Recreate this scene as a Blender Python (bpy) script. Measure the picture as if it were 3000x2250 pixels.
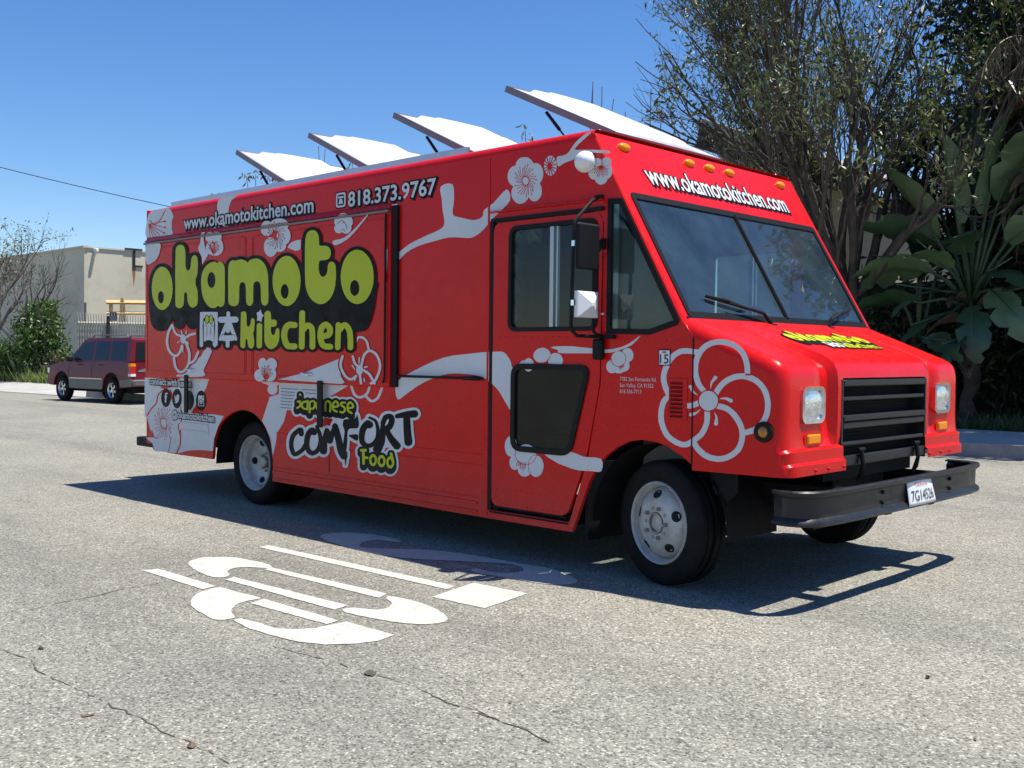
import bpy, math, random
import numpy as np
from mathutils import Vector, Matrix
from mathutils.geometry import tessellate_polygon
R=math.radians
scene=bpy.context.scene
for o in list(bpy.data.objects): bpy.data.objects.remove(o)
# ------------------------------------------------------------------ camera
cam_d=bpy.data.cameras.new('camera'); cam=bpy.data.objects.new('camera',cam_d); scene.collection.objects.link(cam); scene.camera=cam
cam_d.sensor_width=36.0; cam_d.lens=36.0*3065.37/3000; cam_d.clip_start=.05; cam_d.clip_end=2000
CAMP=Vector((3.499,-5.4175,1.483))
def cam_matrix(yaw,pitch,roll):
    y,p,r=R(yaw),R(pitch),R(roll)
    fw=Vector((math.cos(y)*math.cos(p),math.sin(y)*math.cos(p),math.sin(p)))
    rt=fw.cross(Vector((0,0,1))).normalized(); up=rt.cross(fw)
    rt2=rt*math.cos(r)+up*math.sin(r); up2=-rt*math.sin(r)+up*math.cos(r)
    m=Matrix((rt2,up2,-fw)).transposed().to_4x4(); m.translation=CAMP; return m
cam.matrix_world=cam_matrix(133.9596,-1.6339,.6116)
# ------------------------------------------------------------------ sky, sun, exposure
TO_SUN=Vector((.255,.20,1.0)).normalized()
EL=math.asin(TO_SUN.z); AZ=math.atan2(TO_SUN.x,TO_SUN.y)
world=bpy.data.worlds.new('World'); scene.world=world; world.use_nodes=True
nt=world.node_tree; nt.nodes.clear()
sky=nt.nodes.new('ShaderNodeTexSky'); sky.sky_type='NISHITA'; sky.sun_disc=False
sky.sun_elevation=EL; sky.sun_rotation=AZ; sky.altitude=150; sky.air_density=1.0; sky.dust_density=.15; sky.ozone_density=4.0
bg=nt.nodes.new('ShaderNodeBackground'); bg.inputs[1].default_value=.108
wo=nt.nodes.new('ShaderNodeOutputWorld'); hs=nt.nodes.new('ShaderNodeHueSaturation'); hs.inputs['Hue'].default_value=.508; hs.inputs['Saturation'].default_value=1.25; hs.inputs['Value'].default_value=1.0; nt.links.new(sky.outputs[0],hs.inputs['Color']); nt.links.new(hs.outputs[0],bg.inputs[0]); nt.links.new(bg.outputs[0],wo.inputs[0])
sun_d=bpy.data.lights.new('sun','SUN'); sun_d.energy=5.0; sun_d.angle=R(.53); sun_d.color=(1,.95,.87)
sun=bpy.data.objects.new('sun',sun_d); scene.collection.objects.link(sun)
sun.rotation_euler=(-TO_SUN).to_track_quat('-Z','Y').to_euler(); sun.location=(0,0,30)
vs=scene.view_settings; vs.view_transform='Standard'; vs.look='None'; vs.exposure=.53; vs.gamma=1; vs.use_curve_mapping=False
scene.render.engine='CYCLES'
scene.cycles.max_bounces=10; scene.cycles.transparent_max_bounces=24
# ------------------------------------------------------------------ materials
def newmat(name):
    m=bpy.data.materials.new(name); m.use_nodes=True; n=m.node_tree; b=n.nodes['Principled BSDF']; return m,n,b
def P(name,col,rough=.5,metal=0.,spec=.5,coat=0.,var=0.,vscale=6.,bump=0.,bscale=60.,rvar=0.):
    m,n,b=newmat(name)
    b.inputs['Base Color'].default_value=(*col,1); b.inputs['Roughness'].default_value=rough; b.inputs['Metallic'].default_value=metal
    b.inputs['Specular IOR Level'].default_value=spec; b.inputs['Coat Weight'].default_value=coat; b.inputs['Coat Roughness'].default_value=.06
    if var or bump or rvar:
        tc=n.nodes.new('ShaderNodeTexCoord')
    if var or rvar:
        t=n.nodes.new('ShaderNodeTexNoise'); t.inputs['Scale'].default_value=vscale; t.inputs['Detail'].default_value=6; t.inputs['Roughness'].default_value=.65
        n.links.new(tc.outputs['Object'],t.inputs['Vector'])
        if var:
            r=n.nodes.new('ShaderNodeValToRGB'); r.color_ramp.elements[0].position=.3; r.color_ramp.elements[1].position=.72
            r.color_ramp.elements[0].color=(*[c*(1-var) for c in col],1); r.color_ramp.elements[1].color=(*[min(1,c*(1+var)) for c in col],1)
            n.links.new(t.outputs[0],r.inputs[0]); n.links.new(r.outputs[0],b.inputs['Base Color'])
        if rvar:
            mr=n.nodes.new('ShaderNodeMapRange'); mr.inputs[1].default_value=.3; mr.inputs[2].default_value=.75; mr.inputs[3].default_value=max(.02,rough-rvar); mr.inputs[4].default_value=min(1,rough+rvar)
            n.links.new(t.outputs[0],mr.inputs[0]); n.links.new(mr.outputs[0],b.inputs['Roughness'])
    if bump:
        t2=n.nodes.new('ShaderNodeTexNoise'); t2.inputs['Scale'].default_value=bscale; t2.inputs['Detail'].default_value=4
        n.links.new(tc.outputs['Object'],t2.inputs['Vector'])
        bp=n.nodes.new('ShaderNodeBump'); bp.inputs['Strength'].default_value=bump; bp.inputs['Distance'].default_value=.01
        n.links.new(t2.outputs[0],bp.inputs['Height']); n.links.new(bp.outputs[0],b.inputs['Normal'])
    return m
def ramp(n,stops):
    r=n.nodes.new('ShaderNodeValToRGB'); e=r.color_ramp.elements
    while len(e)<len(stops): e.new(.5)
    for i,(p,c) in enumerate(stops): e[i].position=p; e[i].color=(*c,1)
    return r
def noise(n,scale,detail=5,rough=.6,src=None):
    t=n.nodes.new('ShaderNodeTexNoise'); t.inputs['Scale'].default_value=scale; t.inputs['Detail'].default_value=detail; t.inputs['Roughness'].default_value=rough
    if src: n.links.new(src,t.inputs['Vector'])
    return t
def mixc(n,a,b,fac,mode='MULTIPLY'):
    m=n.nodes.new('ShaderNodeMix'); m.data_type='RGBA'; m.blend_type=mode
    for s,i in ((fac,0),(a,6),(b,7)):
        if hasattr(s,'links') or hasattr(s,'node'): n.links.new(s,m.inputs[i])
        else: m.inputs[i].default_value=s
    return m.outputs[2]
def asphalt_mat():
    m,n,b=newmat('asphalt'); tc=n.nodes.new('ShaderNodeTexCoord'); o=tc.outputs['Object']
    v=n.nodes.new('ShaderNodeTexVoronoi'); v.inputs['Scale'].default_value=105; n.links.new(o,v.inputs['Vector'])
    sep=n.nodes.new('ShaderNodeSeparateColor'); n.links.new(v.outputs['Color'],sep.inputs[0])
    st=ramp(n,[(0,(.095,.090,.075)),(.2,(.222,.212,.178)),(.6,(.294,.281,.236)),(.88,(.37,.354,.298)),(1,(.57,.548,.47))]); n.links.new(sep.outputs[0],st.inputs[0])
    f=noise(n,46,6,.75,o); fr=ramp(n,[(.32,(.62,.62,.62)),(.6,(1.06,1.06,1.05))]); n.links.new(f.outputs[0],fr.inputs[0])
    big=noise(n,.45,6,.62,o); br=ramp(n,[(.3,(.84,.845,.86)),(.52,(1,1,1)),(.72,(1.1,1.085,1.05))]); n.links.new(big.outputs[0],br.inputs[0])
    mid=noise(n,5.5,6,.7,o); mrr=ramp(n,[(.3,(.86,.86,.86)),(.7,(1.07,1.07,1.06))]); n.links.new(mid.outputs[0],mrr.inputs[0])
    mp=n.nodes.new('ShaderNodeMapping'); mp.inputs['Scale'].default_value=(.10,.85,1); mp.inputs['Rotation'].default_value=(0,0,R(-4)); n.links.new(o,mp.inputs[0])
    trk=noise(n,1.0,5,.6,mp.outputs[0]); tr=ramp(n,[(.34,(.80,.80,.81)),(.5,(1,1,1)),(.7,(1.06,1.05,1.03))]); n.links.new(trk.outputs[0],tr.inputs[0])
    oil=noise(n,1.9,4,.55,o); orr=ramp(n,[(.22,(.62,.62,.63)),(.33,(1,1,1))]); n.links.new(oil.outputs[0],orr.inputs[0])
    c=mixc(n,tr.outputs[0],orr.outputs[0],1.0); c=mixc(n,c,st.outputs[0],1.0); c=mixc(n,c,fr.outputs[0],1.0); c=mixc(n,c,br.outputs[0],1.0); c=mixc(n,c,mrr.outputs[0],1.0)
    n.links.new(c,b.inputs['Base Color']); b.inputs['Roughness'].default_value=.92; b.inputs['Specular IOR Level'].default_value=.25
    bp=n.nodes.new('ShaderNodeBump'); bp.inputs['Strength'].default_value=.55; bp.inputs['Distance'].default_value=.006
    n.links.new(v.outputs['Distance'],bp.inputs['Height']); bp.invert=True; n.links.new(bp.outputs[0],b.inputs['Normal'])
    return m
def paint_line_mat():
    m,n,b=newmat('road_paint'); tc=n.nodes.new('ShaderNodeTexCoord'); o=tc.outputs['Object']
    f=noise(n,60,6,.8,o); r=ramp(n,[(.36,(.28,.27,.235)),(.44,(.52,.505,.445)),(.7,(.60,.585,.52))]); n.links.new(f.outputs[0],r.inputs[0])
    g=noise(n,7,5,.7,o); r2=ramp(n,[(.3,(.80,.80,.78)),(.6,(1,1,1))]); n.links.new(g.outputs[0],r2.inputs[0])
    n.links.new(mixc(n,r.outputs[0],r2.outputs[0],1.0),b.inputs['Base Color']); b.inputs['Roughness'].default_value=.8
    bp=n.nodes.new('ShaderNodeBump'); bp.inputs['Strength'].default_value=.4; bp.inputs['Distance'].default_value=.004; n.links.new(f.outputs[0],bp.inputs['Height']); n.links.new(bp.outputs[0],b.inputs['Normal'])
    return m
def vinyl(name,col,rough=.22,spec=.2):
    m,n,b=newmat(name); tc=n.nodes.new('ShaderNodeTexCoord'); o=tc.outputs['Object']
    f=noise(n,1.7,7,.65,o); r=ramp(n,[(.28,tuple(c*.9 for c in col)),(.7,tuple(min(1,c*1.04) for c in col))]); n.links.new(f.outputs[0],r.inputs[0])
    sx=n.nodes.new('ShaderNodeSeparateXYZ'); n.links.new(o,sx.inputs[0])
    dm=n.nodes.new('ShaderNodeMapRange'); dm.inputs[1].default_value=.80; dm.inputs[2].default_value=.28; dm.inputs[3].default_value=0; dm.inputs[4].default_value=.17; n.links.new(sx.outputs[2],dm.inputs[0])
    dn=noise(n,5,7,.75,o); dr=n.nodes.new('ShaderNodeMapRange'); dr.inputs[1].default_value=.35; dr.inputs[2].default_value=.7; dr.inputs[3].default_value=.25; dr.inputs[4].default_value=1.; n.links.new(dn.outputs[0],dr.inputs[0])
    dd=n.nodes.new('ShaderNodeMath'); dd.operation='MULTIPLY'; n.links.new(dm.outputs[0],dd.inputs[0]); n.links.new(dr.outputs[0],dd.inputs[1])
    n.links.new(mixc(n,r.outputs[0],(.30,.24,.19,1),dd.outputs[0],'MIX'),b.inputs['Base Color'])
    f2=noise(n,9,6,.7,o); mr=n.nodes.new('ShaderNodeMapRange'); mr.inputs[1].default_value=.3; mr.inputs[2].default_value=.75; mr.inputs[3].default_value=rough*.7; mr.inputs[4].default_value=rough*1.7
    n.links.new(f2.outputs[0],mr.inputs[0]); n.links.new(mr.outputs[0],b.inputs['Roughness'])
    b.inputs['Specular IOR Level'].default_value=spec
    f3=noise(n,2.3,2,.5,o); bp=n.nodes.new('ShaderNodeBump'); bp.inputs['Strength'].default_value=.12; bp.inputs['Distance'].default_value=.02
    n.links.new(f3.outputs[0],bp.inputs['Height']); n.links.new(bp.outputs[0],b.inputs['Normal'])
    return m
def glass_mat(name,tint,dust_haze=.03,dcol=(.5,.52,.54),refl=.06):
    m=bpy.data.materials.new(name); m.use_nodes=True; n=m.node_tree; n.nodes.clear()
    tr=n.nodes.new('ShaderNodeBsdfTransparent'); tr.inputs[0].default_value=(*tint,1)
    gl=n.nodes.new('ShaderNodeBsdfGlossy'); gl.inputs['Roughness'].default_value=.02
    df=n.nodes.new('ShaderNodeBsdfDiffuse'); df.inputs[0].default_value=(*dcol,1)
    lw=n.nodes.new('ShaderNodeLayerWeight'); pw=n.nodes.new('ShaderNodeMath'); pw.operation='POWER'; pw.inputs[1].default_value=4.5; lw.inputs[0].default_value=.5; n.links.new(lw.outputs['Facing'],pw.inputs[0])
    mul=n.nodes.new('ShaderNodeMath'); mul.operation='MULTIPLY_ADD'; mul.inputs[1].default_value=.9; mul.inputs[2].default_value=refl; mul.use_clamp=True; n.links.new(pw.outputs[0],mul.inputs[0])
    tc=n.nodes.new('ShaderNodeTexCoord'); no=noise(n,3,5,.6,tc.outputs['Object']); mr=n.nodes.new('ShaderNodeMapRange'); mr.inputs[1].default_value=.3; mr.inputs[2].default_value=.7; mr.inputs[3].default_value=dust_haze*.6; mr.inputs[4].default_value=dust_haze*1.4
    n.links.new(no.outputs[0],mr.inputs[0])
    m1=n.nodes.new('ShaderNodeMixShader'); n.links.new(mr.outputs[0],m1.inputs[0]); n.links.new(tr.outputs[0],m1.inputs[1]); n.links.new(df.outputs[0],m1.inputs[2])
    m2=n.nodes.new('ShaderNodeMixShader'); n.links.new(mul.outputs[0],m2.inputs[0]); n.links.new(m1.outputs[0],m2.inputs[1]); n.links.new(gl.outputs[0],m2.inputs[2])
    out=n.nodes.new('ShaderNodeOutputMaterial'); n.links.new(m2.outputs[0],out.inputs[0]); return m
def leaf_mat(name,c0,c1,c2,scale=3.,trans=.25):
    m=bpy.data.materials.new(name); m.use_nodes=True; n=m.node_tree; b=n.nodes['Principled BSDF']; out=n.nodes['Material Output']
    ge=n.nodes.new('ShaderNodeNewGeometry'); r=ramp(n,[(0,c0),(.5,c1),(1,c2)]); n.links.new(ge.outputs['Random Per Island'],r.inputs[0])
    n.links.new(r.outputs[0],b.inputs['Base Color']); b.inputs['Roughness'].default_value=.42; b.inputs['Specular IOR Level'].default_value=.5
    tl=n.nodes.new('ShaderNodeBsdfTranslucent'); n.links.new(r.outputs[0],tl.inputs[0])
    mx=n.nodes.new('ShaderNodeMixShader'); mx.inputs[0].default_value=trans; n.links.new(b.outputs[0],mx.inputs[1]); n.links.new(tl.outputs[0],mx.inputs[2]); n.links.new(mx.outputs[0],out.inputs[0]); return m
def stucco_mat(name,col,stain=(.12,.11,.09)):
    m,n,b=newmat(name); tc=n.nodes.new('ShaderNodeTexCoord'); o=tc.outputs['Object']
    f=noise(n,.35,7,.68,o); r=ramp(n,[(.30,tuple(c*.78 for c in col)),(.5,col),(.75,tuple(min(1,c*1.06) for c in col))]); n.links.new(f.outputs[0],r.inputs[0])
    mp=n.nodes.new('ShaderNodeMapping'); mp.inputs['Scale'].default_value=(1.1,1.1,.16); n.links.new(o,mp.inputs[0])
    g=noise(n,1.3,7,.7,mp.outputs[0]); r2=ramp(n,[(.62,(0,0,0)),(.78,(1,1,1))]); n.links.new(g.outputs[0],r2.inputs[0])
    sc=n.nodes.new('ShaderNodeMath'); sc.operation='MULTIPLY'; sc.inputs[1].default_value=.55; n.links.new(r2.outputs[0],sc.inputs[0])
    n.links.new(mixc(n,r.outputs[0],(*stain,1),sc.outputs[0],'MIX'),b.inputs['Base Color']); b.inputs['Roughness'].default_value=.95; b.inputs['Specular IOR Level'].default_value=.2
    h=noise(n,45,5,.6,o); bp=n.nodes.new('ShaderNodeBump'); bp.inputs['Strength'].default_value=.4; bp.inputs['Distance'].default_value=.02; n.links.new(h.outputs[0],bp.inputs['Height']); n.links.new(bp.outputs[0],b.inputs['Normal'])
    return m
def quilt_mat():
    m,n,b=newmat('quilted_metal'); tc=n.nodes.new('ShaderNodeTexCoord'); mp=n.nodes.new('ShaderNodeMapping'); mp.inputs['Rotation'].default_value=(R(45),0,0); n.links.new(tc.outputs['Object'],mp.inputs[0])
    ck=n.nodes.new('ShaderNodeTexBrick'); ck.offset=0; ck.inputs['Scale'].default_value=1; ck.inputs['Brick Width'].default_value=.14; ck.inputs['Row Height'].default_value=.14; ck.inputs['Mortar Size'].default_value=.03; ck.inputs['Mortar Smooth'].default_value=1
    sw=n.nodes.new('ShaderNodeSeparateXYZ'); cb=n.nodes.new('ShaderNodeCombineXYZ'); n.links.new(mp.outputs[0],sw.inputs[0]); n.links.new(sw.outputs[1],cb.inputs[0]); n.links.new(sw.outputs[2],cb.inputs[1]); n.links.new(cb.outputs[0],ck.inputs['Vector'])
    bp=n.nodes.new('ShaderNodeBump'); bp.inputs['Distance'].default_value=.03; bp.inputs['Strength'].default_value=.45; n.links.new(ck.outputs['Fac'],bp.inputs['Height']); n.links.new(bp.outputs[0],b.inputs['Normal'])
    b.inputs['Metallic'].default_value=.8; b.inputs['Roughness'].default_value=.42; b.inputs['Base Color'].default_value=(.24,.27,.25,1); return m
M={}
M['asphalt']=asphalt_mat(); M['line']=paint_line_mat()
M['red']=vinyl('red_vinyl',(.66,.010,.011)); M['white']=vinyl('white_vinyl',(.64,.655,.66),.28); M['black']=vinyl('black_vinyl',(.008,.008,.009),.4,.10); M['lime']=vinyl('lime_vinyl',(.50,.56,.016),.28)
M['hatchwhite']=P('white_gelcoat',(.62,.625,.62),.4,var=.12,vscale=4); M['alu']=P('aluminium',(.50,.52,.55),.38,metal=.85,var=.08,vscale=5)
M['grey_and_rim_shade']=P('grey_metal_and_rim_shade',(.17,.18,.20),.45,var=.12,vscale=8); M['rubber']=P('rubber',(.009,.009,.009),.55,spec=.18,var=.2,vscale=12)
M['tyre']=P('tyre_rubber',(.010,.010,.0105),.75,spec=.15,var=.35,vscale=9,bump=.15,bscale=90)
M['rimwhite']=P('rim_paint',(.43,.43,.405),.45,var=.32,vscale=7,bump=.05,bscale=30); M['hub']=P('hub_steel',(.30,.29,.27),.45,metal=.7,var=.3,vscale=14)
M['void']=P('black_recess',(.004,.004,.004),.9); M['chassis']=P('chassis_black',(.010,.010,.011),.75,spec=.15,var=.4,vscale=7,bump=.1)
M['bumper']=P('bumper_black',(.019,.020,.022),.42,spec=.32,var=.3,vscale=10,rvar=.12,bump=.04,bscale=50); M['grille']=P('grille_black',(.018,.018,.019),.42,spec=.3,var=.25,vscale=9,rvar=.1)
M['chrome']=P('chrome',(.75,.76,.78),.14,metal=1.,rvar=.06,vscale=20); M['amber']=P('amber_lens',(.90,.27,.006),.3,spec=.25); M['lens']=P('lamp_glass',(.70,.72,.73),.12,metal=.75,coat=.8,var=.3,vscale=14,bump=.35,bscale=38)
M['amberdark']=P('amber_lens_dark',(.42,.16,.01),.25,coat=.5)
M['mirrorwhite']=P('mirror_white',(.78,.79,.78),.3); M['plate']=P('plate_white',(.72,.74,.74),.4); M['platetext']=P('plate_ink',(.02,.03,.05),.5); M['platered']=P('plate_red',(.55,.10,.09),.5)
M['seat']=P('black_seat',(.009,.009,.010),.6,spec=.2); M['inner']=P('cab_liner',(.16,.165,.165),.6,var=.15); M['quilt']=quilt_mat(); M['galv']=P('brushed_steel',(.42,.43,.44),.35,metal=.8)
M['wind']=glass_mat('windshield_glass',(.56,.66,.70),.075,(.30,.50,.62),.085); M['glass']=glass_mat('side_glass',(.50,.62,.58),.008,refl=.045); M['darkglass']=glass_mat('smoked_glass',(.05,.052,.05),.10,(.10,.105,.09),.03)  # windshield film is blue: the bluish haze is put into the dust colour
M['suvglass']=P('suv_glass',(.012,.018,.022),.08,spec=.45)
M['concrete']=P('concrete',(.40,.385,.345),.9,var=.18,vscale=1.6,bump=.3,bscale=70); M['kerbgrey']=P('kerb_concrete',(.30,.29,.27),.9,var=.25,vscale=3,bump=.3,bscale=60)
M['soil']=P('soil',(.10,.085,.055),.95,var=.35,vscale=1.2,bump=.4,bscale=20)
M['cream']=stucco_mat('cream_stucco',(.64,.585,.44)); M['railtan']=P('weathered_rail',(.20,.17,.145),.5,var=.15,vscale=4); M['tanwall']=stucco_mat('tan_stucco',(.36,.31,.20)); M['fascia']=P('dark_fascia',(.022,.018,.015),.8,var=.4,vscale=3); M['shingle']=P('grey_shingle',(.34,.32,.28),.9,var=.3,vscale=9,bump=.5,bscale=25)
M['picket']=P('cream_metal',(.70,.66,.55),.6,var=.2,vscale=1.5); M['timber']=P('pine_timber',(.68,.44,.18),.7,var=.2,vscale=4); M['rust']=P('rust_stain',(.34,.17,.06),.9,var=.3,vscale=4)
M['bark']=P('grey_bark',(.075,.062,.052),.9,var=.4,vscale=6,bump=.6,bscale=30); M['barkpale']=P('pale_bark',(.15,.13,.115),.9,var=.35,vscale=5,bump=.5,bscale=30)
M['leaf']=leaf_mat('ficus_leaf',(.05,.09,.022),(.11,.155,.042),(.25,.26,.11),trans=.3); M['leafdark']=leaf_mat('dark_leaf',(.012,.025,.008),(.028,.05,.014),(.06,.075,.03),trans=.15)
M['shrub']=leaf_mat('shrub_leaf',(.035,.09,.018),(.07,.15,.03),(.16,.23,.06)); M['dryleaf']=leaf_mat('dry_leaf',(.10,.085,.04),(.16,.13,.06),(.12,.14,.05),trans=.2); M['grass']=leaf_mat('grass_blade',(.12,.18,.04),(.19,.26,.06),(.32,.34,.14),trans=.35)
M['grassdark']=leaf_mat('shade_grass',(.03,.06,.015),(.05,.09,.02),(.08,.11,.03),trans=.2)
M['deadfrond']=leaf_mat('dead_frond',(.10,.07,.045),(.17,.13,.09),(.24,.20,.15),trans=.1); M['strel']=P('paddle_leaf',(.040,.085,.040),.38,var=.3,vscale=2.5,bump=.25,bscale=22); M['strel2']=P('paddle_leaf_pale',(.095,.165,.075),.35,var=.25,vscale=2.5,bump=.25,bscale=22); M['stalk']=P('fibrous_trunk',(.055,.040,.028),.9,var=.5,vscale=5,bump=.8,bscale=14); M['browneleaf']=P('dead_paddle_leaf',(.15,.095,.058),.7,var=.35,vscale=4,bump=.4,bscale=20)
M['suvred']=P('maroon_paint',(.145,.010,.020),.3,spec=.3,coat=.15,var=.06,vscale=2); M['suvgrey']=P('grey_cladding',(.13,.125,.12),.5,var=.1); M['taillight']=P('tail_lens',(.55,.02,.015),.2,coat=.5); M['suvchrome']=P('suv_chrome',(.62,.63,.65),.2,metal=.9)
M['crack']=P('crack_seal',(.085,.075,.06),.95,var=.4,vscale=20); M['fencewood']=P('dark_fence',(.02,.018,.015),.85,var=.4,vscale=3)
# ------------------------------------------------------------------ mesh helpers
col=scene.collection
def link(o,parent=None,label=None,cat=None,group=None,kind=None):
    col.objects.link(o)
    if parent is not None: o.parent=parent
    if label: o['label']=label
    if cat: o['category']=cat
    if group: o['group']=group
    if kind: o['kind']=kind
    return o
def empty(name,loc=(0,0,0),label=None,cat=None,group=None,rz=0.):
    o=bpy.data.objects.new(name,None); o.empty_display_size=.2; o.location=loc; o.rotation_euler=(0,0,rz); return link(o,None,label,cat,group)
def mk(name,verts,faces,mat,parent=None,smooth=False,**kw):
    me=bpy.data.meshes.new(name); me.from_pydata([tuple(v) for v in verts],[],[tuple(f) for f in faces]); me.update()
    me.materials.append(M[mat] if isinstance(mat,str) else mat)
    if smooth:
        me.polygons.foreach_set('use_smooth',[True]*len(me.polygons))
        if smooth is not True: 
            me.set_sharp_from_angle(angle=R(smooth))
    return link(bpy.data.objects.new(name,me),parent,**kw)
class MB:
    def __init__(s): s.v=[];s.f=[]
    def add(s,v,f):
        k=len(s.v); s.v+= [tuple(x) for x in v]; s.f+=[tuple(i+k for i in q) for q in f]; return s
    def box(s,a,b,bev=0.):
        x0,x1=sorted((a[0],b[0])); y0,y1=sorted((a[1],b[1])); z0,z1=sorted((a[2],b[2]))
        if bev<=0:
            return s.add([(x0,y0,z0),(x1,y0,z0),(x1,y1,z0),(x0,y1,z0),(x0,y0,z1),(x1,y0,z1),(x1,y1,z1),(x0,y1,z1)],[(3,2,1,0),(4,5,6,7),(0,1,5,4),(1,2,6,5),(2,3,7,6),(3,0,4,7)])
        v=[];B=bev
        for sz,z in ((0,z0),(1,z1)):
            for (sx,sy) in ((0,0),(1,0),(1,1),(0,1)):
                X=x1 if sx else x0; Y=y1 if sy else y0
                dx=-B if sx else B; dy=-B if sy else B; dz=-B if sz else B
                v+=[(X,Y+dy,z+dz),(X+dx,Y,z+dz),(X+dx,Y+dy,z)]
        import itertools
        hull=[]
        from mathutils.geometry import convex_hull_2d
        import bmesh
        bm=bmesh.new(); [bm.verts.new(p) for p in v]; bmesh.ops.convex_hull(bm,input=bm.verts); bm.verts.index_update()
        vv=[tuple(p.co) for p in bm.verts]; ff=[[q.index for q in f.verts] for f in bm.faces]; bm.free()
        return s.add(vv,ff)
    def tube(s,pts,r,n=8,cap=True,r1=None):
        pts=[Vector(p) for p in pts]; N=len(pts); k=len(s.v)
        rs=r if isinstance(r,(list,tuple)) else [r+((r1 if r1 is not None else r)-r)*i/(N-1) for i in range(N)]
        up=None
        for i,p in enumerate(pts):
            d=(pts[min(i+1,N-1)]-pts[max(i-1,0)])
            if d.length<1e-9: d=Vector((0,0,1))
            d.normalize()
            if up is None: up=Vector((0,0,1)) if abs(d.z)<.9 else Vector((1,0,0))
            a=d.cross(up)
            if a.length<1e-6: a=d.cross(Vector((0,1,0)))
            a.normalize(); b=a.cross(d); up=b
            for j in range(n):
                t=2*math.pi*j/n; q=p+a*math.cos(t)*rs[i]+b*math.sin(t)*rs[i]; s.v.append(tuple(q))
        for i in range(N-1):
            for j in range(n):
                s.f.append((k+i*n+j,k+i*n+(j+1)%n,k+(i+1)*n+(j+1)%n,k+(i+1)*n+j))
        if cap: s.f.append(tuple(k+j for j in range(n))[::-1]); s.f.append(tuple(k+(N-1)*n+j for j in range(n)))
        return s
    def lathe(s,prof,c=(0,0,0),axis='y',n=40,closed=False):
        # prof: (r,a) pairs; revolves about axis
        k=len(s.v); m=len(prof)
        for r,a in prof:
            for j in range(n):
                t=2*math.pi*j/n; p,q=r*math.cos(t),r*math.sin(t)
                s.v.append({'y':(c[0]+p,c[1]+a,c[2]+q),'z':(c[0]+p,c[1]+q,c[2]+a),'x':(c[0]+a,c[1]+p,c[2]+q)}[axis])
        for i in range(m if closed else m-1):
            for j in range(n):
                i2=(i+1)%m
                s.f.append((k+i*n+j,k+i*n+(j+1)%n,k+i2*n+(j+1)%n,k+i2*n+j))
        return s
    def build(s,name,mat,parent=None,smooth=False,**kw): return mk(name,s.v,s.f,mat,parent,smooth,**kw)
def inside(p,c):
    r=False;n=len(c)
    for i in range(n):
        a,b=c[i],c[(i+1)%n]
        if (a[1]>p[1])!=(b[1]>p[1]) and p[0]<(b[0]-a[0])*(p[1]-a[1])/(b[1]-a[1])+a[0]: r=not r
    return r
def tess(cons):
    if len(cons)>1:
        par=[[j for j in range(len(cons)) if j!=i and inside(cons[i][0],cons[j])] for i in range(len(cons))]
        flat=[];tris=[];base={}
        for i,c in enumerate(cons): base[i]=len(flat); flat+=list(c)
        for i in range(len(cons)):
            if len(par[i])%2: continue
            g=[i]+[j for j in range(len(cons)) if i in par[j] and len(par[j])==len(par[i])+1]
            idx=[base[j]+k for j in g for k in range(len(cons[j]))]
            for t in tessellate_polygon([[Vector((p[0],p[1],0)) for p in cons[j]] for j in g]): tris.append(tuple(idx[k] for k in t))
        return flat,tris
    pl=[[Vector((p[0],p[1],0)) for p in c] for c in cons]
    tris=tessellate_polygon(pl); flat=[p for c in cons for p in c]; return flat,tris
def orient(a,cw=True): return a
def plate(name,cons,f0,f1,mat,parent=None,**kw):
    """filled outline with holes: f0(a,b) front surface point, f1(a,b) back point"""
    flat,tris=tess(cons); n=len(flat); v=[f0(*p) for p in flat]; F=[]
    for t in tris:
        F.append(tuple(t))
    if f1:
        v+=[f1(*p) for p in flat]
        F+=[tuple(i+n for i in t)[::-1] for t in tris]
        k=0
        for c in cons:
            m=len(c)
            for i in range(m): a=k+i; b=k+(i+1)%m; F.append((a,b,b+n,a+n))
            k+=m
    o=mk(name,v,F,mat,parent,**kw)
    import bmesh
    bm=bmesh.new(); bm.from_mesh(o.data); bmesh.ops.recalc_face_normals(bm,faces=bm.faces); bm.to_mesh(o.data); bm.free()
    return o
def rrect(x0,z0,x1,z1,r,n=5):
    out=[]
    for cx,cz,a in ((x1-r,z1-r,0),(x0+r,z1-r,90),(x0+r,z0+r,180),(x1-r,z0+r,270)):
        for i in range(n+1): t=R(a+90*i/n); out.append((cx+r*math.cos(t),cz+r*math.sin(t)))
    return out
def rpoly(pts,r,n=4):
    out=[];N=len(pts)
    for i in range(N):
        p0,p,p1=Vector(pts[i-1]),Vector(pts[i]),Vector(pts[(i+1)%N]); a=(p0-p); b=(p1-p); ra=min(r,a.length*.45,b.length*.45)
        s=p+a.normalized()*ra; e=p+b.normalized()*ra
        for k in range(n+1):
            t=k/n; q=s*(1-t)**2+p*2*t*(1-t)+e*t*t; out.append((q.x,q.y))
    return out
def inset(pts,d):
    """offset a closed outline inwards by d (outwards when negative)"""
    N=len(pts); A=sum(pts[i][0]*pts[(i+1)%N][1]-pts[(i+1)%N][0]*pts[i][1] for i in range(N)); sg=1 if A>0 else -1; out=[]
    for i in range(N):
        p0,p,p1=Vector(pts[i-1]),Vector(pts[i]),Vector(pts[(i+1)%N]); e0=(p-p0); e1=(p1-p)
        if e0.length<1e-6: e0=e1
        if e1.length<1e-6: e1=e0
        n0=Vector((-e0.y,e0.x)).normalized(); n1=Vector((-e1.y,e1.x)).normalized(); m=(n0+n1)
        if m.length<1e-5: m=n0
        m.normalize(); c=max(.35,m.dot(n0)); q=p+m*(d*sg/c); out.append((q.x,q.y))
    return out
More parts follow.
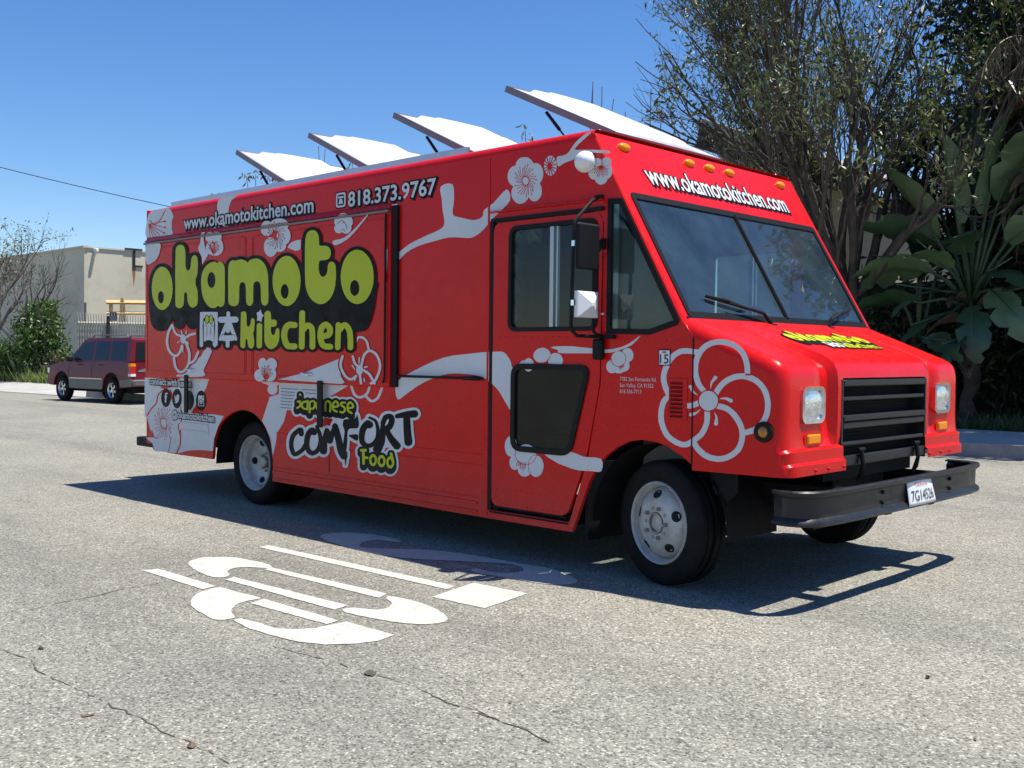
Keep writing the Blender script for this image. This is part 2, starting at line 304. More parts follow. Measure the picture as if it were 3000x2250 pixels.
def text_cons(body,off=0.,shear=0.):
    cu=bpy.data.curves.new('t','FONT'); cu.body=body; cu.size=1; cu.offset=off; cu.resolution_u=3; cu.shear=shear; cu.fill_mode='FRONT'
    ob=bpy.data.objects.new('t',cu); col.objects.link(ob); bpy.context.view_layer.update()
    me=ob.evaluated_get(bpy.context.evaluated_depsgraph_get()).to_mesh()
    v=[(p.co.x,p.co.y) for p in me.vertices]; f=[tuple(p.vertices) for p in me.polygons]
    ob.evaluated_get(bpy.context.evaluated_depsgraph_get()).to_mesh_clear(); bpy.data.objects.remove(ob); bpy.data.curves.remove(cu); return v,f
def text(name,body,p0,p1,h,fmap,mat,parent,off=0.,lift=0.,shear=0.,ref=None,dx=0.,dy=0.):
    """text fitted from baseline p0 to p1 (surface coordinates), h = height of one em"""
    v,f=text_cons(body,off,shear)
    rv=ref if ref else (min(a for a,b in v),max(a for a,b in v)); L=rv[1]-rv[0]
    ux,uz=(p1[0]-p0[0])/L,(p1[1]-p0[1])/L
    w=[fmap(p0[0]+(a-rv[0])*ux+dx,p0[1]+(a-rv[0])*uz+b*h+dy,lift) for a,b in v]
    return mk(name,w,f,mat,parent),rv
random.seed(7)

# ------------------------------------------------------------------ outline data (millimetres on the body side and on the road)
ART={
'logo_black':'-4136,2573 -4188,2566 -4222,2552 -4237,2541 -4246,2531 -4259,2507 -4270,2471 -4272,2443 -4275,2236 -4291,2261 -4329,2302 -4376,2336 -4437,2361 -4498,2373 -4514,2374 -4576,2370 -4641,2350 -4690,2322 -4729,2285 -4759,2239 -4763,2229 -4766,2229 -4776,2250 -4797,2281 -4830,2312 -4851,2327 -4888,2348 -4937,2366 -4985,2376 -5051,2379 -5114,2372 -5153,2362 -5192,2373 -5231,2381 -5293,2386 -5340,2383 -5372,2379 -5402,2384 -5432,2384 -5468,2378 -5503,2364 -5533,2340 -5543,2325 -5549,2306 -5554,2235 -5556,2233 -5571,2233 -5575,2236 -5592,2266 -5626,2305 -5670,2340 -5731,2367 -5789,2378 -5812,2380 -5867,2376 -5926,2358 -5978,2327 -6000,2305 -6003,2308 -6005,2384 -6011,2413 -6025,2434 -6049,2454 -6069,2464 -6097,2472 -6129,2476 -6158,2476 -6187,2472 -6211,2464 -6227,2455 -6243,2441 -6247,2444 -6254,2501 -6262,2526 -6279,2550 -6306,2570 -6347,2587 -6401,2598 -6456,2601 -6498,2594 -6527,2585 -6550,2571 -6571,2554 -6580,2540 -6586,2472 -6589,2316 -6591,2312 -6603,2323 -6649,2355 -6708,2380 -6730,2386 -6783,2395 -6809,2397 -6880,2391 -6946,2372 -7002,2340 -7045,2299 -7074,2254 -7093,2202 -7099,2146 -7095,2106 -7105,2087 -7092,1986 -7074,1902 -7066,1845 -7054,1804 -7036,1770 -7006,1740 -6967,1715 -6932,1700 -6892,1689 -6848,1685 -6769,1688 -6729,1693 -6694,1704 -6656,1727 -6624,1755 -6603,1776 -6592,1795 -6588,1809 -6581,1811 -6567,1794 -6545,1762 -6522,1736 -6496,1719 -6466,1706 -6436,1699 -6399,1701 -6369,1710 -6342,1722 -6328,1739 -6321,1757 -6311,1765 -6297,1757 -6278,1738 -6257,1721 -6200,1700 -6171,1696 -6139,1698 -6109,1705 -6082,1716 -6080,1713 -6081,1549 -6078,1518 -6073,1510 -6065,1503 -6037,1494 -5989,1492 -5938,1500 -5917,1510 -5911,1518 -5909,1529 -5906,1530 -5855,1522 -5816,1524 -5801,1511 -5779,1499 -5750,1492 -5727,1492 -5696,1499 -5651,1519 -5639,1529 -5635,1545 -5628,1547 -5583,1545 -5581,1523 -5567,1508 -5537,1494 -5504,1490 -5467,1493 -5438,1504 -5421,1520 -5415,1540 -5324,1537 -5321,1536 -5316,1516 -5305,1506 -5262,1490 -5229,1485 -5187,1490 -5158,1502 -5123,1490 -5091,1484 -5063,1485 -5045,1488 -5014,1502 -4976,1489 -4934,1486 -4893,1495 -4875,1505 -4863,1516 -4828,1499 -4795,1487 -4768,1482 -4741,1481 -4711,1485 -4668,1498 -4646,1508 -4615,1526 -4586,1526 -4553,1502 -4530,1493 -4494,1484 -4452,1480 -4366,1480 -4344,1484 -4325,1490 -4287,1480 -4250,1479 -4228,1484 -4210,1491 -4194,1502 -4185,1513 -4170,1498 -4148,1487 -4121,1481 -4093,1481 -4069,1486 -4049,1494 -4034,1505 -4024,1519 -3994,1500 -3949,1487 -3913,1483 -3843,1481 -3819,1484 -3796,1491 -3767,1481 -3738,1478 -3706,1482 -3681,1494 -3672,1503 -3665,1513 -3662,1541 -3642,1545 -3637,1512 -3630,1501 -3617,1491 -3599,1483 -3579,1479 -3556,1478 -3534,1482 -3517,1487 -3504,1496 -3494,1506 -3488,1518 -3488,1594 -3496,1647 -3472,1653 -3406,1657 -3378,1663 -3349,1673 -3325,1691 -3300,1725 -3278,1766 -3259,1811 -3242,1862 -3230,1914 -3223,1962 -3194,2044 -3220,2063 -3216,2099 -3222,2151 -3241,2205 -3269,2252 -3305,2291 -3354,2326 -3416,2352 -3482,2364 -3551,2359 -3604,2343 -3652,2316 -3696,2276 -3725,2231 -3731,2217 -3741,2238 -3760,2259 -3778,2270 -3814,2282 -3801,2304 -3797,2325 -3798,2337 -3807,2363 -3825,2387 -3854,2406 -3890,2419 -3916,2424 -3968,2428 -3971,2472 -3977,2494 -3993,2518 -4013,2539 -4034,2553 -4070,2566 -4097,2571',
'L_o1':'-6805,2361 -6842,2359 -6892,2344 -6935,2319 -6971,2284 -6999,2240 -7015,2194 -7021,2143 -7015,2090 -6998,2043 -6970,1997 -6935,1961 -6889,1931 -6841,1913 -6790,1907 -6742,1911 -6694,1927 -6652,1953 -6617,1987 -6590,2031 -6575,2076 -6569,2127 -6575,2177 -6591,2225 -6618,2268 -6652,2305 -6696,2335 -6739,2353 -6791,2362|-6831,2106 -6805,2105 -6779,2092 -6768,2080 -6756,2055 -6756,2027 -6762,2011 -6779,1990 -6791,1983 -6804,1979 -6819,1977 -6834,1980 -6857,1992 -6870,2005 -6881,2030 -6881,2057 -6876,2073 -6858,2094',
'L_k':'-6436,2567 -6464,2561 -6484,2552 -6504,2536 -6509,2518 -6515,2375 -6515,2082 -6512,1978 -6506,1941 -6466,1922 -6430,1917 -6388,1922 -6361,1934 -6348,1946 -6337,1973 -6333,2058 -6323,2072 -6309,2077 -6289,2072 -6274,2060 -6268,2044 -6265,2002 -6258,1980 -6235,1948 -6216,1934 -6189,1923 -6151,1918 -6114,1925 -6082,1939 -6069,1952 -6064,1968 -6060,2010 -6063,2062 -6067,2084 -6072,2099 -6098,2136 -6104,2148 -6107,2171 -6101,2203 -6071,2246 -6065,2263 -6061,2310 -6061,2365 -6065,2399 -6072,2417 -6089,2433 -6116,2442 -6143,2443 -6167,2434 -6180,2423 -6192,2399 -6204,2335 -6209,2321 -6225,2305 -6238,2298 -6258,2294 -6269,2297 -6289,2312 -6303,2336 -6307,2354 -6306,2435 -6309,2471 -6313,2501 -6325,2530 -6339,2544 -6359,2555 -6394,2564',
'L_a':'-5770,2358 -5802,2355 -5837,2348 -5896,2327 -5915,2316 -5942,2296 -5969,2267 -5986,2235 -5995,2202 -5997,2181 -5996,2139 -5992,2115 -5981,2065 -5972,2043 -5953,2007 -5939,1990 -5912,1962 -5881,1939 -5861,1927 -5822,1911 -5784,1905 -5742,1904 -5713,1908 -5688,1922 -5678,1924 -5640,1913 -5627,1912 -5602,1915 -5580,1922 -5569,1930 -5558,1942 -5552,1964 -5550,1988 -5547,2074 -5549,2216 -5552,2275 -5558,2299 -5565,2312 -5581,2329 -5600,2342 -5620,2349 -5655,2353 -5693,2339 -5722,2354 -5734,2357|-5813,2258 -5798,2259 -5782,2256 -5766,2249 -5753,2240 -5740,2226 -5731,2211 -5726,2194 -5724,2177 -5726,2160 -5731,2144 -5740,2129 -5752,2116 -5765,2108 -5781,2103 -5797,2101 -5814,2104 -5830,2110 -5844,2120 -5857,2134 -5865,2147 -5872,2166 -5874,2183 -5872,2200 -5866,2216 -5858,2231 -5845,2244 -5832,2252',
'L_m':'-5040,2348 -5104,2339 -5115,2335 -5136,2320 -5145,2318 -5151,2319 -5180,2338 -5252,2353 -5306,2353 -5366,2346 -5412,2353 -5443,2346 -5454,2340 -5475,2323 -5481,2314 -5485,2299 -5488,2272 -5491,2162 -5487,1988 -5483,1960 -5479,1946 -5474,1939 -5443,1922 -5400,1914 -5373,1913 -5346,1917 -5330,1921 -5312,1931 -5300,1945 -5292,1969 -5289,2085 -5284,2110 -5279,2119 -5266,2130 -5250,2136 -5233,2138 -5215,2135 -5199,2127 -5187,2116 -5179,2099 -5173,2060 -5173,1983 -5167,1948 -5159,1932 -5142,1918 -5124,1912 -5104,1910 -5080,1914 -5058,1931 -5049,1948 -5046,1962 -5047,2064 -5047,2085 -5042,2107 -5034,2118 -5021,2128 -5003,2134 -4983,2136 -4966,2133 -4949,2127 -4935,2117 -4927,2104 -4920,2069 -4918,2011 -4914,1963 -4908,1939 -4899,1923 -4881,1912 -4853,1905 -4827,1910 -4805,1923 -4796,1939 -4792,1982 -4795,2125 -4798,2166 -4803,2195 -4822,2242 -4840,2270 -4854,2285 -4883,2307 -4917,2326 -4950,2339 -4970,2344 -5002,2348',
'L_o2':'-4515,2344 -4552,2341 -4600,2327 -4641,2303 -4677,2269 -4705,2226 -4721,2178 -4726,2127 -4720,2077 -4703,2027 -4675,1983 -4641,1947 -4594,1917 -4549,1900 -4498,1893 -4450,1897 -4404,1913 -4363,1938 -4329,1972 -4303,2015 -4288,2061 -4283,2111 -4289,2159 -4305,2206 -4331,2250 -4365,2287 -4408,2317 -4453,2336 -4501,2344|-4535,2092 -4515,2090 -4491,2076 -4474,2053 -4469,2037 -4469,2008 -4480,1983 -4490,1972 -4501,1965 -4517,1960 -4544,1962 -4568,1975 -4586,1998 -4591,2014 -4592,2028 -4591,2043 -4579,2069 -4569,2079 -4557,2086',
'L_t':'-4126,2544 -4159,2539 -4181,2530 -4190,2523 -4197,2515 -4207,2496 -4217,2464 -4221,2349 -4219,2196 -4214,2096 -4204,2048 -4190,2017 -4160,1977 -4121,1943 -4088,1924 -4037,1905 -4000,1898 -3950,1898 -3916,1906 -3879,1921 -3847,1940 -3820,1965 -3789,2011 -3777,2045 -3765,2117 -3765,2173 -3771,2213 -3784,2237 -3799,2248 -3831,2255 -3855,2253 -3867,2247 -3877,2236 -3884,2216 -3889,2175 -3899,2155 -3911,2144 -3940,2133 -3960,2132 -3977,2138 -3992,2150 -4005,2169 -4014,2198 -4014,2237 -4007,2263 -3999,2271 -3986,2275 -3914,2273 -3887,2278 -3866,2285 -3852,2295 -3843,2311 -3839,2328 -3843,2347 -3852,2365 -3859,2373 -3869,2380 -3888,2389 -3915,2396 -3987,2400 -4002,2404 -4009,2410 -4011,2418 -4011,2444 -4015,2481 -4032,2509 -4048,2525 -4068,2536 -4093,2542',
'L_o3':'-3487,2336 -3526,2333 -3573,2320 -3616,2295 -3651,2261 -3678,2218 -3694,2172 -3700,2120 -3694,2069 -3676,2020 -3649,1976 -3611,1937 -3568,1909 -3522,1892 -3471,1884 -3423,1889 -3373,1905 -3335,1929 -3300,1965 -3275,2006 -3259,2052 -3255,2101 -3260,2150 -3277,2199 -3303,2242 -3338,2279 -3380,2308 -3425,2327 -3476,2336|-3519,2085 -3505,2086 -3491,2084 -3467,2070 -3450,2047 -3444,2031 -3444,2003 -3449,1988 -3456,1977 -3466,1966 -3490,1955 -3504,1953 -3518,1955 -3534,1961 -3555,1980 -3563,1993 -3568,2008 -3568,2036 -3563,2052 -3556,2063 -3545,2074',
'L_k2':'-5222,1860 -5238,1857 -5252,1850 -5258,1851 -5268,1597 -5268,1553 -5265,1524 -5256,1524 -5241,1516 -5223,1511 -5205,1512 -5190,1519 -5183,1529 -5180,1542 -5178,1587 -5171,1595 -5161,1599 -5150,1595 -5144,1589 -5140,1564 -5134,1545 -5127,1531 -5120,1523 -5104,1515 -5084,1510 -5066,1510 -5052,1514 -5036,1528 -5026,1550 -5025,1568 -5030,1596 -5046,1649 -5044,1659 -5032,1679 -5026,1700 -5021,1746 -5023,1775 -5033,1786 -5048,1793 -5059,1795 -5071,1791 -5083,1779 -5091,1744 -5100,1729 -5120,1715 -5139,1717 -5151,1727 -5157,1738 -5159,1751 -5159,1820 -5164,1843 -5172,1851 -5186,1858',
'L_i':'-4955,1746 -4976,1739 -4983,1732 -4986,1724 -4988,1535 -4983,1526 -4971,1517 -4953,1512 -4933,1512 -4908,1519 -4899,1526 -4895,1534 -4893,1722 -4898,1733 -4912,1742 -4932,1747',
'L_t2':'-4814,1856 -4831,1852 -4853,1841 -4856,1831 -4858,1652 -4857,1599 -4854,1577 -4842,1555 -4827,1537 -4809,1525 -4784,1513 -4756,1506 -4739,1506 -4722,1508 -4689,1518 -4670,1526 -4646,1542 -4636,1553 -4622,1576 -4613,1601 -4611,1618 -4610,1660 -4612,1679 -4617,1686 -4628,1694 -4641,1698 -4652,1697 -4663,1690 -4672,1681 -4678,1656 -4693,1640 -4712,1632 -4729,1639 -4742,1653 -4749,1669 -4751,1692 -4746,1708 -4738,1712 -4696,1710 -4674,1715 -4664,1722 -4657,1732 -4653,1742 -4654,1752 -4663,1765 -4680,1773 -4697,1776 -4727,1774 -4742,1776 -4747,1783 -4748,1815 -4757,1841 -4767,1848 -4778,1853 -4795,1857',
'L_c':'-4461,1752 -4490,1747 -4528,1731 -4548,1716 -4570,1690 -4582,1658 -4584,1624 -4580,1604 -4566,1570 -4555,1552 -4535,1532 -4513,1517 -4483,1508 -4440,1504 -4371,1504 -4342,1511 -4330,1520 -4325,1532 -4330,1544 -4342,1553 -4363,1559 -4435,1559 -4448,1560 -4457,1564 -4466,1575 -4479,1599 -4484,1613 -4486,1637 -4484,1651 -4477,1671 -4471,1680 -4456,1692 -4439,1698 -4373,1694 -4351,1697 -4338,1702 -4328,1711 -4325,1720 -4327,1729 -4339,1741 -4360,1748 -4423,1753',
'L_h':'-4269,1850 -4290,1843 -4298,1835 -4301,1828 -4308,1529 -4305,1520 -4290,1508 -4266,1503 -4240,1506 -4222,1518 -4218,1527 -4215,1657 -4167,1691 -4157,1686 -4151,1679 -4145,1655 -4142,1605 -4144,1529 -4142,1522 -4131,1511 -4112,1505 -4089,1505 -4072,1512 -4063,1519 -4059,1526 -4057,1583 -4061,1657 -4069,1691 -4078,1705 -4093,1718 -4111,1729 -4132,1736 -4168,1742 -4193,1740 -4211,1735 -4213,1736 -4213,1831 -4220,1840 -4233,1847 -4248,1850',
'L_e':'-3923,1745 -3957,1736 -3978,1726 -3998,1712 -4011,1696 -4025,1662 -4029,1625 -4027,1604 -4016,1570 -4005,1552 -3990,1535 -3970,1521 -3943,1512 -3906,1506 -3842,1505 -3815,1509 -3803,1518 -3799,1526 -3800,1537 -3809,1546 -3833,1555 -3894,1557 -3913,1560 -3925,1572 -3936,1594 -3865,1604 -3839,1612 -3829,1618 -3814,1631 -3805,1649 -3803,1666 -3804,1679 -3808,1692 -3822,1710 -3855,1732 -3881,1742 -3903,1746|-3912,1692 -3905,1692 -3890,1679 -3888,1665 -3891,1654 -3912,1649 -3940,1647 -3935,1667 -3930,1677',
'L_n':'-3742,1738 -3759,1731 -3767,1718 -3774,1524 -3768,1512 -3754,1504 -3735,1501 -3716,1504 -3701,1514 -3697,1523 -3693,1648 -3650,1681 -3639,1687 -3617,1668 -3606,1639 -3599,1593 -3598,1524 -3596,1516 -3583,1506 -3562,1501 -3541,1503 -3527,1512 -3521,1525 -3521,1594 -3526,1629 -3532,1658 -3539,1674 -3559,1700 -3592,1725 -3621,1735 -3656,1737 -3692,1724 -3701,1732 -3713,1737',
'K_1':'-6016,1872 -6022,1637 -6022,1549 -6018,1522 -6008,1527 -5998,1521 -5988,1519 -5969,1525 -5957,1525 -5954,1549 -5967,1729 -5951,1803 -5921,1816 -5910,1832 -5901,1838 -5881,1842 -5863,1837 -5852,1829 -5836,1828 -5813,1840 -5794,1839 -5775,1829 -5762,1810 -5739,1800 -5724,1741 -5732,1661 -5740,1614 -5740,1599 -5745,1594 -5747,1587 -5749,1591 -5749,1722 -5745,1727 -5754,1727 -5780,1734 -5793,1730 -5803,1722 -5807,1712 -5809,1700 -5808,1636 -5812,1634 -5817,1636 -5818,1700 -5812,1722 -5799,1733 -5783,1738 -5768,1737 -5748,1729 -5745,1730 -5746,1777 -5761,1777 -5775,1755 -5793,1746 -5809,1746 -5822,1750 -5832,1758 -5842,1772 -5852,1758 -5861,1751 -5881,1746 -5894,1748 -5909,1757 -5924,1778 -5943,1781 -5945,1727 -5943,1724 -5944,1581 -5929,1576 -5919,1575 -5893,1588 -5834,1589 -5808,1588 -5799,1585 -5789,1578 -5773,1575 -5754,1579 -5751,1578 -5753,1574 -5773,1562 -5774,1552 -5769,1542 -5757,1528 -5744,1521 -5734,1518 -5718,1522 -5696,1535 -5681,1539 -5678,1567 -5676,1649 -5679,1862 -5717,1865 -5977,1871 -6006,1870 -6010,1866|-5916,1737 -5904,1737 -5891,1732 -5881,1723 -5878,1714 -5876,1664 -5877,1637 -5880,1634 -5886,1637 -5885,1701 -5889,1721 -5897,1729 -5907,1733 -5933,1726 -5937,1729',
'K_2':'-4922,1872 -4950,1851 -4988,1842 -4975,1807 -4984,1769 -4941,1769 -4907,1754 -4897,1796 -4867,1814 -4903,1835|-5497,1865 -5509,1861 -5517,1854 -5521,1816 -5637,1816 -5653,1812 -5666,1805 -5673,1797 -5675,1789 -5673,1780 -5665,1772 -5640,1761 -5621,1758 -5541,1757 -5656,1606 -5659,1597 -5650,1587 -5633,1582 -5611,1584 -5610,1592 -5608,1595 -5596,1587 -5579,1582 -5529,1580 -5527,1529 -5514,1519 -5495,1516 -5473,1520 -5462,1529 -5460,1580 -5403,1582 -5384,1588 -5372,1597 -5370,1595 -5370,1587 -5357,1583 -5339,1584 -5323,1592 -5321,1596 -5322,1603 -5422,1756 -5349,1756 -5331,1758 -5308,1769 -5302,1775 -5300,1783 -5302,1791 -5308,1799 -5319,1806 -5334,1811 -5352,1814 -5450,1815 -5452,1817 -5451,1848 -5454,1854 -5469,1864|-5456,1690 -5421,1647 -5382,1642 -5372,1637 -5371,1623 -5372,1619 -5380,1626 -5383,1636 -5415,1641 -5413,1636 -5415,1636 -5558,1636 -5558,1642 -5573,1641 -5589,1638 -5594,1635 -5596,1630 -5605,1625 -5606,1627 -5603,1639 -5595,1643 -5561,1649 -5551,1648 -5560,1650 -5524,1681 -5521,1679 -5522,1668 -5511,1660 -5492,1657 -5471,1660 -5459,1669',
'K_dot':'-5885,1835 -5899,1828 -5909,1815 -5913,1805 -5914,1786 -5912,1776 -5905,1762 -5895,1754 -5885,1752 -5872,1755 -5859,1767 -5850,1783 -5849,1794 -5850,1810 -5858,1826 -5870,1834|-5814,1834 -5821,1830 -5831,1819 -5836,1802 -5834,1783 -5826,1766 -5815,1756 -5803,1752 -5792,1752 -5781,1759 -5774,1769 -5771,1784 -5772,1802 -5779,1818 -5786,1826 -5801,1834',
'H_00':'-7062,2636 -7140,2622 -7169,2562 -7165,2478 -7146,2416 -7111,2398 -7061,2403 -6975,2424 -6933,2440 -6901,2459 -6873,2486 -6852,2516 -6829,2570 -6829,2593 -6859,2611 -6941,2626',
'H_01':'-5967,2662 -5990,2658 -6005,2649 -6010,2638 -6013,2584 -6016,2568 -6024,2555 -6055,2523 -6059,2508 -6054,2493 -6042,2475 -6027,2455 -6007,2437 -5993,2416 -5986,2385 -5982,2344 -5961,2355 -5890,2409 -5872,2426 -5868,2436 -5873,2446 -5905,2474 -5916,2488 -5936,2531 -5952,2579 -5956,2600 -5954,2617 -5931,2651 -5931,2656 -5941,2661',
'H_02':'-5734,2651 -5753,2648 -5778,2640 -5811,2652 -5830,2654 -5872,2652 -5900,2641 -5912,2632 -5919,2620 -5921,2610 -5919,2599 -5911,2586 -5899,2575 -5885,2567 -5854,2555 -5878,2548 -5885,2542 -5842,2534 -5820,2518 -5835,2548 -5842,2551 -5845,2555 -5839,2561 -5826,2559 -5824,2553 -5826,2549 -5787,2483 -5786,2486 -5803,2535 -5811,2543 -5810,2546 -5804,2549 -5797,2549 -5791,2545 -5790,2540 -5793,2536 -5778,2492 -5775,2493 -5775,2498 -5782,2544 -5804,2554 -5790,2556 -5788,2558 -5789,2561 -5788,2566 -5778,2568 -5769,2563 -5770,2557 -5768,2555 -5752,2548 -5739,2545 -5736,2551 -5730,2554 -5718,2550 -5717,2545 -5724,2539 -5737,2494 -5736,2486 -5705,2544 -5706,2552 -5698,2556 -5691,2555 -5686,2551 -5687,2546 -5695,2542 -5731,2474 -5729,2472 -5696,2512 -5697,2517 -5695,2521 -5682,2522 -5678,2519 -5676,2514 -5688,2508 -5726,2460 -5668,2505 -5668,2510 -5665,2513 -5653,2514 -5649,2510 -5648,2505 -5653,2501 -5660,2501 -5724,2452 -5675,2474 -5669,2482 -5656,2481 -5653,2478 -5653,2473 -5660,2469 -5669,2469 -5745,2433 -5752,2433 -5758,2439 -5765,2438 -5767,2435 -5762,2424 -5764,2422 -5771,2422 -5784,2443 -5848,2493 -5860,2497 -5862,2502 -5860,2505 -5852,2507 -5846,2506 -5842,2503 -5840,2496 -5796,2463 -5846,2520 -5855,2524 -5859,2531 -5891,2537 -5903,2525 -5909,2514 -5911,2499 -5909,2485 -5902,2471 -5880,2450 -5863,2440 -5845,2434 -5822,2431 -5784,2421 -5758,2417 -5707,2414 -5681,2415 -5644,2422 -5612,2436 -5599,2448 -5590,2460 -5584,2475 -5582,2491 -5584,2506 -5590,2523 -5599,2537 -5612,2549 -5630,2560 -5617,2576 -5615,2587 -5617,2601 -5624,2613 -5649,2633 -5670,2642 -5692,2648|-5768,2535 -5770,2533 -5765,2496 -5762,2491 -5759,2528',
'H_03':'-4656,2690 -4689,2688 -4717,2684 -4740,2677 -4761,2664 -4800,2679 -4823,2682 -4848,2683 -4870,2679 -4891,2672 -4906,2663 -4920,2650 -4927,2637 -4930,2621 -4927,2605 -4919,2589 -4907,2576 -4890,2563 -4870,2553 -4844,2546 -4842,2552 -4836,2554 -4829,2553 -4825,2548 -4813,2543 -4799,2543 -4771,2548 -4800,2569 -4809,2571 -4812,2578 -4805,2582 -4797,2580 -4792,2572 -4763,2552 -4750,2558 -4773,2572 -4803,2603 -4812,2608 -4813,2612 -4808,2616 -4797,2614 -4795,2611 -4796,2606 -4766,2575 -4744,2561 -4740,2563 -4737,2568 -4768,2596 -4791,2639 -4798,2644 -4799,2649 -4792,2653 -4782,2649 -4781,2646 -4783,2640 -4761,2599 -4733,2573 -4726,2579 -4739,2604 -4743,2638 -4747,2642 -4748,2646 -4739,2650 -4730,2645 -4731,2640 -4734,2637 -4733,2619 -4731,2605 -4722,2588 -4720,2593 -4714,2594 -4720,2621 -4711,2660 -4714,2667 -4708,2671 -4700,2670 -4696,2665 -4697,2661 -4703,2658 -4711,2620 -4708,2603 -4703,2589 -4695,2588 -4690,2612 -4673,2637 -4673,2643 -4671,2646 -4661,2647 -4655,2640 -4658,2636 -4666,2634 -4681,2612 -4687,2584 -4683,2583 -4663,2618 -4632,2642 -4630,2648 -4623,2650 -4615,2647 -4614,2640 -4626,2638 -4656,2614 -4664,2601 -4672,2581 -4667,2581 -4633,2614 -4587,2634 -4582,2639 -4577,2641 -4568,2637 -4567,2632 -4570,2629 -4582,2629 -4626,2611 -4640,2599 -4659,2578 -4650,2577 -4617,2591 -4576,2596 -4568,2600 -4559,2596 -4558,2592 -4561,2589 -4568,2588 -4576,2591 -4612,2587 -4646,2572 -4648,2571 -4644,2568 -4593,2577 -4541,2572 -4533,2574 -4524,2569 -4525,2565 -4530,2562 -4536,2562 -4544,2567 -4590,2572 -4638,2562 -4633,2556 -4592,2553 -4557,2540 -4546,2539 -4543,2535 -4543,2531 -4552,2528 -4558,2530 -4562,2536 -4595,2548 -4631,2551 -4630,2546 -4579,2530 -4543,2508 -4534,2506 -4530,2501 -4534,2495 -4543,2496 -4547,2499 -4548,2504 -4584,2527 -4629,2538 -4628,2533 -4592,2511 -4570,2487 -4565,2485 -4560,2480 -4565,2474 -4575,2476 -4578,2480 -4577,2484 -4599,2509 -4625,2525 -4630,2526 -4631,2522 -4597,2490 -4578,2454 -4571,2448 -4572,2444 -4575,2441 -4582,2441 -4588,2445 -4589,2448 -4586,2452 -4604,2487 -4616,2501 -4636,2516 -4637,2511 -4609,2468 -4602,2424 -4596,2418 -4598,2413 -4602,2411 -4610,2412 -4614,2416 -4614,2420 -4610,2423 -4617,2467 -4627,2484 -4644,2508 -4647,2504 -4640,2468 -4648,2435 -4646,2427 -4654,2424 -4663,2430 -4661,2434 -4656,2437 -4649,2469 -4654,2495 -4660,2496 -4665,2456 -4686,2422 -4686,2414 -4693,2411 -4701,2413 -4703,2420 -4694,2425 -4673,2458 -4669,2493 -4677,2492 -4691,2470 -4718,2450 -4720,2444 -4726,2442 -4734,2445 -4736,2451 -4732,2454 -4723,2455 -4699,2472 -4684,2497 -4688,2500 -4719,2472 -4759,2456 -4764,2450 -4774,2450 -4778,2452 -4779,2457 -4774,2461 -4762,2461 -4726,2475 -4696,2503 -4702,2505 -4749,2481 -4804,2473 -4813,2468 -4821,2471 -4823,2476 -4816,2481 -4805,2478 -4754,2486 -4735,2494 -4709,2510 -4713,2513 -4757,2506 -4799,2511 -4810,2509 -4818,2514 -4817,2519 -4813,2521 -4805,2521 -4799,2516 -4760,2511 -4718,2519 -4732,2524 -4757,2524 -4788,2529 -4812,2523 -4833,2514 -4849,2502 -4864,2485 -4873,2466 -4875,2446 -4872,2426 -4864,2406 -4850,2388 -4832,2373 -4810,2361 -4784,2353 -4762,2349 -4737,2350 -4712,2355 -4691,2365 -4673,2378 -4659,2392 -4621,2386 -4599,2386 -4575,2388 -4553,2394 -4537,2402 -4524,2412 -4516,2423 -4514,2434 -4516,2445 -4485,2457 -4468,2469 -4455,2483 -4447,2501 -4445,2518 -4448,2536 -4456,2555 -4469,2571 -4497,2591 -4480,2607 -4477,2619 -4481,2633 -4491,2645 -4509,2658 -4558,2677 -4591,2685|-4655,2565 -4661,2551 -4664,2533 -4661,2514 -4658,2509 -4642,2522 -4638,2537 -4643,2553',
'H_04':'-4330,2475 -4380,2469 -4427,2460 -4457,2448 -4477,2433 -4488,2420 -4487,2415 -4400,2388 -4371,2382 -4340,2380 -4312,2382 -4293,2391 -4290,2399 -4286,2472',
'H_05':'-3689,2656 -3715,2652 -3727,2647 -3737,2640 -3742,2632 -3763,2630 -3775,2625 -3792,2612 -3797,2602 -3797,2583 -3792,2573 -3781,2562 -3791,2554 -3797,2544 -3797,2527 -3791,2516 -3771,2500 -3747,2491 -3733,2489 -3704,2491 -3685,2497 -3666,2486 -3650,2481 -3617,2478 -3598,2482 -3575,2492 -3566,2501 -3560,2512 -3558,2523 -3562,2538 -3551,2545 -3540,2563 -3540,2581 -3545,2593 -3562,2610 -3583,2620 -3602,2622 -3615,2637 -3628,2645 -3656,2654|-3697,2597 -3679,2593 -3654,2580 -3631,2556 -3624,2545 -3622,2535 -3621,2511 -3627,2511 -3629,2536 -3637,2553 -3660,2576 -3674,2572 -3674,2582 -3669,2582 -3682,2589 -3693,2592 -3705,2591 -3760,2562 -3765,2563 -3727,2588 -3710,2595|-3674,2522 -3667,2522 -3658,2518 -3646,2498 -3648,2496 -3652,2497 -3660,2512 -3667,2518 -3681,2516 -3707,2506 -3713,2508',
'H_06':'-3313,2638 -3481,2530 -3594,2471 -3651,2449 -3710,2440 -3772,2437 -3810,2432 -3813,2431 -3822,2417 -3810,2401 -3786,2392 -3748,2395 -3698,2405 -3649,2419 -3608,2433 -3532,2472 -3480,2505 -3383,2573 -3344,2605 -3315,2631',
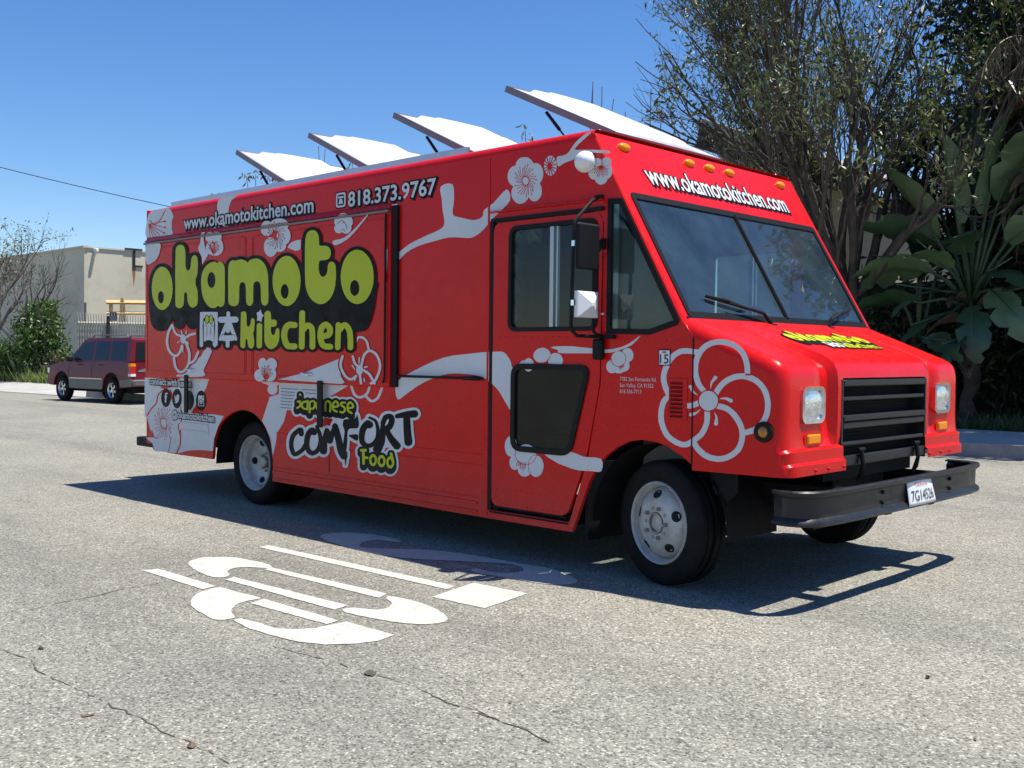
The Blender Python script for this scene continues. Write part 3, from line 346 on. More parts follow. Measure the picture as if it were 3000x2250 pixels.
'H_07':'-6598,1759 -6609,1755 -6653,1715 -6670,1697 -6685,1676 -6705,1637 -6712,1614 -6717,1593 -6717,1571 -6713,1550 -6704,1527 -6693,1505 -6678,1486 -6660,1468 -6637,1452 -6612,1439 -6583,1428 -6549,1419 -6568,1412 -6573,1405 -6558,1352 -6549,1331 -6538,1311 -6523,1296 -6486,1269 -6465,1259 -6444,1253 -6412,1249 -6358,1255 -6309,1272 -6265,1300 -6248,1316 -6227,1343 -6161,1357 -6137,1364 -6113,1377 -6093,1394 -6075,1413 -6032,1468 -6033,1477 -6043,1483 -6060,1484 -6073,1480 -6120,1423 -6152,1392 -6184,1378 -6208,1373 -6211,1374 -6205,1400 -6202,1424 -6202,1450 -6207,1472 -6219,1498 -6262,1552 -6243,1546 -6234,1548 -6232,1554 -6274,1582 -6285,1583 -6291,1581 -6302,1583 -6299,1606 -6281,1608 -6199,1634 -6104,1645 -6101,1646 -6101,1670 -6216,1657 -6261,1646 -6309,1629 -6319,1639 -6333,1646 -6365,1651 -6382,1686 -6387,1690 -6396,1691 -6405,1688 -6407,1683 -6389,1651 -6381,1646 -6396,1641 -6451,1652 -6473,1658 -6494,1668 -6510,1680 -6526,1698 -6560,1744 -6564,1753 -6577,1759|-6588,1720 -6548,1672 -6525,1654 -6498,1642 -6470,1634 -6411,1622 -6415,1603 -6413,1592 -6403,1574 -6392,1565 -6380,1559 -6357,1555 -6343,1556 -6326,1562 -6282,1512 -6266,1489 -6256,1469 -6252,1448 -6251,1424 -6259,1380 -6267,1361 -6278,1344 -6293,1326 -6326,1299 -6360,1283 -6395,1275 -6423,1276 -6449,1287 -6465,1298 -6489,1321 -6499,1337 -6507,1356 -6521,1407 -6529,1414 -6497,1416 -6474,1420 -6444,1430 -6410,1450 -6394,1466 -6378,1488 -6378,1468 -6367,1464 -6356,1466 -6353,1470 -6349,1527 -6352,1536 -6357,1541 -6375,1546 -6396,1541 -6401,1536 -6429,1490 -6453,1464 -6480,1448 -6504,1441 -6529,1443 -6553,1449 -6596,1468 -6617,1482 -6642,1512 -6654,1534 -6664,1571 -6664,1591 -6660,1612 -6653,1633 -6634,1671 -6621,1688|-6292,1690 -6299,1686 -6313,1661 -6314,1658 -6310,1654 -6299,1653 -6289,1658 -6274,1684 -6278,1688|-6434,1584 -6479,1569 -6483,1564 -6476,1559 -6466,1559 -6424,1573 -6420,1576 -6421,1580',
'H_08':'-5892,1516 -5898,1507 -5908,1499 -5938,1488 -5988,1439 -6010,1424 -6054,1404 -6070,1387 -6093,1368 -6124,1353 -6176,1337 -6217,1316 -6244,1291 -6291,1262 -6318,1250 -6353,1241 -6381,1237 -6412,1235 -6455,1239 -6500,1227 -6496,1218 -6490,1217 -6339,1215 -6113,1219 -5953,1229 -5917,1243 -5913,1245 -5933,1265 -5948,1288 -5932,1312 -5792,1471 -5794,1486 -5817,1504 -5833,1511',
'H_09':'-4901,1423 -4918,1418 -4935,1409 -4953,1390 -4959,1377 -4961,1363 -4959,1350 -4953,1338 -4934,1319 -4976,1312 -4995,1305 -5011,1294 -5020,1284 -5026,1273 -5029,1258 -5027,1246 -5020,1235 -5009,1224 -4994,1215 -4977,1208 -4936,1203 -4899,1210 -4876,1220 -4846,1221 -4878,1246 -4905,1271 -4912,1272 -4916,1277 -4911,1283 -4900,1282 -4898,1274 -4862,1243 -4905,1297 -4913,1300 -4915,1305 -4908,1311 -4898,1309 -4896,1306 -4898,1301 -4862,1255 -4899,1326 -4905,1329 -4907,1334 -4900,1339 -4890,1337 -4888,1333 -4890,1328 -4880,1307 -4877,1306 -4868,1309 -4871,1319 -4877,1323 -4876,1328 -4871,1331 -4863,1331 -4859,1327 -4862,1320 -4860,1313 -4854,1312 -4853,1314 -4856,1341 -4862,1347 -4860,1352 -4855,1354 -4848,1354 -4843,1349 -4847,1341 -4839,1288 -4837,1277 -4834,1275 -4834,1263 -4834,1275 -4836,1277 -4835,1282 -4834,1321 -4838,1330 -4829,1335 -4823,1335 -4819,1332 -4820,1327 -4825,1321 -4825,1294 -4823,1283 -4814,1337 -4818,1345 -4809,1350 -4804,1349 -4800,1345 -4801,1340 -4806,1336 -4814,1287 -4812,1280 -4791,1347 -4793,1355 -4787,1359 -4778,1358 -4775,1352 -4782,1345 -4800,1292 -4804,1273 -4803,1270 -4780,1317 -4782,1322 -4779,1327 -4767,1327 -4763,1321 -4772,1314 -4791,1276 -4795,1264 -4756,1318 -4755,1325 -4745,1328 -4738,1323 -4740,1318 -4748,1315 -4753,1309 -4790,1256 -4756,1286 -4757,1291 -4754,1294 -4742,1294 -4739,1291 -4739,1287 -4751,1282 -4777,1258 -4786,1245 -4736,1277 -4730,1285 -4722,1286 -4716,1281 -4719,1275 -4730,1273 -4748,1263 -4805,1222 -4823,1227 -4831,1226 -4838,1222 -4828,1222 -4806,1213 -4786,1209 -4763,1208 -4741,1210 -4719,1216 -4699,1225 -4683,1236 -4672,1249 -4665,1263 -4663,1277 -4665,1293 -4672,1307 -4685,1322 -4671,1332 -4660,1343 -4653,1355 -4651,1368 -4654,1382 -4661,1394 -4672,1405 -4704,1420 -4723,1424 -4745,1426 -4785,1419 -4801,1412 -4824,1396 -4839,1411 -4855,1419 -4872,1423|-4877,1305 -4854,1260 -4853,1262 -4864,1295',
'H_10':'-3447,1619 -3467,1613 -3475,1608 -3474,1566 -3459,1591 -3442,1601 -3412,1600 -3387,1593 -3367,1581 -3356,1570 -3343,1543 -3331,1505 -3366,1488 -3394,1463 -3405,1445 -3413,1427 -3427,1383 -3456,1380 -3483,1395 -3494,1409 -3516,1457 -3533,1460 -3542,1457 -3545,1453 -3532,1415 -3518,1390 -3498,1375 -3476,1364 -3481,1348 -3481,1328 -3472,1311 -3464,1304 -3448,1296 -3431,1224 -3424,1219 -3415,1217 -3405,1219 -3399,1225 -3416,1300 -3400,1313 -3391,1329 -3330,1305 -3316,1297 -3289,1270 -3269,1246 -3300,1237 -3304,1231 -3299,1224 -3288,1221 -3255,1227 -3242,1222 -3228,1225 -3223,1231 -3227,1241 -3201,1268 -3179,1299 -3157,1345 -3152,1375 -3153,1390 -3167,1427 -3191,1461 -3205,1475 -3222,1487 -3265,1504 -3303,1509 -3321,1564 -3330,1579 -3354,1599 -3371,1608 -3401,1617 -3431,1620|-3307,1488 -3291,1488 -3262,1480 -3230,1462 -3207,1436 -3197,1420 -3185,1388 -3185,1362 -3193,1335 -3218,1293 -3244,1261 -3276,1297 -3292,1311 -3327,1330 -3371,1345 -3380,1346 -3389,1343 -3395,1360 -3400,1368 -3396,1374 -3374,1439 -3365,1453 -3341,1474 -3327,1482|-3676,1459 -3686,1453 -3709,1409 -3715,1389 -3715,1370 -3709,1351 -3684,1314 -3650,1282 -3631,1270 -3596,1255 -3572,1249 -3551,1248 -3530,1251 -3510,1259 -3508,1258 -3513,1251 -3512,1248 -3505,1246 -3498,1248 -3477,1270 -3479,1276 -3466,1284 -3466,1290 -3472,1296 -3489,1296 -3542,1270 -3563,1269 -3594,1278 -3610,1287 -3625,1297 -3652,1324 -3675,1356 -3681,1372 -3680,1388 -3675,1404 -3653,1449 -3654,1453 -3659,1457|-3442,1447 -3449,1442 -3453,1397 -3451,1393 -3446,1391 -3440,1392 -3437,1396 -3432,1442|-3539,1379 -3544,1376 -3544,1371 -3510,1341 -3503,1338 -3496,1341 -3496,1346 -3529,1377|-3346,1372 -3376,1366 -3380,1360 -3371,1355 -3333,1362 -3328,1366 -3330,1370 -3335,1373|-3381,1274 -3386,1269 -3377,1243 -3372,1239 -3364,1240 -3361,1245 -3370,1271',
'H_11':'-3730,1425 -4246,1296 -4631,1231 -3688,1215 -3638,1227 -3691,1277 -3698,1306 -3727,1348 -3735,1371 -3734,1392 -3723,1419 -3724,1425',
'H_12':'-3087,2328 -3096,2301 -3109,2235 -3123,2144 -3122,2097 -3118,2075 -3112,2058 -3110,2057 -3106,2058 -3100,2083 -3089,2175 -3083,2302',
'U_00':'-6815,2978 -6871,2980 -6990,2980 -7088,2976 -7141,2967 -7168,2955 -7192,2934 -7213,2908 -7230,2876 -7255,2794 -7264,2745 -7240,2709 -7171,2696 -7093,2696 -7164,2797 -7166,2793 -7144,2701 -7152,2698 -7160,2703 -7194,2842 -7187,2845 -7121,2846 -7168,2877 -7168,2882 -7160,2884 -7152,2883 -7095,2846 -6989,2846 -6945,2868 -6901,2897 -6829,2964 -6819,2967 -6812,2964 -6809,2959 -6859,2910 -6903,2875 -6953,2847 -6852,2847 -6841,2854 -6826,2855 -6815,2852 -6805,2846 -6803,2841 -6807,2835 -6822,2831 -6837,2833 -6848,2839 -6971,2838 -7016,2823 -7038,2819 -6848,2786 -6837,2790 -6822,2789 -6811,2786 -6804,2780 -6803,2774 -6808,2769 -6820,2767 -6833,2768 -6844,2772 -6852,2779 -7131,2827 -6863,2731 -6848,2734 -6830,2731 -6822,2727 -6819,2722 -6820,2717 -6825,2713 -6837,2711 -6855,2713 -6870,2725 -7128,2815 -6933,2707 -6931,2703 -6941,2701 -7129,2804 -7134,2805 -7014,2703 -7012,2700 -7014,2698 -7012,2697 -6967,2697 -6749,2688 -6673,2693 -6656,2708 -6684,2756 -6684,2819 -6679,2845 -6668,2858 -6654,2866 -6649,2876 -6655,2894 -6670,2917 -6689,2936 -6708,2954 -6728,2966 -6775,2976|-7019,2838 -7077,2837 -7050,2830 -7027,2833 -7013,2837|-7129,2837 -7131,2836 -7089,2829 -7106,2837|-7148,2802 -7081,2701 -7083,2697 -7023,2697',
'U_01':'-5467,2984 -5606,2985 -5698,2981 -5739,2973 -5759,2960 -5771,2943 -5778,2918 -5777,2858 -5780,2818 -5784,2773 -5793,2739 -5821,2718 -5855,2705 -5854,2698 -5779,2692 -5668,2691 -5586,2699 -5566,2716 -5578,2770 -5562,2872 -5556,2887 -5531,2924 -5512,2942 -5473,2957 -5428,2972 -5424,2979 -5427,2981',
'U_02':'-5610,2701 -5689,2700 -5927,2690 -5983,2686 -6006,2682 -5996,2678 -5885,2673 -5676,2674 -5629,2677 -5591,2686 -5573,2695 -5595,2701',
'V_00':'-2422,2778 -2470,2775 -2507,2762 -2514,2737 -2493,2667 -2482,2581 -2462,2507 -2460,2477 -2470,2457 -2487,2445 -2516,2433 -2554,2423 -2658,2401 -2795,2368 -2863,2348 -2924,2324 -2980,2297 -3030,2264 -3076,2224 -3115,2178 -3146,2131 -3162,2086 -3192,1868 -3194,1822 -3187,1805 -3173,1805 -3158,1821 -3140,1860 -3121,1913 -3104,1970 -3090,2077 -3075,2127 -3045,2174 -3006,2215 -2960,2251 -2910,2278 -2850,2301 -2789,2318 -2718,2332 -2641,2342 -2455,2364 -2403,2367 -2319,2362 -2197,2347 -2159,2347 -2120,2356 -2081,2371 -2045,2390 -2011,2413 -1951,2462 -1790,2560 -1763,2587 -1760,2621 -1773,2654 -1798,2670 -1835,2653 -1928,2585 -2001,2555 -2027,2542 -2037,2525 -2039,2507 -2047,2493 -2070,2483 -2099,2477 -2135,2476 -2177,2482 -2342,2522 -2366,2539 -2369,2568 -2360,2605 -2354,2645 -2354,2690 -2358,2737 -2374,2768',
'V_01':'-1882,1500 -2039,1494 -2332,1470 -2446,1453 -2561,1424 -2673,1389 -2871,1319 -2954,1286 -3011,1248 -3030,1197 -3022,1143 -3001,1110 -2971,1112 -2879,1164 -2750,1227 -2672,1258 -2585,1286 -2489,1312 -2389,1329 -2280,1333 -2168,1329 -2078,1321 -2020,1309 -1981,1292 -1914,1257 -1884,1236 -1856,1213 -1830,1185 -1744,1083 -1732,1092 -1728,1151 -1727,1308 -1724,1335 -1721,1342 -1709,1349 -1624,1400 -1611,1418 -1606,1436 -1614,1443 -1681,1400 -1715,1385 -1729,1395 -1735,1419 -1745,1442 -1785,1482 -1812,1497 -1839,1502',
'V_02':'-1445,1529 -1471,1524 -1487,1516 -1509,1498 -1515,1486 -1517,1474 -1515,1462 -1507,1450 -1488,1435 -1471,1429 -1452,1426 -1418,1428 -1402,1433 -1386,1443 -1354,1475 -1351,1471 -1377,1442 -1375,1430 -1370,1419 -1339,1419 -1336,1417 -1339,1414 -1365,1413 -1350,1400 -1323,1391 -1291,1391 -1265,1402 -1246,1421 -1242,1432 -1240,1443 -1242,1455 -1255,1476 -1266,1484 -1293,1494 -1309,1495 -1337,1490 -1355,1481 -1357,1494 -1363,1505 -1385,1521 -1418,1530|-1568,1456 -1585,1452 -1602,1438 -1611,1419 -1611,1398 -1602,1379 -1592,1370 -1572,1362 -1550,1362 -1531,1372 -1522,1381 -1513,1399 -1513,1420 -1518,1432 -1532,1447 -1552,1456',
'V_03':'-581,1612 -668,1562 -700,1549 -733,1538 -804,1524 -841,1521 -893,1521 -1153,1541 -1234,1542 -1309,1540 -1355,1535 -1350,1530 -1287,1515 -1285,1506 -1287,1498 -1252,1493 -1003,1494 -819,1500 -760,1513 -677,1539 -648,1552 -617,1575 -590,1600',
'V_04':'-696,1530 -717,1521 -728,1509 -709,1495 -701,1485 -696,1473 -696,1450 -700,1439 -712,1424 -707,1416 -711,1416 -716,1421 -708,1404 -712,1404 -719,1418 -718,1405 -721,1404 -724,1411 -721,1394 -724,1394 -729,1412 -729,1400 -731,1399 -735,1410 -735,1391 -737,1390 -741,1409 -741,1385 -744,1383 -745,1408 -748,1396 -750,1394 -752,1396 -751,1407 -771,1408 -796,1418 -807,1427 -822,1450 -842,1441 -850,1434 -859,1417 -858,1397 -848,1379 -832,1368 -820,1365 -799,1365 -783,1371 -770,1366 -751,1364 -731,1367 -711,1378 -696,1379 -679,1387 -669,1400 -666,1409 -667,1427 -672,1439 -653,1448 -645,1456 -639,1465 -635,1485 -640,1505 -654,1521 -674,1530|-764,1511 -784,1506 -805,1491 -816,1472 -815,1450 -804,1430 -783,1416 -757,1411 -742,1413 -721,1422 -717,1425 -717,1428 -713,1429 -715,1433 -710,1432 -704,1440 -700,1451 -700,1473 -711,1492 -722,1501 -745,1510',
'V_05':'-1738,892 -1757,884 -1778,862 -1789,832 -1791,814 -1784,783 -1776,769 -1767,758 -1755,750 -1741,745 -1724,744 -1736,727 -1742,703 -1740,690 -1729,669 -1719,660 -1697,652 -1672,654 -1657,661 -1655,645 -1650,634 -1632,620 -1617,614 -1589,612 -1574,614 -1547,626 -1535,637 -1549,655 -1555,672 -1557,700 -1579,696 -1579,688 -1576,683 -1581,679 -1586,682 -1584,688 -1584,696 -1590,696 -1589,672 -1586,668 -1591,663 -1596,667 -1594,672 -1595,696 -1602,696 -1602,658 -1599,653 -1604,648 -1609,652 -1607,658 -1608,698 -1614,697 -1614,678 -1611,672 -1616,668 -1621,672 -1619,677 -1619,699 -1627,699 -1629,668 -1627,663 -1631,659 -1635,660 -1637,664 -1634,669 -1633,684 -1638,682 -1642,686 -1640,691 -1641,706 -1647,709 -1650,688 -1649,682 -1654,679 -1658,683 -1655,689 -1652,711 -1658,716 -1666,689 -1665,685 -1669,681 -1674,683 -1675,686 -1671,691 -1662,719 -1675,733 -1683,747 -1685,762 -1692,761 -1685,769 -1683,783 -1676,798 -1668,807 -1669,840 -1680,868 -1691,880 -1703,888 -1716,893|-1592,842 -1624,833 -1643,823 -1659,811 -1671,797 -1679,780 -1681,764 -1678,749 -1670,734 -1661,725 -1656,728 -1656,721 -1652,718 -1650,723 -1647,723 -1647,715 -1642,712 -1640,718 -1637,719 -1635,709 -1631,709 -1630,714 -1627,716 -1625,715 -1626,706 -1620,704 -1619,713 -1615,715 -1614,703 -1609,702 -1607,714 -1604,715 -1602,702 -1595,701 -1595,715 -1592,716 -1590,702 -1585,701 -1584,717 -1580,719 -1578,701 -1557,704 -1550,727 -1541,743 -1529,756 -1514,767 -1499,774 -1479,778 -1481,795 -1489,810 -1500,821 -1518,832 -1536,839 -1557,843|-1482,773 -1497,770 -1512,764 -1526,753 -1537,740 -1546,725 -1550,706 -1534,712 -1516,721 -1500,734 -1488,749 -1481,764|-1474,773 -1483,748 -1496,731 -1512,718 -1552,700 -1550,673 -1545,658 -1536,644 -1523,632 -1510,625 -1495,620 -1478,620 -1464,623 -1447,631 -1435,640 -1423,654 -1415,669 -1410,686 -1408,703 -1410,720 -1416,735 -1424,749 -1436,760 -1449,768',
'V_06':'-1309,814 -1346,810 -1400,799 -1395,781 -1353,761 -1268,731 -1150,706 -1083,699 -969,704 -910,703 -890,711 -879,736 -877,769 -893,793 -931,798 -1042,795 -1124,815 -1173,822 -1254,819',
'V_07':'-1636,2881 -1663,2878 -1681,2872 -1694,2863 -1706,2850 -1713,2830 -1743,2826 -1759,2818 -1773,2808 -1782,2794 -1788,2780 -1790,2762 -1788,2746 -1781,2728 -1771,2713 -1758,2700 -1730,2684 -1742,2669 -1748,2654 -1750,2637 -1748,2621 -1741,2604 -1729,2588 -1714,2574 -1699,2564 -1681,2557 -1662,2553 -1640,2554 -1623,2557 -1607,2565 -1593,2576 -1581,2593 -1567,2578 -1554,2568 -1539,2561 -1523,2558 -1508,2558 -1492,2563 -1480,2570 -1469,2581 -1460,2594 -1455,2609 -1454,2625 -1456,2642 -1461,2658 -1476,2680 -1457,2696 -1449,2709 -1444,2724 -1442,2741 -1444,2758 -1449,2774 -1458,2790 -1469,2803 -1484,2814 -1499,2821 -1515,2825 -1538,2824 -1552,2846 -1567,2858 -1583,2868 -1603,2876|-1592,2828 -1586,2827 -1583,2821 -1589,2817 -1606,2785 -1614,2745 -1609,2744 -1595,2772 -1576,2791 -1574,2797 -1566,2796 -1565,2790 -1572,2787 -1590,2770 -1604,2743 -1601,2741 -1576,2768 -1548,2784 -1546,2789 -1541,2790 -1537,2785 -1538,2781 -1546,2780 -1572,2765 -1595,2738 -1591,2736 -1568,2749 -1547,2753 -1539,2757 -1534,2753 -1536,2747 -1545,2749 -1563,2746 -1587,2732 -1583,2729 -1552,2738 -1525,2735 -1519,2737 -1514,2734 -1514,2728 -1519,2726 -1525,2731 -1552,2733 -1579,2726 -1578,2722 -1538,2721 -1507,2709 -1501,2709 -1496,2703 -1499,2699 -1504,2699 -1509,2705 -1540,2717 -1576,2717 -1574,2713 -1545,2702 -1525,2686 -1518,2684 -1516,2678 -1520,2675 -1524,2675 -1528,2683 -1548,2699 -1574,2708 -1574,2705 -1549,2686 -1536,2667 -1529,2662 -1531,2656 -1538,2657 -1540,2664 -1554,2685 -1574,2700 -1576,2696 -1551,2669 -1532,2631 -1537,2627 -1543,2630 -1543,2637 -1556,2667 -1577,2692 -1580,2690 -1558,2650 -1549,2611 -1545,2604 -1550,2600 -1556,2604 -1554,2610 -1563,2650 -1584,2685 -1585,2683 -1578,2650 -1579,2619 -1576,2613 -1583,2609 -1588,2614 -1585,2621 -1583,2649 -1590,2680 -1592,2680 -1592,2638 -1601,2603 -1599,2597 -1605,2594 -1610,2597 -1611,2600 -1606,2606 -1598,2639 -1600,2678 -1603,2676 -1610,2647 -1626,2618 -1632,2619 -1635,2624 -1628,2630 -1616,2649 -1610,2677 -1613,2676 -1629,2645 -1649,2625 -1651,2619 -1657,2617 -1662,2623 -1659,2627 -1653,2628 -1633,2648 -1619,2678 -1622,2680 -1648,2650 -1678,2632 -1682,2627 -1686,2626 -1691,2630 -1689,2636 -1681,2636 -1653,2653 -1628,2683 -1632,2685 -1657,2670 -1682,2665 -1688,2660 -1694,2664 -1693,2670 -1688,2671 -1683,2669 -1660,2674 -1636,2688 -1639,2691 -1674,2682 -1706,2685 -1711,2682 -1716,2685 -1717,2690 -1712,2693 -1704,2689 -1675,2686 -1642,2696 -1645,2700 -1672,2701 -1703,2713 -1704,2718 -1698,2721 -1691,2715 -1672,2706 -1647,2705 -1649,2708 -1681,2719 -1705,2738 -1711,2739 -1715,2745 -1710,2749 -1705,2748 -1702,2741 -1677,2722 -1649,2712 -1648,2716 -1685,2739 -1717,2777 -1714,2781 -1707,2780 -1705,2772 -1681,2743 -1649,2721 -1647,2724 -1670,2751 -1681,2779 -1687,2784 -1684,2790 -1676,2788 -1675,2784 -1676,2780 -1665,2753 -1646,2729 -1643,2731 -1663,2768 -1671,2806 -1675,2813 -1669,2816 -1663,2812 -1665,2805 -1658,2769 -1639,2736 -1637,2738 -1644,2769 -1642,2796 -1644,2804 -1639,2807 -1632,2801 -1636,2794 -1638,2769 -1631,2741 -1629,2742 -1630,2780 -1621,2812 -1623,2818 -1617,2821 -1611,2817 -1612,2812 -1616,2809 -1624,2779 -1624,2745 -1621,2744 -1612,2787 -1594,2820 -1595,2824|-1619,2738 -1631,2735 -1639,2726 -1643,2714 -1639,2702 -1630,2691 -1618,2684 -1604,2683 -1592,2687 -1586,2692 -1581,2702 -1584,2720 -1598,2734',
'V_08':'-1030,2974 -1046,2971 -1074,2961 -1110,2945 -1142,2927 -1169,2904 -1212,2861 -1230,2852 -1262,2845 -1306,2846 -1318,2840 -1321,2820 -1315,2795 -1305,2777 -1291,2776 -1251,2793 -1174,2805 -1108,2833 -1066,2839 -1032,2838 -864,2810 -848,2813 -852,2822 -871,2830 -916,2839 -1032,2856 -1140,2868 -1155,2872 -1156,2876 -1153,2881 -1127,2902 -1019,2964 -1017,2972',
'V_09':'-890,2787 -907,2784 -917,2777 -909,2764 -907,2757 -912,2743 -898,2734 -880,2730 -861,2730 -846,2737 -841,2742 -838,2753 -843,2766 -862,2782|-968,2791 -987,2787 -994,2784 -1001,2775 -1001,2763 -993,2751 -976,2741 -956,2736 -945,2736 -932,2741 -929,2739 -919,2744 -927,2763 -924,2777 -946,2788|-920,2774 -923,2764 -922,2758 -915,2748 -912,2758 -913,2765|-997,2750 -1017,2743 -1030,2728 -1035,2707 -1030,2686 -1022,2673 -1006,2659 -995,2654 -978,2652 -969,2636 -948,2619 -923,2611 -897,2614 -878,2626 -867,2645 -854,2648 -846,2653 -834,2669 -831,2679 -832,2701 -840,2720 -847,2729 -880,2727 -900,2732 -915,2741 -924,2737 -916,2739 -873,2711 -865,2709 -865,2703 -871,2702 -876,2708 -906,2727 -872,2694 -867,2692 -865,2686 -871,2684 -875,2691 -908,2722 -876,2677 -871,2674 -871,2668 -875,2666 -879,2668 -880,2675 -912,2720 -896,2682 -891,2677 -891,2673 -895,2671 -900,2674 -900,2680 -916,2717 -906,2670 -902,2664 -905,2659 -912,2661 -911,2668 -922,2718 -922,2682 -919,2675 -924,2672 -929,2677 -927,2682 -928,2717 -936,2675 -934,2669 -938,2667 -943,2668 -945,2673 -941,2678 -933,2718 -954,2674 -953,2668 -960,2667 -963,2674 -958,2677 -939,2720 -960,2695 -961,2688 -967,2688 -970,2694 -964,2698 -941,2727 -977,2700 -979,2695 -984,2695 -988,2699 -986,2703 -980,2704 -944,2731 -974,2719 -977,2715 -982,2715 -985,2719 -983,2724 -976,2723 -953,2732 -978,2738',
'V_10':'-1386,2859 -1406,2853 -1386,2807 -1385,2850 -1381,2850 -1378,2846 -1377,2806 -1359,2847 -1354,2848 -1350,2845 -1369,2800 -1332,2829 -1339,2839 -1351,2849 -1363,2856|-1414,2848 -1425,2834 -1394,2803|-1328,2821 -1365,2792 -1325,2797 -1320,2795 -1320,2791 -1365,2784 -1323,2767 -1323,2764 -1327,2762 -1365,2775 -1328,2740 -1321,2754 -1316,2781 -1318,2798|-1430,2827 -1434,2809 -1398,2796|-1434,2801 -1434,2782 -1398,2787|-1400,2780 -1432,2775 -1425,2758|-1394,2771 -1420,2750 -1409,2736|-1368,2768 -1349,2724 -1334,2734|-1386,2765 -1401,2730 -1385,2722|-1376,2764 -1376,2720 -1358,2721',
'fender_flower':'-7,1587 -52,1579 -85,1566 -114,1548 -139,1523 -217,1532 -257,1531 -286,1524 -329,1502 -355,1481 -366,1468 -386,1440 -401,1410 -411,1382 -417,1352 -416,1324 -407,1295 -394,1267 -374,1234 -389,1226 -405,1209 -417,1189 -429,1147 -433,1103 -428,1061 -410,1016 -391,986 -379,972 -348,949 -299,926 -252,915 -216,917 -198,922 -176,934 -145,899 -122,881 -94,864 -77,857 -44,848 11,844 48,849 84,860 130,884 158,907 171,921 187,951 197,982 201,1016 257,1032 282,1045 314,1070 333,1093 349,1120 360,1148 367,1197 365,1229 352,1275 335,1305 312,1331 283,1354 248,1371 237,1375 234,1372 194,1372 194,1382 227,1383 226,1416 222,1442 209,1481 194,1507 183,1521 146,1552 112,1570 54,1585 18,1588|1,1554 33,1554 82,1544 112,1533 144,1510 162,1490 178,1458 187,1424 190,1385 137,1382 103,1373 71,1360 43,1344 17,1323 -5,1298 -23,1273 -12,1267 7,1248 28,1279 46,1300 68,1317 91,1331 118,1341 146,1348 173,1351 204,1347 248,1333 272,1318 295,1297 310,1275 321,1250 328,1222 329,1195 327,1168 320,1144 308,1120 288,1093 271,1079 253,1068 198,1049 184,1086 166,1114 144,1141 120,1162 78,1187 47,1195 15,1199 9,1185 -4,1167 38,1161 61,1155 83,1143 104,1126 131,1096 148,1071 158,1047 162,1011 159,987 150,961 137,938 119,920 94,903 69,891 41,883 12,879 -33,883 -72,896 -114,925 -141,956 -95,990 -85,1002 -67,1029 -50,1075 -46,1108 -47,1145 -74,1145 -87,1147 -86,1107 -89,1079 -104,1042 -125,1012 -143,997 -190,966 -214,953 -225,950 -246,949 -282,959 -322,978 -345,995 -362,1018 -377,1046 -386,1071 -390,1106 -387,1142 -377,1177 -369,1191 -352,1209 -329,1190 -313,1181 -284,1170 -241,1160 -191,1158 -160,1166 -127,1178 -134,1194 -137,1211 -173,1198 -196,1192 -232,1194 -268,1203 -292,1212 -311,1224 -331,1245 -361,1294 -370,1317 -374,1340 -373,1362 -366,1386 -348,1423 -331,1449 -302,1476 -280,1488 -260,1495 -217,1498 -159,1492 -171,1462 -178,1431 -179,1397 -175,1365 -165,1333 -151,1305 -132,1281 -111,1262 -94,1273 -77,1279 -101,1303 -115,1321 -126,1345 -135,1371 -138,1398 -137,1426 -127,1467 -105,1504 -76,1530 -39,1547|-14,1366 -23,1362 -46,1327 -49,1308 -48,1286 -44,1288 -32,1321 0,1350 1,1356 -1,1361|-194,1305 -202,1301 -205,1292 -184,1264 -160,1250 -136,1243 -137,1246 -165,1267 -180,1301|-66,1272 -90,1267 -106,1256 -122,1236 -128,1209 -127,1196 -121,1184 -111,1171 -88,1156 -73,1152 -58,1151 -29,1159 -6,1176 6,1199 8,1215 6,1228 0,1243 -18,1261 -45,1272|52,1237 23,1230 21,1226 60,1224 96,1206 105,1208 112,1215 112,1223 105,1229 73,1237|-120,1158 -151,1138 -193,1131 -199,1124 -199,1117 -194,1112 -185,1110 -152,1122 -130,1139 -117,1155|-17,1147 -8,1112 -18,1073 -12,1065 -1,1063 7,1067 11,1073 10,1105 4,1123',
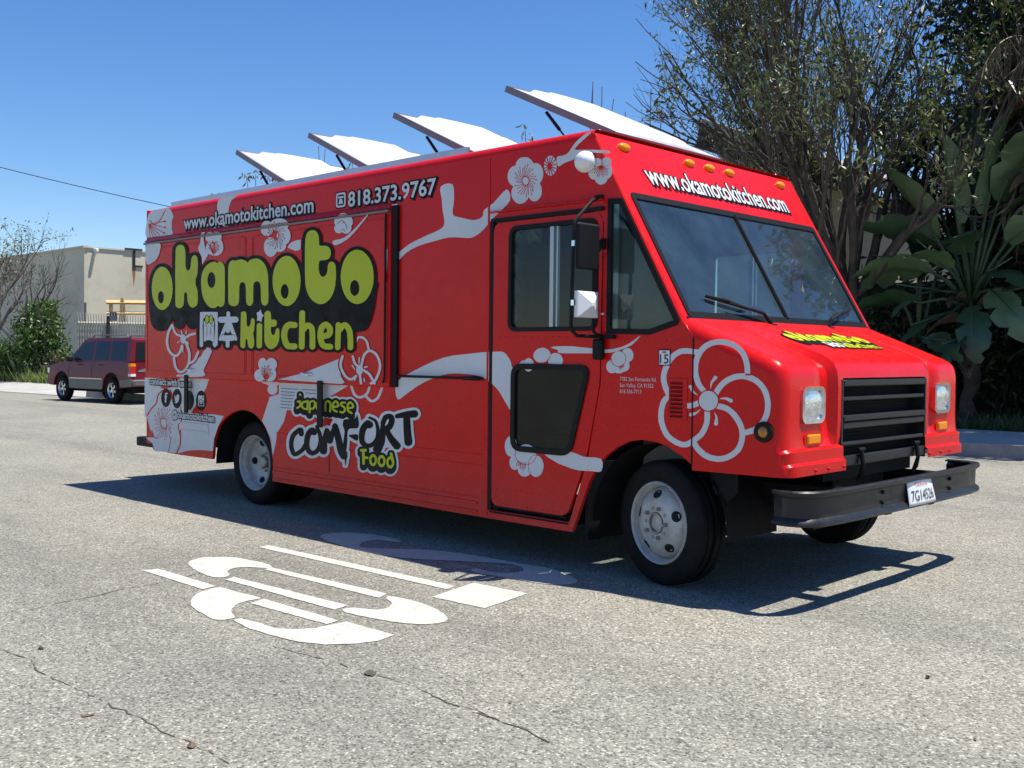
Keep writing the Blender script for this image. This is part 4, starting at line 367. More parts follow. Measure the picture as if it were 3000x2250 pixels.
'rear_white':'-7271,1186 -7275,1186 -7274,760 -7249,761 -7131,861 -7046,905 -7028,918 -7017,934 -6996,991 -6985,1008 -6967,1023 -6890,1064 -6875,1065 -6868,1059 -6872,1054 -6942,1016 -6958,1004 -6969,987 -6989,931 -7003,912 -7023,897 -7108,852 -7219,759 -7154,635 -7100,588 -7119,620 -7115,625 -7104,626 -7072,579 -7060,565 -7047,554 -7031,549 -7016,548 -6960,550 -6953,548 -6953,544 -6960,541 -7016,539 -7039,540 -7066,549 -7251,532 -7091,480 -7054,402 -7050,401 -6587,414 -6586,419 -6541,467 -6524,489 -6512,513 -6507,540 -6505,576 -6514,609 -6522,634 -6548,673 -6551,682 -6550,699 -6544,714 -6536,723 -6489,752 -6482,765 -6478,785 -6469,789 -6458,788 -6455,784 -6463,757 -6477,743 -6518,717 -6526,704 -6529,692 -6525,676 -6507,650 -6506,659 -6500,663 -6486,664 -6478,659 -6476,574 -6478,542 -6483,513 -6496,488 -6512,465 -6560,414 -6542,414 -6314,461 -6065,483 -5850,487 -5847,490 -5824,614 -5746,742 -5645,847 -5829,853 -6131,844 -6277,850 -6086,1012 -5980,1113 -5921,1205 -5920,1207 -5922,1208 -6376,1203 -6495,1205 -6523,1181 -6612,1161 -6761,1173 -7143,1189|-6873,1112 -6721,1115 -6644,1113 -6651,1105 -6695,1096 -6786,1081 -6834,1075 -6871,1076 -6901,1084 -6926,1097 -6927,1099 -6916,1109|-6719,1082 -6717,1083 -6696,1068 -6668,1040 -6651,1012 -6661,989 -6681,970 -6698,962 -6702,963 -6710,975 -6714,999 -6723,1075|-6812,915 -6801,914 -6797,908 -6806,902 -6836,838 -6848,766 -6837,767 -6813,819 -6779,862 -6777,871 -6764,873 -6759,870 -6758,866 -6771,859 -6802,819 -6827,766 -6828,764 -6819,762 -6775,821 -6724,861 -6722,868 -6712,870 -6704,865 -6707,860 -6720,856 -6765,819 -6810,761 -6803,756 -6790,737 -6784,699 -6774,696 -6750,663 -6736,641 -6716,579 -6709,574 -6709,570 -6719,565 -6729,569 -6725,576 -6745,638 -6759,661 -6782,691 -6785,674 -6775,633 -6775,581 -6770,574 -6774,569 -6781,567 -6788,569 -6791,572 -6785,580 -6784,612 -6785,634 -6789,652 -6793,655 -6796,649 -6804,646 -6804,611 -6817,547 -6813,540 -6817,536 -6829,535 -6834,541 -6827,548 -6818,585 -6814,613 -6815,642 -6834,644 -6840,622 -6863,577 -6861,570 -6870,564 -6878,565 -6882,568 -6880,574 -6872,578 -6850,623 -6844,645 -6855,650 -6859,648 -6876,612 -6914,565 -6914,557 -6926,553 -6934,558 -6932,563 -6922,568 -6886,614 -6867,653 -6878,657 -6881,657 -6916,612 -6970,568 -6973,561 -6982,557 -6990,559 -6993,563 -6991,567 -6979,571 -6924,615 -6888,663 -6900,668 -6934,641 -6979,621 -6983,615 -6990,612 -7000,614 -7002,618 -7001,621 -6994,625 -6982,625 -6940,645 -6907,672 -6911,682 -6968,655 -7024,645 -7035,639 -7045,641 -7048,646 -7043,651 -7035,652 -7024,650 -6971,660 -6913,689 -6915,694 -6919,695 -6964,687 -7005,692 -7013,690 -7021,692 -7024,695 -7022,699 -7013,703 -7006,702 -6999,697 -6964,692 -6919,700 -6918,706 -6960,708 -6984,712 -7030,732 -7043,733 -7046,738 -7039,744 -7028,743 -7022,736 -6976,716 -6919,711 -6918,719 -6926,719 -6941,724 -6991,743 -7040,782 -7051,786 -7053,791 -7047,795 -7036,795 -7032,792 -7033,787 -6983,747 -6919,722 -6918,730 -6933,740 -6960,764 -6985,807 -6994,812 -6993,818 -6987,821 -6974,819 -6973,815 -6975,809 -6951,769 -6919,739 -6915,737 -6913,741 -6947,794 -6966,854 -6973,859 -6973,862 -6964,868 -6957,867 -6952,863 -6956,856 -6938,797 -6908,752 -6899,757 -6909,802 -6908,849 -6912,854 -6912,858 -6908,862 -6901,863 -6892,859 -6892,855 -6898,849 -6899,802 -6889,761 -6880,763 -6881,823 -6868,882 -6872,889 -6863,894 -6852,891 -6851,886 -6858,880 -6871,822 -6869,765 -6859,765 -6846,837 -6815,904 -6818,909|-6503,899 -6494,901 -6486,898 -6470,858 -6450,827 -6451,822 -6462,820 -6468,823 -6489,855|-6714,816 -6705,818 -6700,817 -6697,813 -6699,808 -6716,805 -6735,797 -6753,788 -6791,757 -6797,756 -6799,758 -6758,793 -6718,811|-6666,793 -6658,792 -6655,789 -6655,785 -6662,781 -6676,783 -6720,776 -6778,748 -6785,750 -6750,770 -6727,779 -6676,788|-6874,756 -6898,748 -6906,729 -6904,702 -6896,684 -6889,683 -6887,681 -6890,677 -6882,672 -6878,677 -6869,676 -6874,667 -6867,663 -6863,663 -6857,675 -6851,676 -6848,674 -6853,659 -6844,656 -6841,658 -6838,675 -6829,677 -6827,675 -6832,655 -6818,652 -6815,654 -6817,679 -6811,681 -6807,680 -6804,660 -6799,669 -6797,708 -6801,733 -6812,750 -6841,758|-6719,755 -6698,758 -6640,752 -6629,754 -6623,753 -6621,747 -6625,743 -6633,742 -6644,747 -6702,752 -6771,738 -6774,741 -6771,743|-6768,731 -6734,730 -6712,727 -6672,709 -6661,708 -6657,703 -6661,697 -6672,696 -6679,705 -6716,722|-6768,718 -6760,719 -6721,701 -6693,674 -6682,669 -6682,663 -6690,659 -6698,661 -6701,664 -6700,670 -6728,697|-6773,707 -6765,707 -6723,672 -6695,627 -6686,622 -6688,616 -6697,613 -6705,616 -6707,619 -6704,624 -6731,668|-6697,575 -6690,577 -6683,574 -6713,469 -6737,415 -6741,412 -6748,412 -6751,416 -6728,468',
'rear_red_edge':'-6127,477 -6260,465 -6535,416 -6533,414 -5858,411 -5855,412 -5825,495 -5826,497 -6037,485',
'icon_0':'-6813,1082 -6846,1072 -6865,1060 -6883,1043 -6895,1025 -6902,1004 -6905,981 -6903,959 -6895,937 -6882,920 -6867,906 -6842,892 -6824,887 -6798,885 -6776,889 -6754,897 -6734,909 -6719,925 -6704,947 -6697,967 -6695,988 -6697,1010 -6705,1031 -6717,1048 -6734,1064 -6754,1075 -6776,1082',
'icon_1':'-6580,1083 -6610,1073 -6629,1060 -6643,1045 -6656,1023 -6663,1001 -6666,978 -6663,956 -6656,935 -6643,916 -6629,902 -6608,889 -6586,883 -6565,881 -6543,884 -6522,893 -6503,906 -6489,921 -6476,942 -6468,964 -6466,987 -6469,1008 -6476,1031 -6487,1048 -6503,1064 -6523,1076 -6544,1083 -6565,1085',
'icon_2':'-6333,1074 -6366,1064 -6385,1051 -6400,1037 -6414,1015 -6421,994 -6423,971 -6421,950 -6413,929 -6400,910 -6385,895 -6363,883 -6343,877 -6318,876 -6298,879 -6276,887 -6255,900 -6239,917 -6227,936 -6220,956 -6217,980 -6220,1003 -6228,1023 -6239,1040 -6255,1056 -6274,1067 -6295,1074 -6319,1076',
'icon_3':'-6091,1081 -6122,1071 -6140,1058 -6155,1042 -6168,1021 -6176,998 -6178,975 -6176,953 -6168,931 -6156,912 -6141,896 -6120,884 -6100,878 -6076,876 -6056,879 -6034,888 -6016,901 -6001,917 -5987,940 -5981,961 -5979,983 -5981,1005 -5988,1027 -6000,1046 -6016,1062 -6035,1074 -6054,1080 -6077,1083',
'glyph_0':'-6788,1037 -6807,1033 -6816,1027 -6820,1018 -6819,1001 -6828,994 -6827,990 -6820,985 -6820,936 -6812,931 -6799,931 -6788,937 -6786,986 -6773,990 -6768,994 -6772,1000 -6786,1003 -6786,1019 -6762,1025 -6756,1031 -6759,1036 -6766,1039',
'glyph_1':'-6555,1025 -6574,1015 -6575,1002 -6580,999 -6609,1015 -6615,1018 -6618,1017 -6607,992 -6617,988 -6603,973 -6610,965 -6591,952 -6615,940 -6597,934 -6572,935 -6546,945 -6534,956 -6521,976 -6517,987 -6515,1015 -6517,1020 -6523,1024 -6537,1026',
'glyph_3':'-6129,1031 -6132,1029 -6132,925 -6017,925 -6018,1033|-6049,1023 -6028,1022 -6028,1009 -6048,1007|-6076,998 -6065,997 -6055,991 -6049,982 -6048,975 -6051,966 -6060,958 -6071,953 -6081,953 -6098,961 -6103,975 -6097,989 -6088,995|-6078,992 -6090,986 -6094,973 -6088,963 -6075,959 -6061,966 -6057,977 -6062,987|-6120,988 -6108,988 -6112,973 -6109,962 -6104,956 -6091,948 -6075,946 -6061,949 -6047,958 -6040,970 -6039,977 -6042,989 -6028,990 -6028,933 -6031,931 -6120,931',
'X_00':'-4678,1098 -4840,1061 -4967,836 -4903,775 -4824,677 -4785,521 -4733,654 -4720,735 -4608,843 -4558,959 -4676,968 -4671,1098',
'X_01':'-4994,1224 -5007,1214 -4985,1200 -4956,1188 -4887,1177 -4857,1164 -4878,1137 -4876,1121 -4869,1110 -4849,1095 -4830,1088 -4813,1085 -4776,1086 -4746,1096 -4732,1105 -4721,1116 -4716,1126 -4714,1137 -4716,1150 -4725,1165 -4709,1175 -4683,1197 -4694,1214 -4696,1215 -4777,1223 -4905,1226',
'X_02':'-4006,1217 -4009,1215 -4008,1092 -4005,1091 -3877,1112 -3646,1202',
'X_03':'-3616,1208 -3623,1204 -3625,1198 -3603,1154 -3592,1137 -3580,1124 -3563,1113 -3526,1100 -3487,1097 -3461,1101 -3420,1114 -3384,1089 -3365,1079 -3338,1073 -3318,1073 -3295,1078 -3260,1092 -3241,1105 -3225,1123 -3213,1141 -3184,1197 -3187,1202 -3195,1206 -3204,1206 -3212,1203 -3243,1149 -3267,1117 -3294,1101 -3309,1096 -3332,1093 -3345,1097 -3359,1104 -3394,1128 -3372,1147 -3361,1164 -3344,1202 -3345,1207 -3351,1212 -3364,1213 -3375,1208 -3393,1169 -3401,1156 -3411,1146 -3436,1132 -3455,1125 -3487,1118 -3501,1118 -3526,1124 -3551,1137 -3571,1162 -3593,1204 -3602,1209',
'slogan_white':'-4375,1149 -4406,1139 -4427,1123 -4437,1105 -4437,1075 -4459,1061 -4471,1044 -4473,1035 -4472,1000 -4479,990 -4483,979 -4483,944 -4474,926 -4456,912 -4437,905 -4414,902 -4382,903 -4351,912 -4316,904 -4284,901 -4269,888 -4256,881 -4237,875 -4216,873 -4188,875 -4160,883 -4139,896 -4127,912 -4102,907 -4054,902 -4014,906 -3987,900 -3984,901 -3981,914 -3869,911 -3865,910 -3867,907 -3864,903 -3863,893 -3880,883 -3899,848 -3912,849 -3915,845 -3933,849 -3951,849 -3987,834 -3987,842 -4002,834 -4014,823 -4041,851 -4053,859 -4074,866 -4102,867 -4134,859 -4157,843 -4191,840 -4215,833 -4240,822 -4262,808 -4284,822 -4312,831 -4344,833 -4378,829 -4426,811 -4492,775 -4515,757 -4531,741 -4553,706 -4559,689 -4565,659 -4563,619 -4559,601 -4546,574 -4533,556 -4519,542 -4487,524 -4446,517 -4417,518 -4376,526 -4316,550 -4275,572 -4258,562 -4231,552 -4203,546 -4169,544 -4120,551 -4090,560 -4057,576 -4035,569 -4014,567 -3990,567 -3966,572 -3934,585 -3920,595 -3910,606 -3902,624 -3904,665 -3902,667 -3875,671 -3852,680 -3831,625 -3819,606 -3804,589 -3769,558 -3751,551 -3725,544 -3722,516 -3713,505 -3693,498 -3668,500 -3651,508 -3641,518 -3627,576 -3618,589 -3615,600 -3617,621 -3615,638 -3620,648 -3630,656 -3624,686 -3619,739 -3616,739 -3562,723 -3540,719 -3523,719 -3510,704 -3531,689 -3541,675 -3544,662 -3543,628 -3534,610 -3514,596 -3510,522 -3508,512 -3498,499 -3482,488 -3459,482 -3432,481 -3404,487 -3383,496 -3358,486 -3328,481 -3298,482 -3261,492 -3231,483 -3216,481 -3186,482 -3150,493 -3134,486 -3107,481 -3081,481 -3056,486 -3029,497 -3007,512 -2991,530 -2979,557 -2977,576 -2979,619 -3002,681 -2973,687 -2948,698 -2930,714 -2920,733 -2905,726 -2887,722 -2867,720 -2847,722 -2827,727 -2810,735 -2796,745 -2785,757 -2779,771 -2778,784 -2797,880 -2805,951 -2771,953 -2741,964 -2720,981 -2714,991 -2711,1002 -2711,1014 -2715,1023 -2722,1033 -2734,1042 -2762,1052 -2794,1054 -2919,1036 -3010,1015 -3041,1004 -3064,1010 -3088,1013 -3116,1012 -3145,1007 -3171,999 -3197,986 -3216,968 -3234,943 -3261,958 -3290,967 -3347,977 -3374,976 -3390,970 -3401,963 -3410,952 -3413,940 -3437,931 -3464,912 -3481,962 -3494,977 -3509,985 -3502,1004 -3503,1033 -3509,1052 -3518,1065 -3537,1082 -3558,1095 -3580,1103 -3620,1108 -3645,1105 -3665,1100 -3717,1103 -3740,1102 -3763,1098 -3786,1105 -3818,1109 -3847,1107 -3876,1098 -3906,1106 -3933,1108 -3965,1104 -3995,1094 -4016,1099 -4040,1101 -4092,1091 -4119,1098 -4144,1100 -4165,1100 -4196,1094 -4227,1100 -4261,1097 -4263,1111 -4269,1121 -4280,1132 -4296,1141 -4331,1151|-3140,711 -3092,715 -3087,713 -3120,701 -3146,678 -3158,682 -3158,683',
'slogan_black':'-4365,1131 -4384,1125 -4398,1113 -4403,1101 -4401,1066 -4425,1056 -4434,1048 -4438,1040 -4438,1006 -4436,998 -4448,981 -4448,947 -4440,933 -4421,923 -4405,921 -4387,921 -4342,935 -4324,927 -4305,922 -4254,918 -4248,906 -4239,899 -4224,893 -4206,891 -4188,893 -4170,899 -4156,911 -4150,927 -4122,935 -4097,926 -4048,921 -4026,922 -4006,928 -3995,922 -3981,918 -3961,918 -3939,923 -3926,917 -3909,915 -3882,918 -3862,928 -3816,919 -3799,919 -3782,923 -3748,916 -3722,915 -3695,920 -3667,935 -3627,921 -3683,914 -3702,910 -3709,905 -3713,898 -3719,873 -3717,858 -3699,830 -3693,811 -3695,788 -3712,701 -3743,775 -3786,857 -3796,866 -3818,875 -3835,875 -3866,857 -3872,845 -3869,832 -3895,796 -3905,811 -3918,819 -3948,826 -3960,824 -3970,819 -3983,800 -4009,744 -4021,774 -4030,789 -4053,817 -4075,839 -4086,843 -4098,843 -4113,838 -4121,828 -4120,822 -4106,805 -4108,804 -4126,813 -4144,818 -4177,817 -4208,806 -4239,785 -4262,759 -4276,730 -4284,697 -4286,667 -4298,660 -4319,633 -4337,618 -4374,599 -4416,582 -4421,584 -4428,591 -4439,610 -4444,622 -4447,647 -4447,662 -4442,684 -4425,714 -4404,733 -4367,753 -4365,743 -4359,735 -4348,730 -4332,728 -4317,729 -4302,734 -4293,741 -4288,750 -4290,784 -4296,793 -4307,801 -4323,807 -4341,809 -4362,806 -4383,799 -4439,771 -4475,747 -4491,730 -4508,701 -4517,675 -4519,659 -4517,625 -4514,610 -4501,584 -4479,558 -4458,546 -4434,542 -4421,542 -4394,547 -4363,558 -4313,582 -4289,595 -4266,613 -4248,595 -4229,584 -4209,575 -4180,569 -4155,569 -4111,579 -4069,599 -4048,615 -4035,601 -4018,593 -3995,591 -3970,595 -3950,606 -3939,622 -3939,702 -3925,694 -3907,691 -3887,693 -3868,701 -3856,713 -3839,768 -3818,716 -3798,653 -3781,620 -3759,595 -3735,575 -3716,570 -3688,570 -3681,524 -3679,522 -3674,523 -3660,584 -3652,593 -3649,602 -3653,616 -3650,634 -3656,639 -3669,644 -3659,686 -3654,734 -3653,788 -3650,810 -3644,823 -3634,832 -3616,839 -3525,846 -3509,853 -3502,860 -3497,870 -3495,883 -3500,914 -3513,952 -3519,960 -3522,962 -3525,958 -3532,942 -3549,930 -3558,929 -3549,944 -3549,975 -3536,986 -3528,1002 -3528,1031 -3530,1042 -3548,1064 -3576,1082 -3593,1088 -3614,1091 -3640,1088 -3661,1079 -3680,1084 -3726,1086 -3750,1082 -3764,1076 -3791,1088 -3820,1092 -3844,1088 -3873,1076 -3901,1087 -3933,1090 -3967,1083 -3995,1071 -4010,1079 -4030,1083 -4047,1082 -4070,1074 -4098,1071 -4118,1079 -4134,1082 -4159,1082 -4198,1074 -4213,1080 -4234,1082 -4253,1079 -4270,1072 -4288,1070 -4291,1082 -4291,1105 -4299,1118 -4314,1127 -4328,1131 -4344,1133|-2794,1032 -2883,1020 -2954,1005 -3014,989 -3023,983 -3027,976 -3027,969 -3023,963 -3005,955 -2924,965 -2919,868 -2907,768 -2899,754 -2882,745 -2861,742 -2838,747 -2819,757 -2810,771 -2809,781 -2828,877 -2838,970 -2783,973 -2768,976 -2750,987 -2743,995 -2741,1003 -2744,1015 -2755,1026 -2771,1032|-3109,990 -3150,981 -3169,972 -3183,959 -3210,913 -3210,906 -3207,899 -3219,851 -3221,851 -3226,874 -3238,903 -3249,918 -3262,930 -3280,939 -3323,950 -3357,955 -3371,949 -3373,942 -3368,937 -3316,924 -3291,913 -3278,894 -3267,853 -3268,813 -3277,787 -3284,775 -3305,754 -3336,735 -3359,730 -3379,730 -3393,732 -3406,739 -3414,747 -3417,755 -3418,772 -3416,792 -3406,827 -3394,843 -3378,857 -3358,855 -3342,857 -3326,863 -3314,872 -3308,879 -3306,888 -3308,896 -3313,904 -3322,910 -3349,921 -3372,924 -3390,922 -3408,916 -3427,904 -3454,882 -3469,866 -3480,851 -3491,822 -3496,791 -3496,766 -3490,742 -3484,728 -3473,716 -3447,700 -3475,697 -3493,690 -3507,679 -3514,664 -3513,634 -3511,625 -3502,616 -3484,607 -3480,523 -3476,515 -3470,508 -3447,499 -3418,500 -3392,512 -3384,520 -3379,530 -3372,521 -3359,510 -3344,503 -3324,499 -3304,498 -3284,501 -3253,515 -3231,503 -3213,499 -3191,498 -3169,503 -3143,516 -3118,502 -3101,498 -3081,498 -3060,502 -3041,510 -3026,521 -3014,533 -3006,546 -3001,560 -3002,614 -3027,678 -3036,689 -3049,695 -3064,698 -3081,696 -3097,692 -3115,677 -3120,667 -3119,655 -3129,648 -3151,661 -3168,666 -3190,668 -3207,666 -3196,677 -3157,741 -3149,764 -3144,818 -3108,772 -3078,745 -3032,709 -3010,704 -2985,706 -2964,717 -2952,732 -2952,744 -2960,756 -3041,806 -3090,851 -3060,874 -3043,897 -3030,924 -3029,946 -3032,958 -3039,969 -3052,981 -3072,988|-3113,946 -3104,946 -3102,941 -3108,921 -3125,899 -3149,887 -3152,900 -3127,939|-4086,776 -4085,778 -4082,773 -4072,750 -4067,711 -4073,684 -4086,655 -4104,634 -4127,620 -4155,612 -4174,618 -4184,625 -4194,637 -4201,660 -4200,697 -4187,734 -4169,755 -4146,749 -4120,751 -4098,760|-3559,795 -3623,786 -3635,783 -3636,779 -3618,769 -3564,751 -3529,742 -3515,743 -3507,752 -3503,767 -3504,787 -3507,792 -3520,797|-3298,709 -3294,709 -3303,699 -3306,686 -3303,676 -3297,668 -3326,663 -3354,651 -3354,678 -3361,691 -3329,697',
'slogan_green':'-4354,1111 -4360,1107 -4363,1101 -4360,1096 -4351,1091 -4335,1091 -4325,1098 -4325,1104 -4334,1109|-4236,1060 -4243,1056 -4246,1052 -4285,1049 -4301,1045 -4314,1037 -4324,1027 -4329,1043 -4343,1050 -4361,1050 -4393,1044 -4398,1037 -4391,1029 -4382,1028 -4356,1031 -4356,1015 -4359,1008 -4365,1000 -4403,985 -4407,981 -4408,977 -4400,971 -4387,971 -4345,987 -4332,997 -4320,983 -4300,973 -4284,970 -4245,968 -4235,965 -4224,967 -4218,974 -4217,1032 -4215,1033 -4215,1041 -4218,1056 -4225,1060|-4158,1060 -4207,1049 -4214,1042 -4214,947 -4211,943 -4198,940 -4186,945 -4185,973 -4150,976 -4137,980 -4125,987 -4114,999 -4101,982 -4081,973 -4033,968 -4021,974 -4019,1055 -4024,1060 -4039,1061 -4045,1058 -4049,1052 -4074,1053 -4089,1050 -4107,1037 -4120,1054 -4130,1059|-3939,1069 -3963,1058 -3972,1051 -3978,1040 -3981,1013 -3978,972 -3973,967 -3963,965 -3956,967 -3949,971 -3951,1014 -3949,1037 -3941,1047 -3929,1052 -3915,1045 -3906,1034 -3907,1010 -3913,969 -3904,962 -3891,964 -3885,970 -3880,994 -3876,1019 -3877,1038 -3884,1050 -3902,1064 -3922,1069|-3829,1070 -3856,1056 -3869,1040 -3874,1019 -3871,996 -3865,986 -3852,977 -3808,966 -3796,966 -3788,973 -3790,980 -3833,992 -3839,995 -3843,1003 -3789,1011 -3773,1016 -3764,1027 -3765,1035 -3775,1051 -3792,1065 -3812,1071|-3618,1070 -3639,1064 -3660,1044 -3666,1026 -3665,1005 -3658,988 -3645,978 -3600,963 -3589,963 -3580,968 -3579,972 -3582,976 -3626,992 -3632,996 -3635,1002 -3578,1012 -3563,1019 -3558,1031 -3565,1045 -3583,1060 -3602,1069|-3730,1064 -3739,1062 -3749,1055 -3756,1044 -3756,1036 -3752,1029 -3744,1023 -3708,1009 -3702,1002 -3701,994 -3707,987 -3719,979 -3753,983 -3763,980 -3766,974 -3764,970 -3758,967 -3733,962 -3712,962 -3692,971 -3679,983 -3673,991 -3673,1003 -3677,1011 -3686,1021 -3725,1037 -3727,1038 -3727,1043 -3722,1048 -3684,1048 -3677,1051 -3674,1056 -3677,1062 -3684,1064|-4156,1043 -4144,1044 -4136,1034 -4133,1020 -4138,1008 -4153,993 -4185,991 -4186,1035|-3822,1052 -3817,1053 -3809,1050 -3796,1037 -3793,1030 -3811,1025 -3844,1022 -3839,1040|-4278,1032 -4246,1034 -4248,985 -4284,988 -4301,999 -4304,1007 -4300,1018 -4291,1027|-4075,1036 -4048,1034 -4048,988 -4074,990 -4086,1003 -4089,1017 -4083,1030|-3620,1051 -3613,1052 -3601,1046 -3590,1035 -3587,1028 -3636,1019 -3638,1020 -3636,1033|-3465,678 -3475,673 -3479,665 -3471,657 -3451,656 -3445,555 -3436,548 -3420,549 -3413,553 -3409,559 -3411,596 -3370,600 -3362,606 -3360,613 -3364,618 -3373,621 -3412,620 -3414,658 -3396,661 -3388,665 -3383,672 -3387,679 -3401,683|-3074,678 -3083,674 -3087,667 -3080,645 -3102,638 -3112,632 -3126,614 -3130,601 -3130,580 -3120,562 -3110,553 -3090,546 -3068,547 -3049,558 -3038,568 -3029,588 -3029,610 -3054,672 -3061,678|-3308,647 -3325,641 -3343,626 -3350,615 -3355,593 -3350,572 -3342,562 -3324,550 -3302,547 -3288,549 -3267,561 -3253,579 -3248,602 -3253,622 -3267,638 -3290,647|-3194,648 -3214,642 -3232,627 -3239,615 -3243,594 -3238,571 -3231,561 -3213,549 -3191,546 -3169,552 -3156,561 -3143,579 -3138,602 -3144,624 -3158,639 -3170,646|-3308,622 -3301,624 -3292,622 -3284,616 -3279,605 -3279,592 -3283,582 -3291,574 -3300,570 -3307,571 -3316,575 -3324,590 -3322,607 -3316,617|-3197,622 -3189,624 -3181,622 -3173,616 -3169,605 -3168,594 -3173,582 -3180,574 -3189,571 -3195,571 -3205,576 -3213,590 -3211,607 -3206,616|-3086,620 -3078,621 -3071,620 -3058,589 -3065,576 -3079,569 -3093,573 -3101,588 -3100,605 -3094,614'}
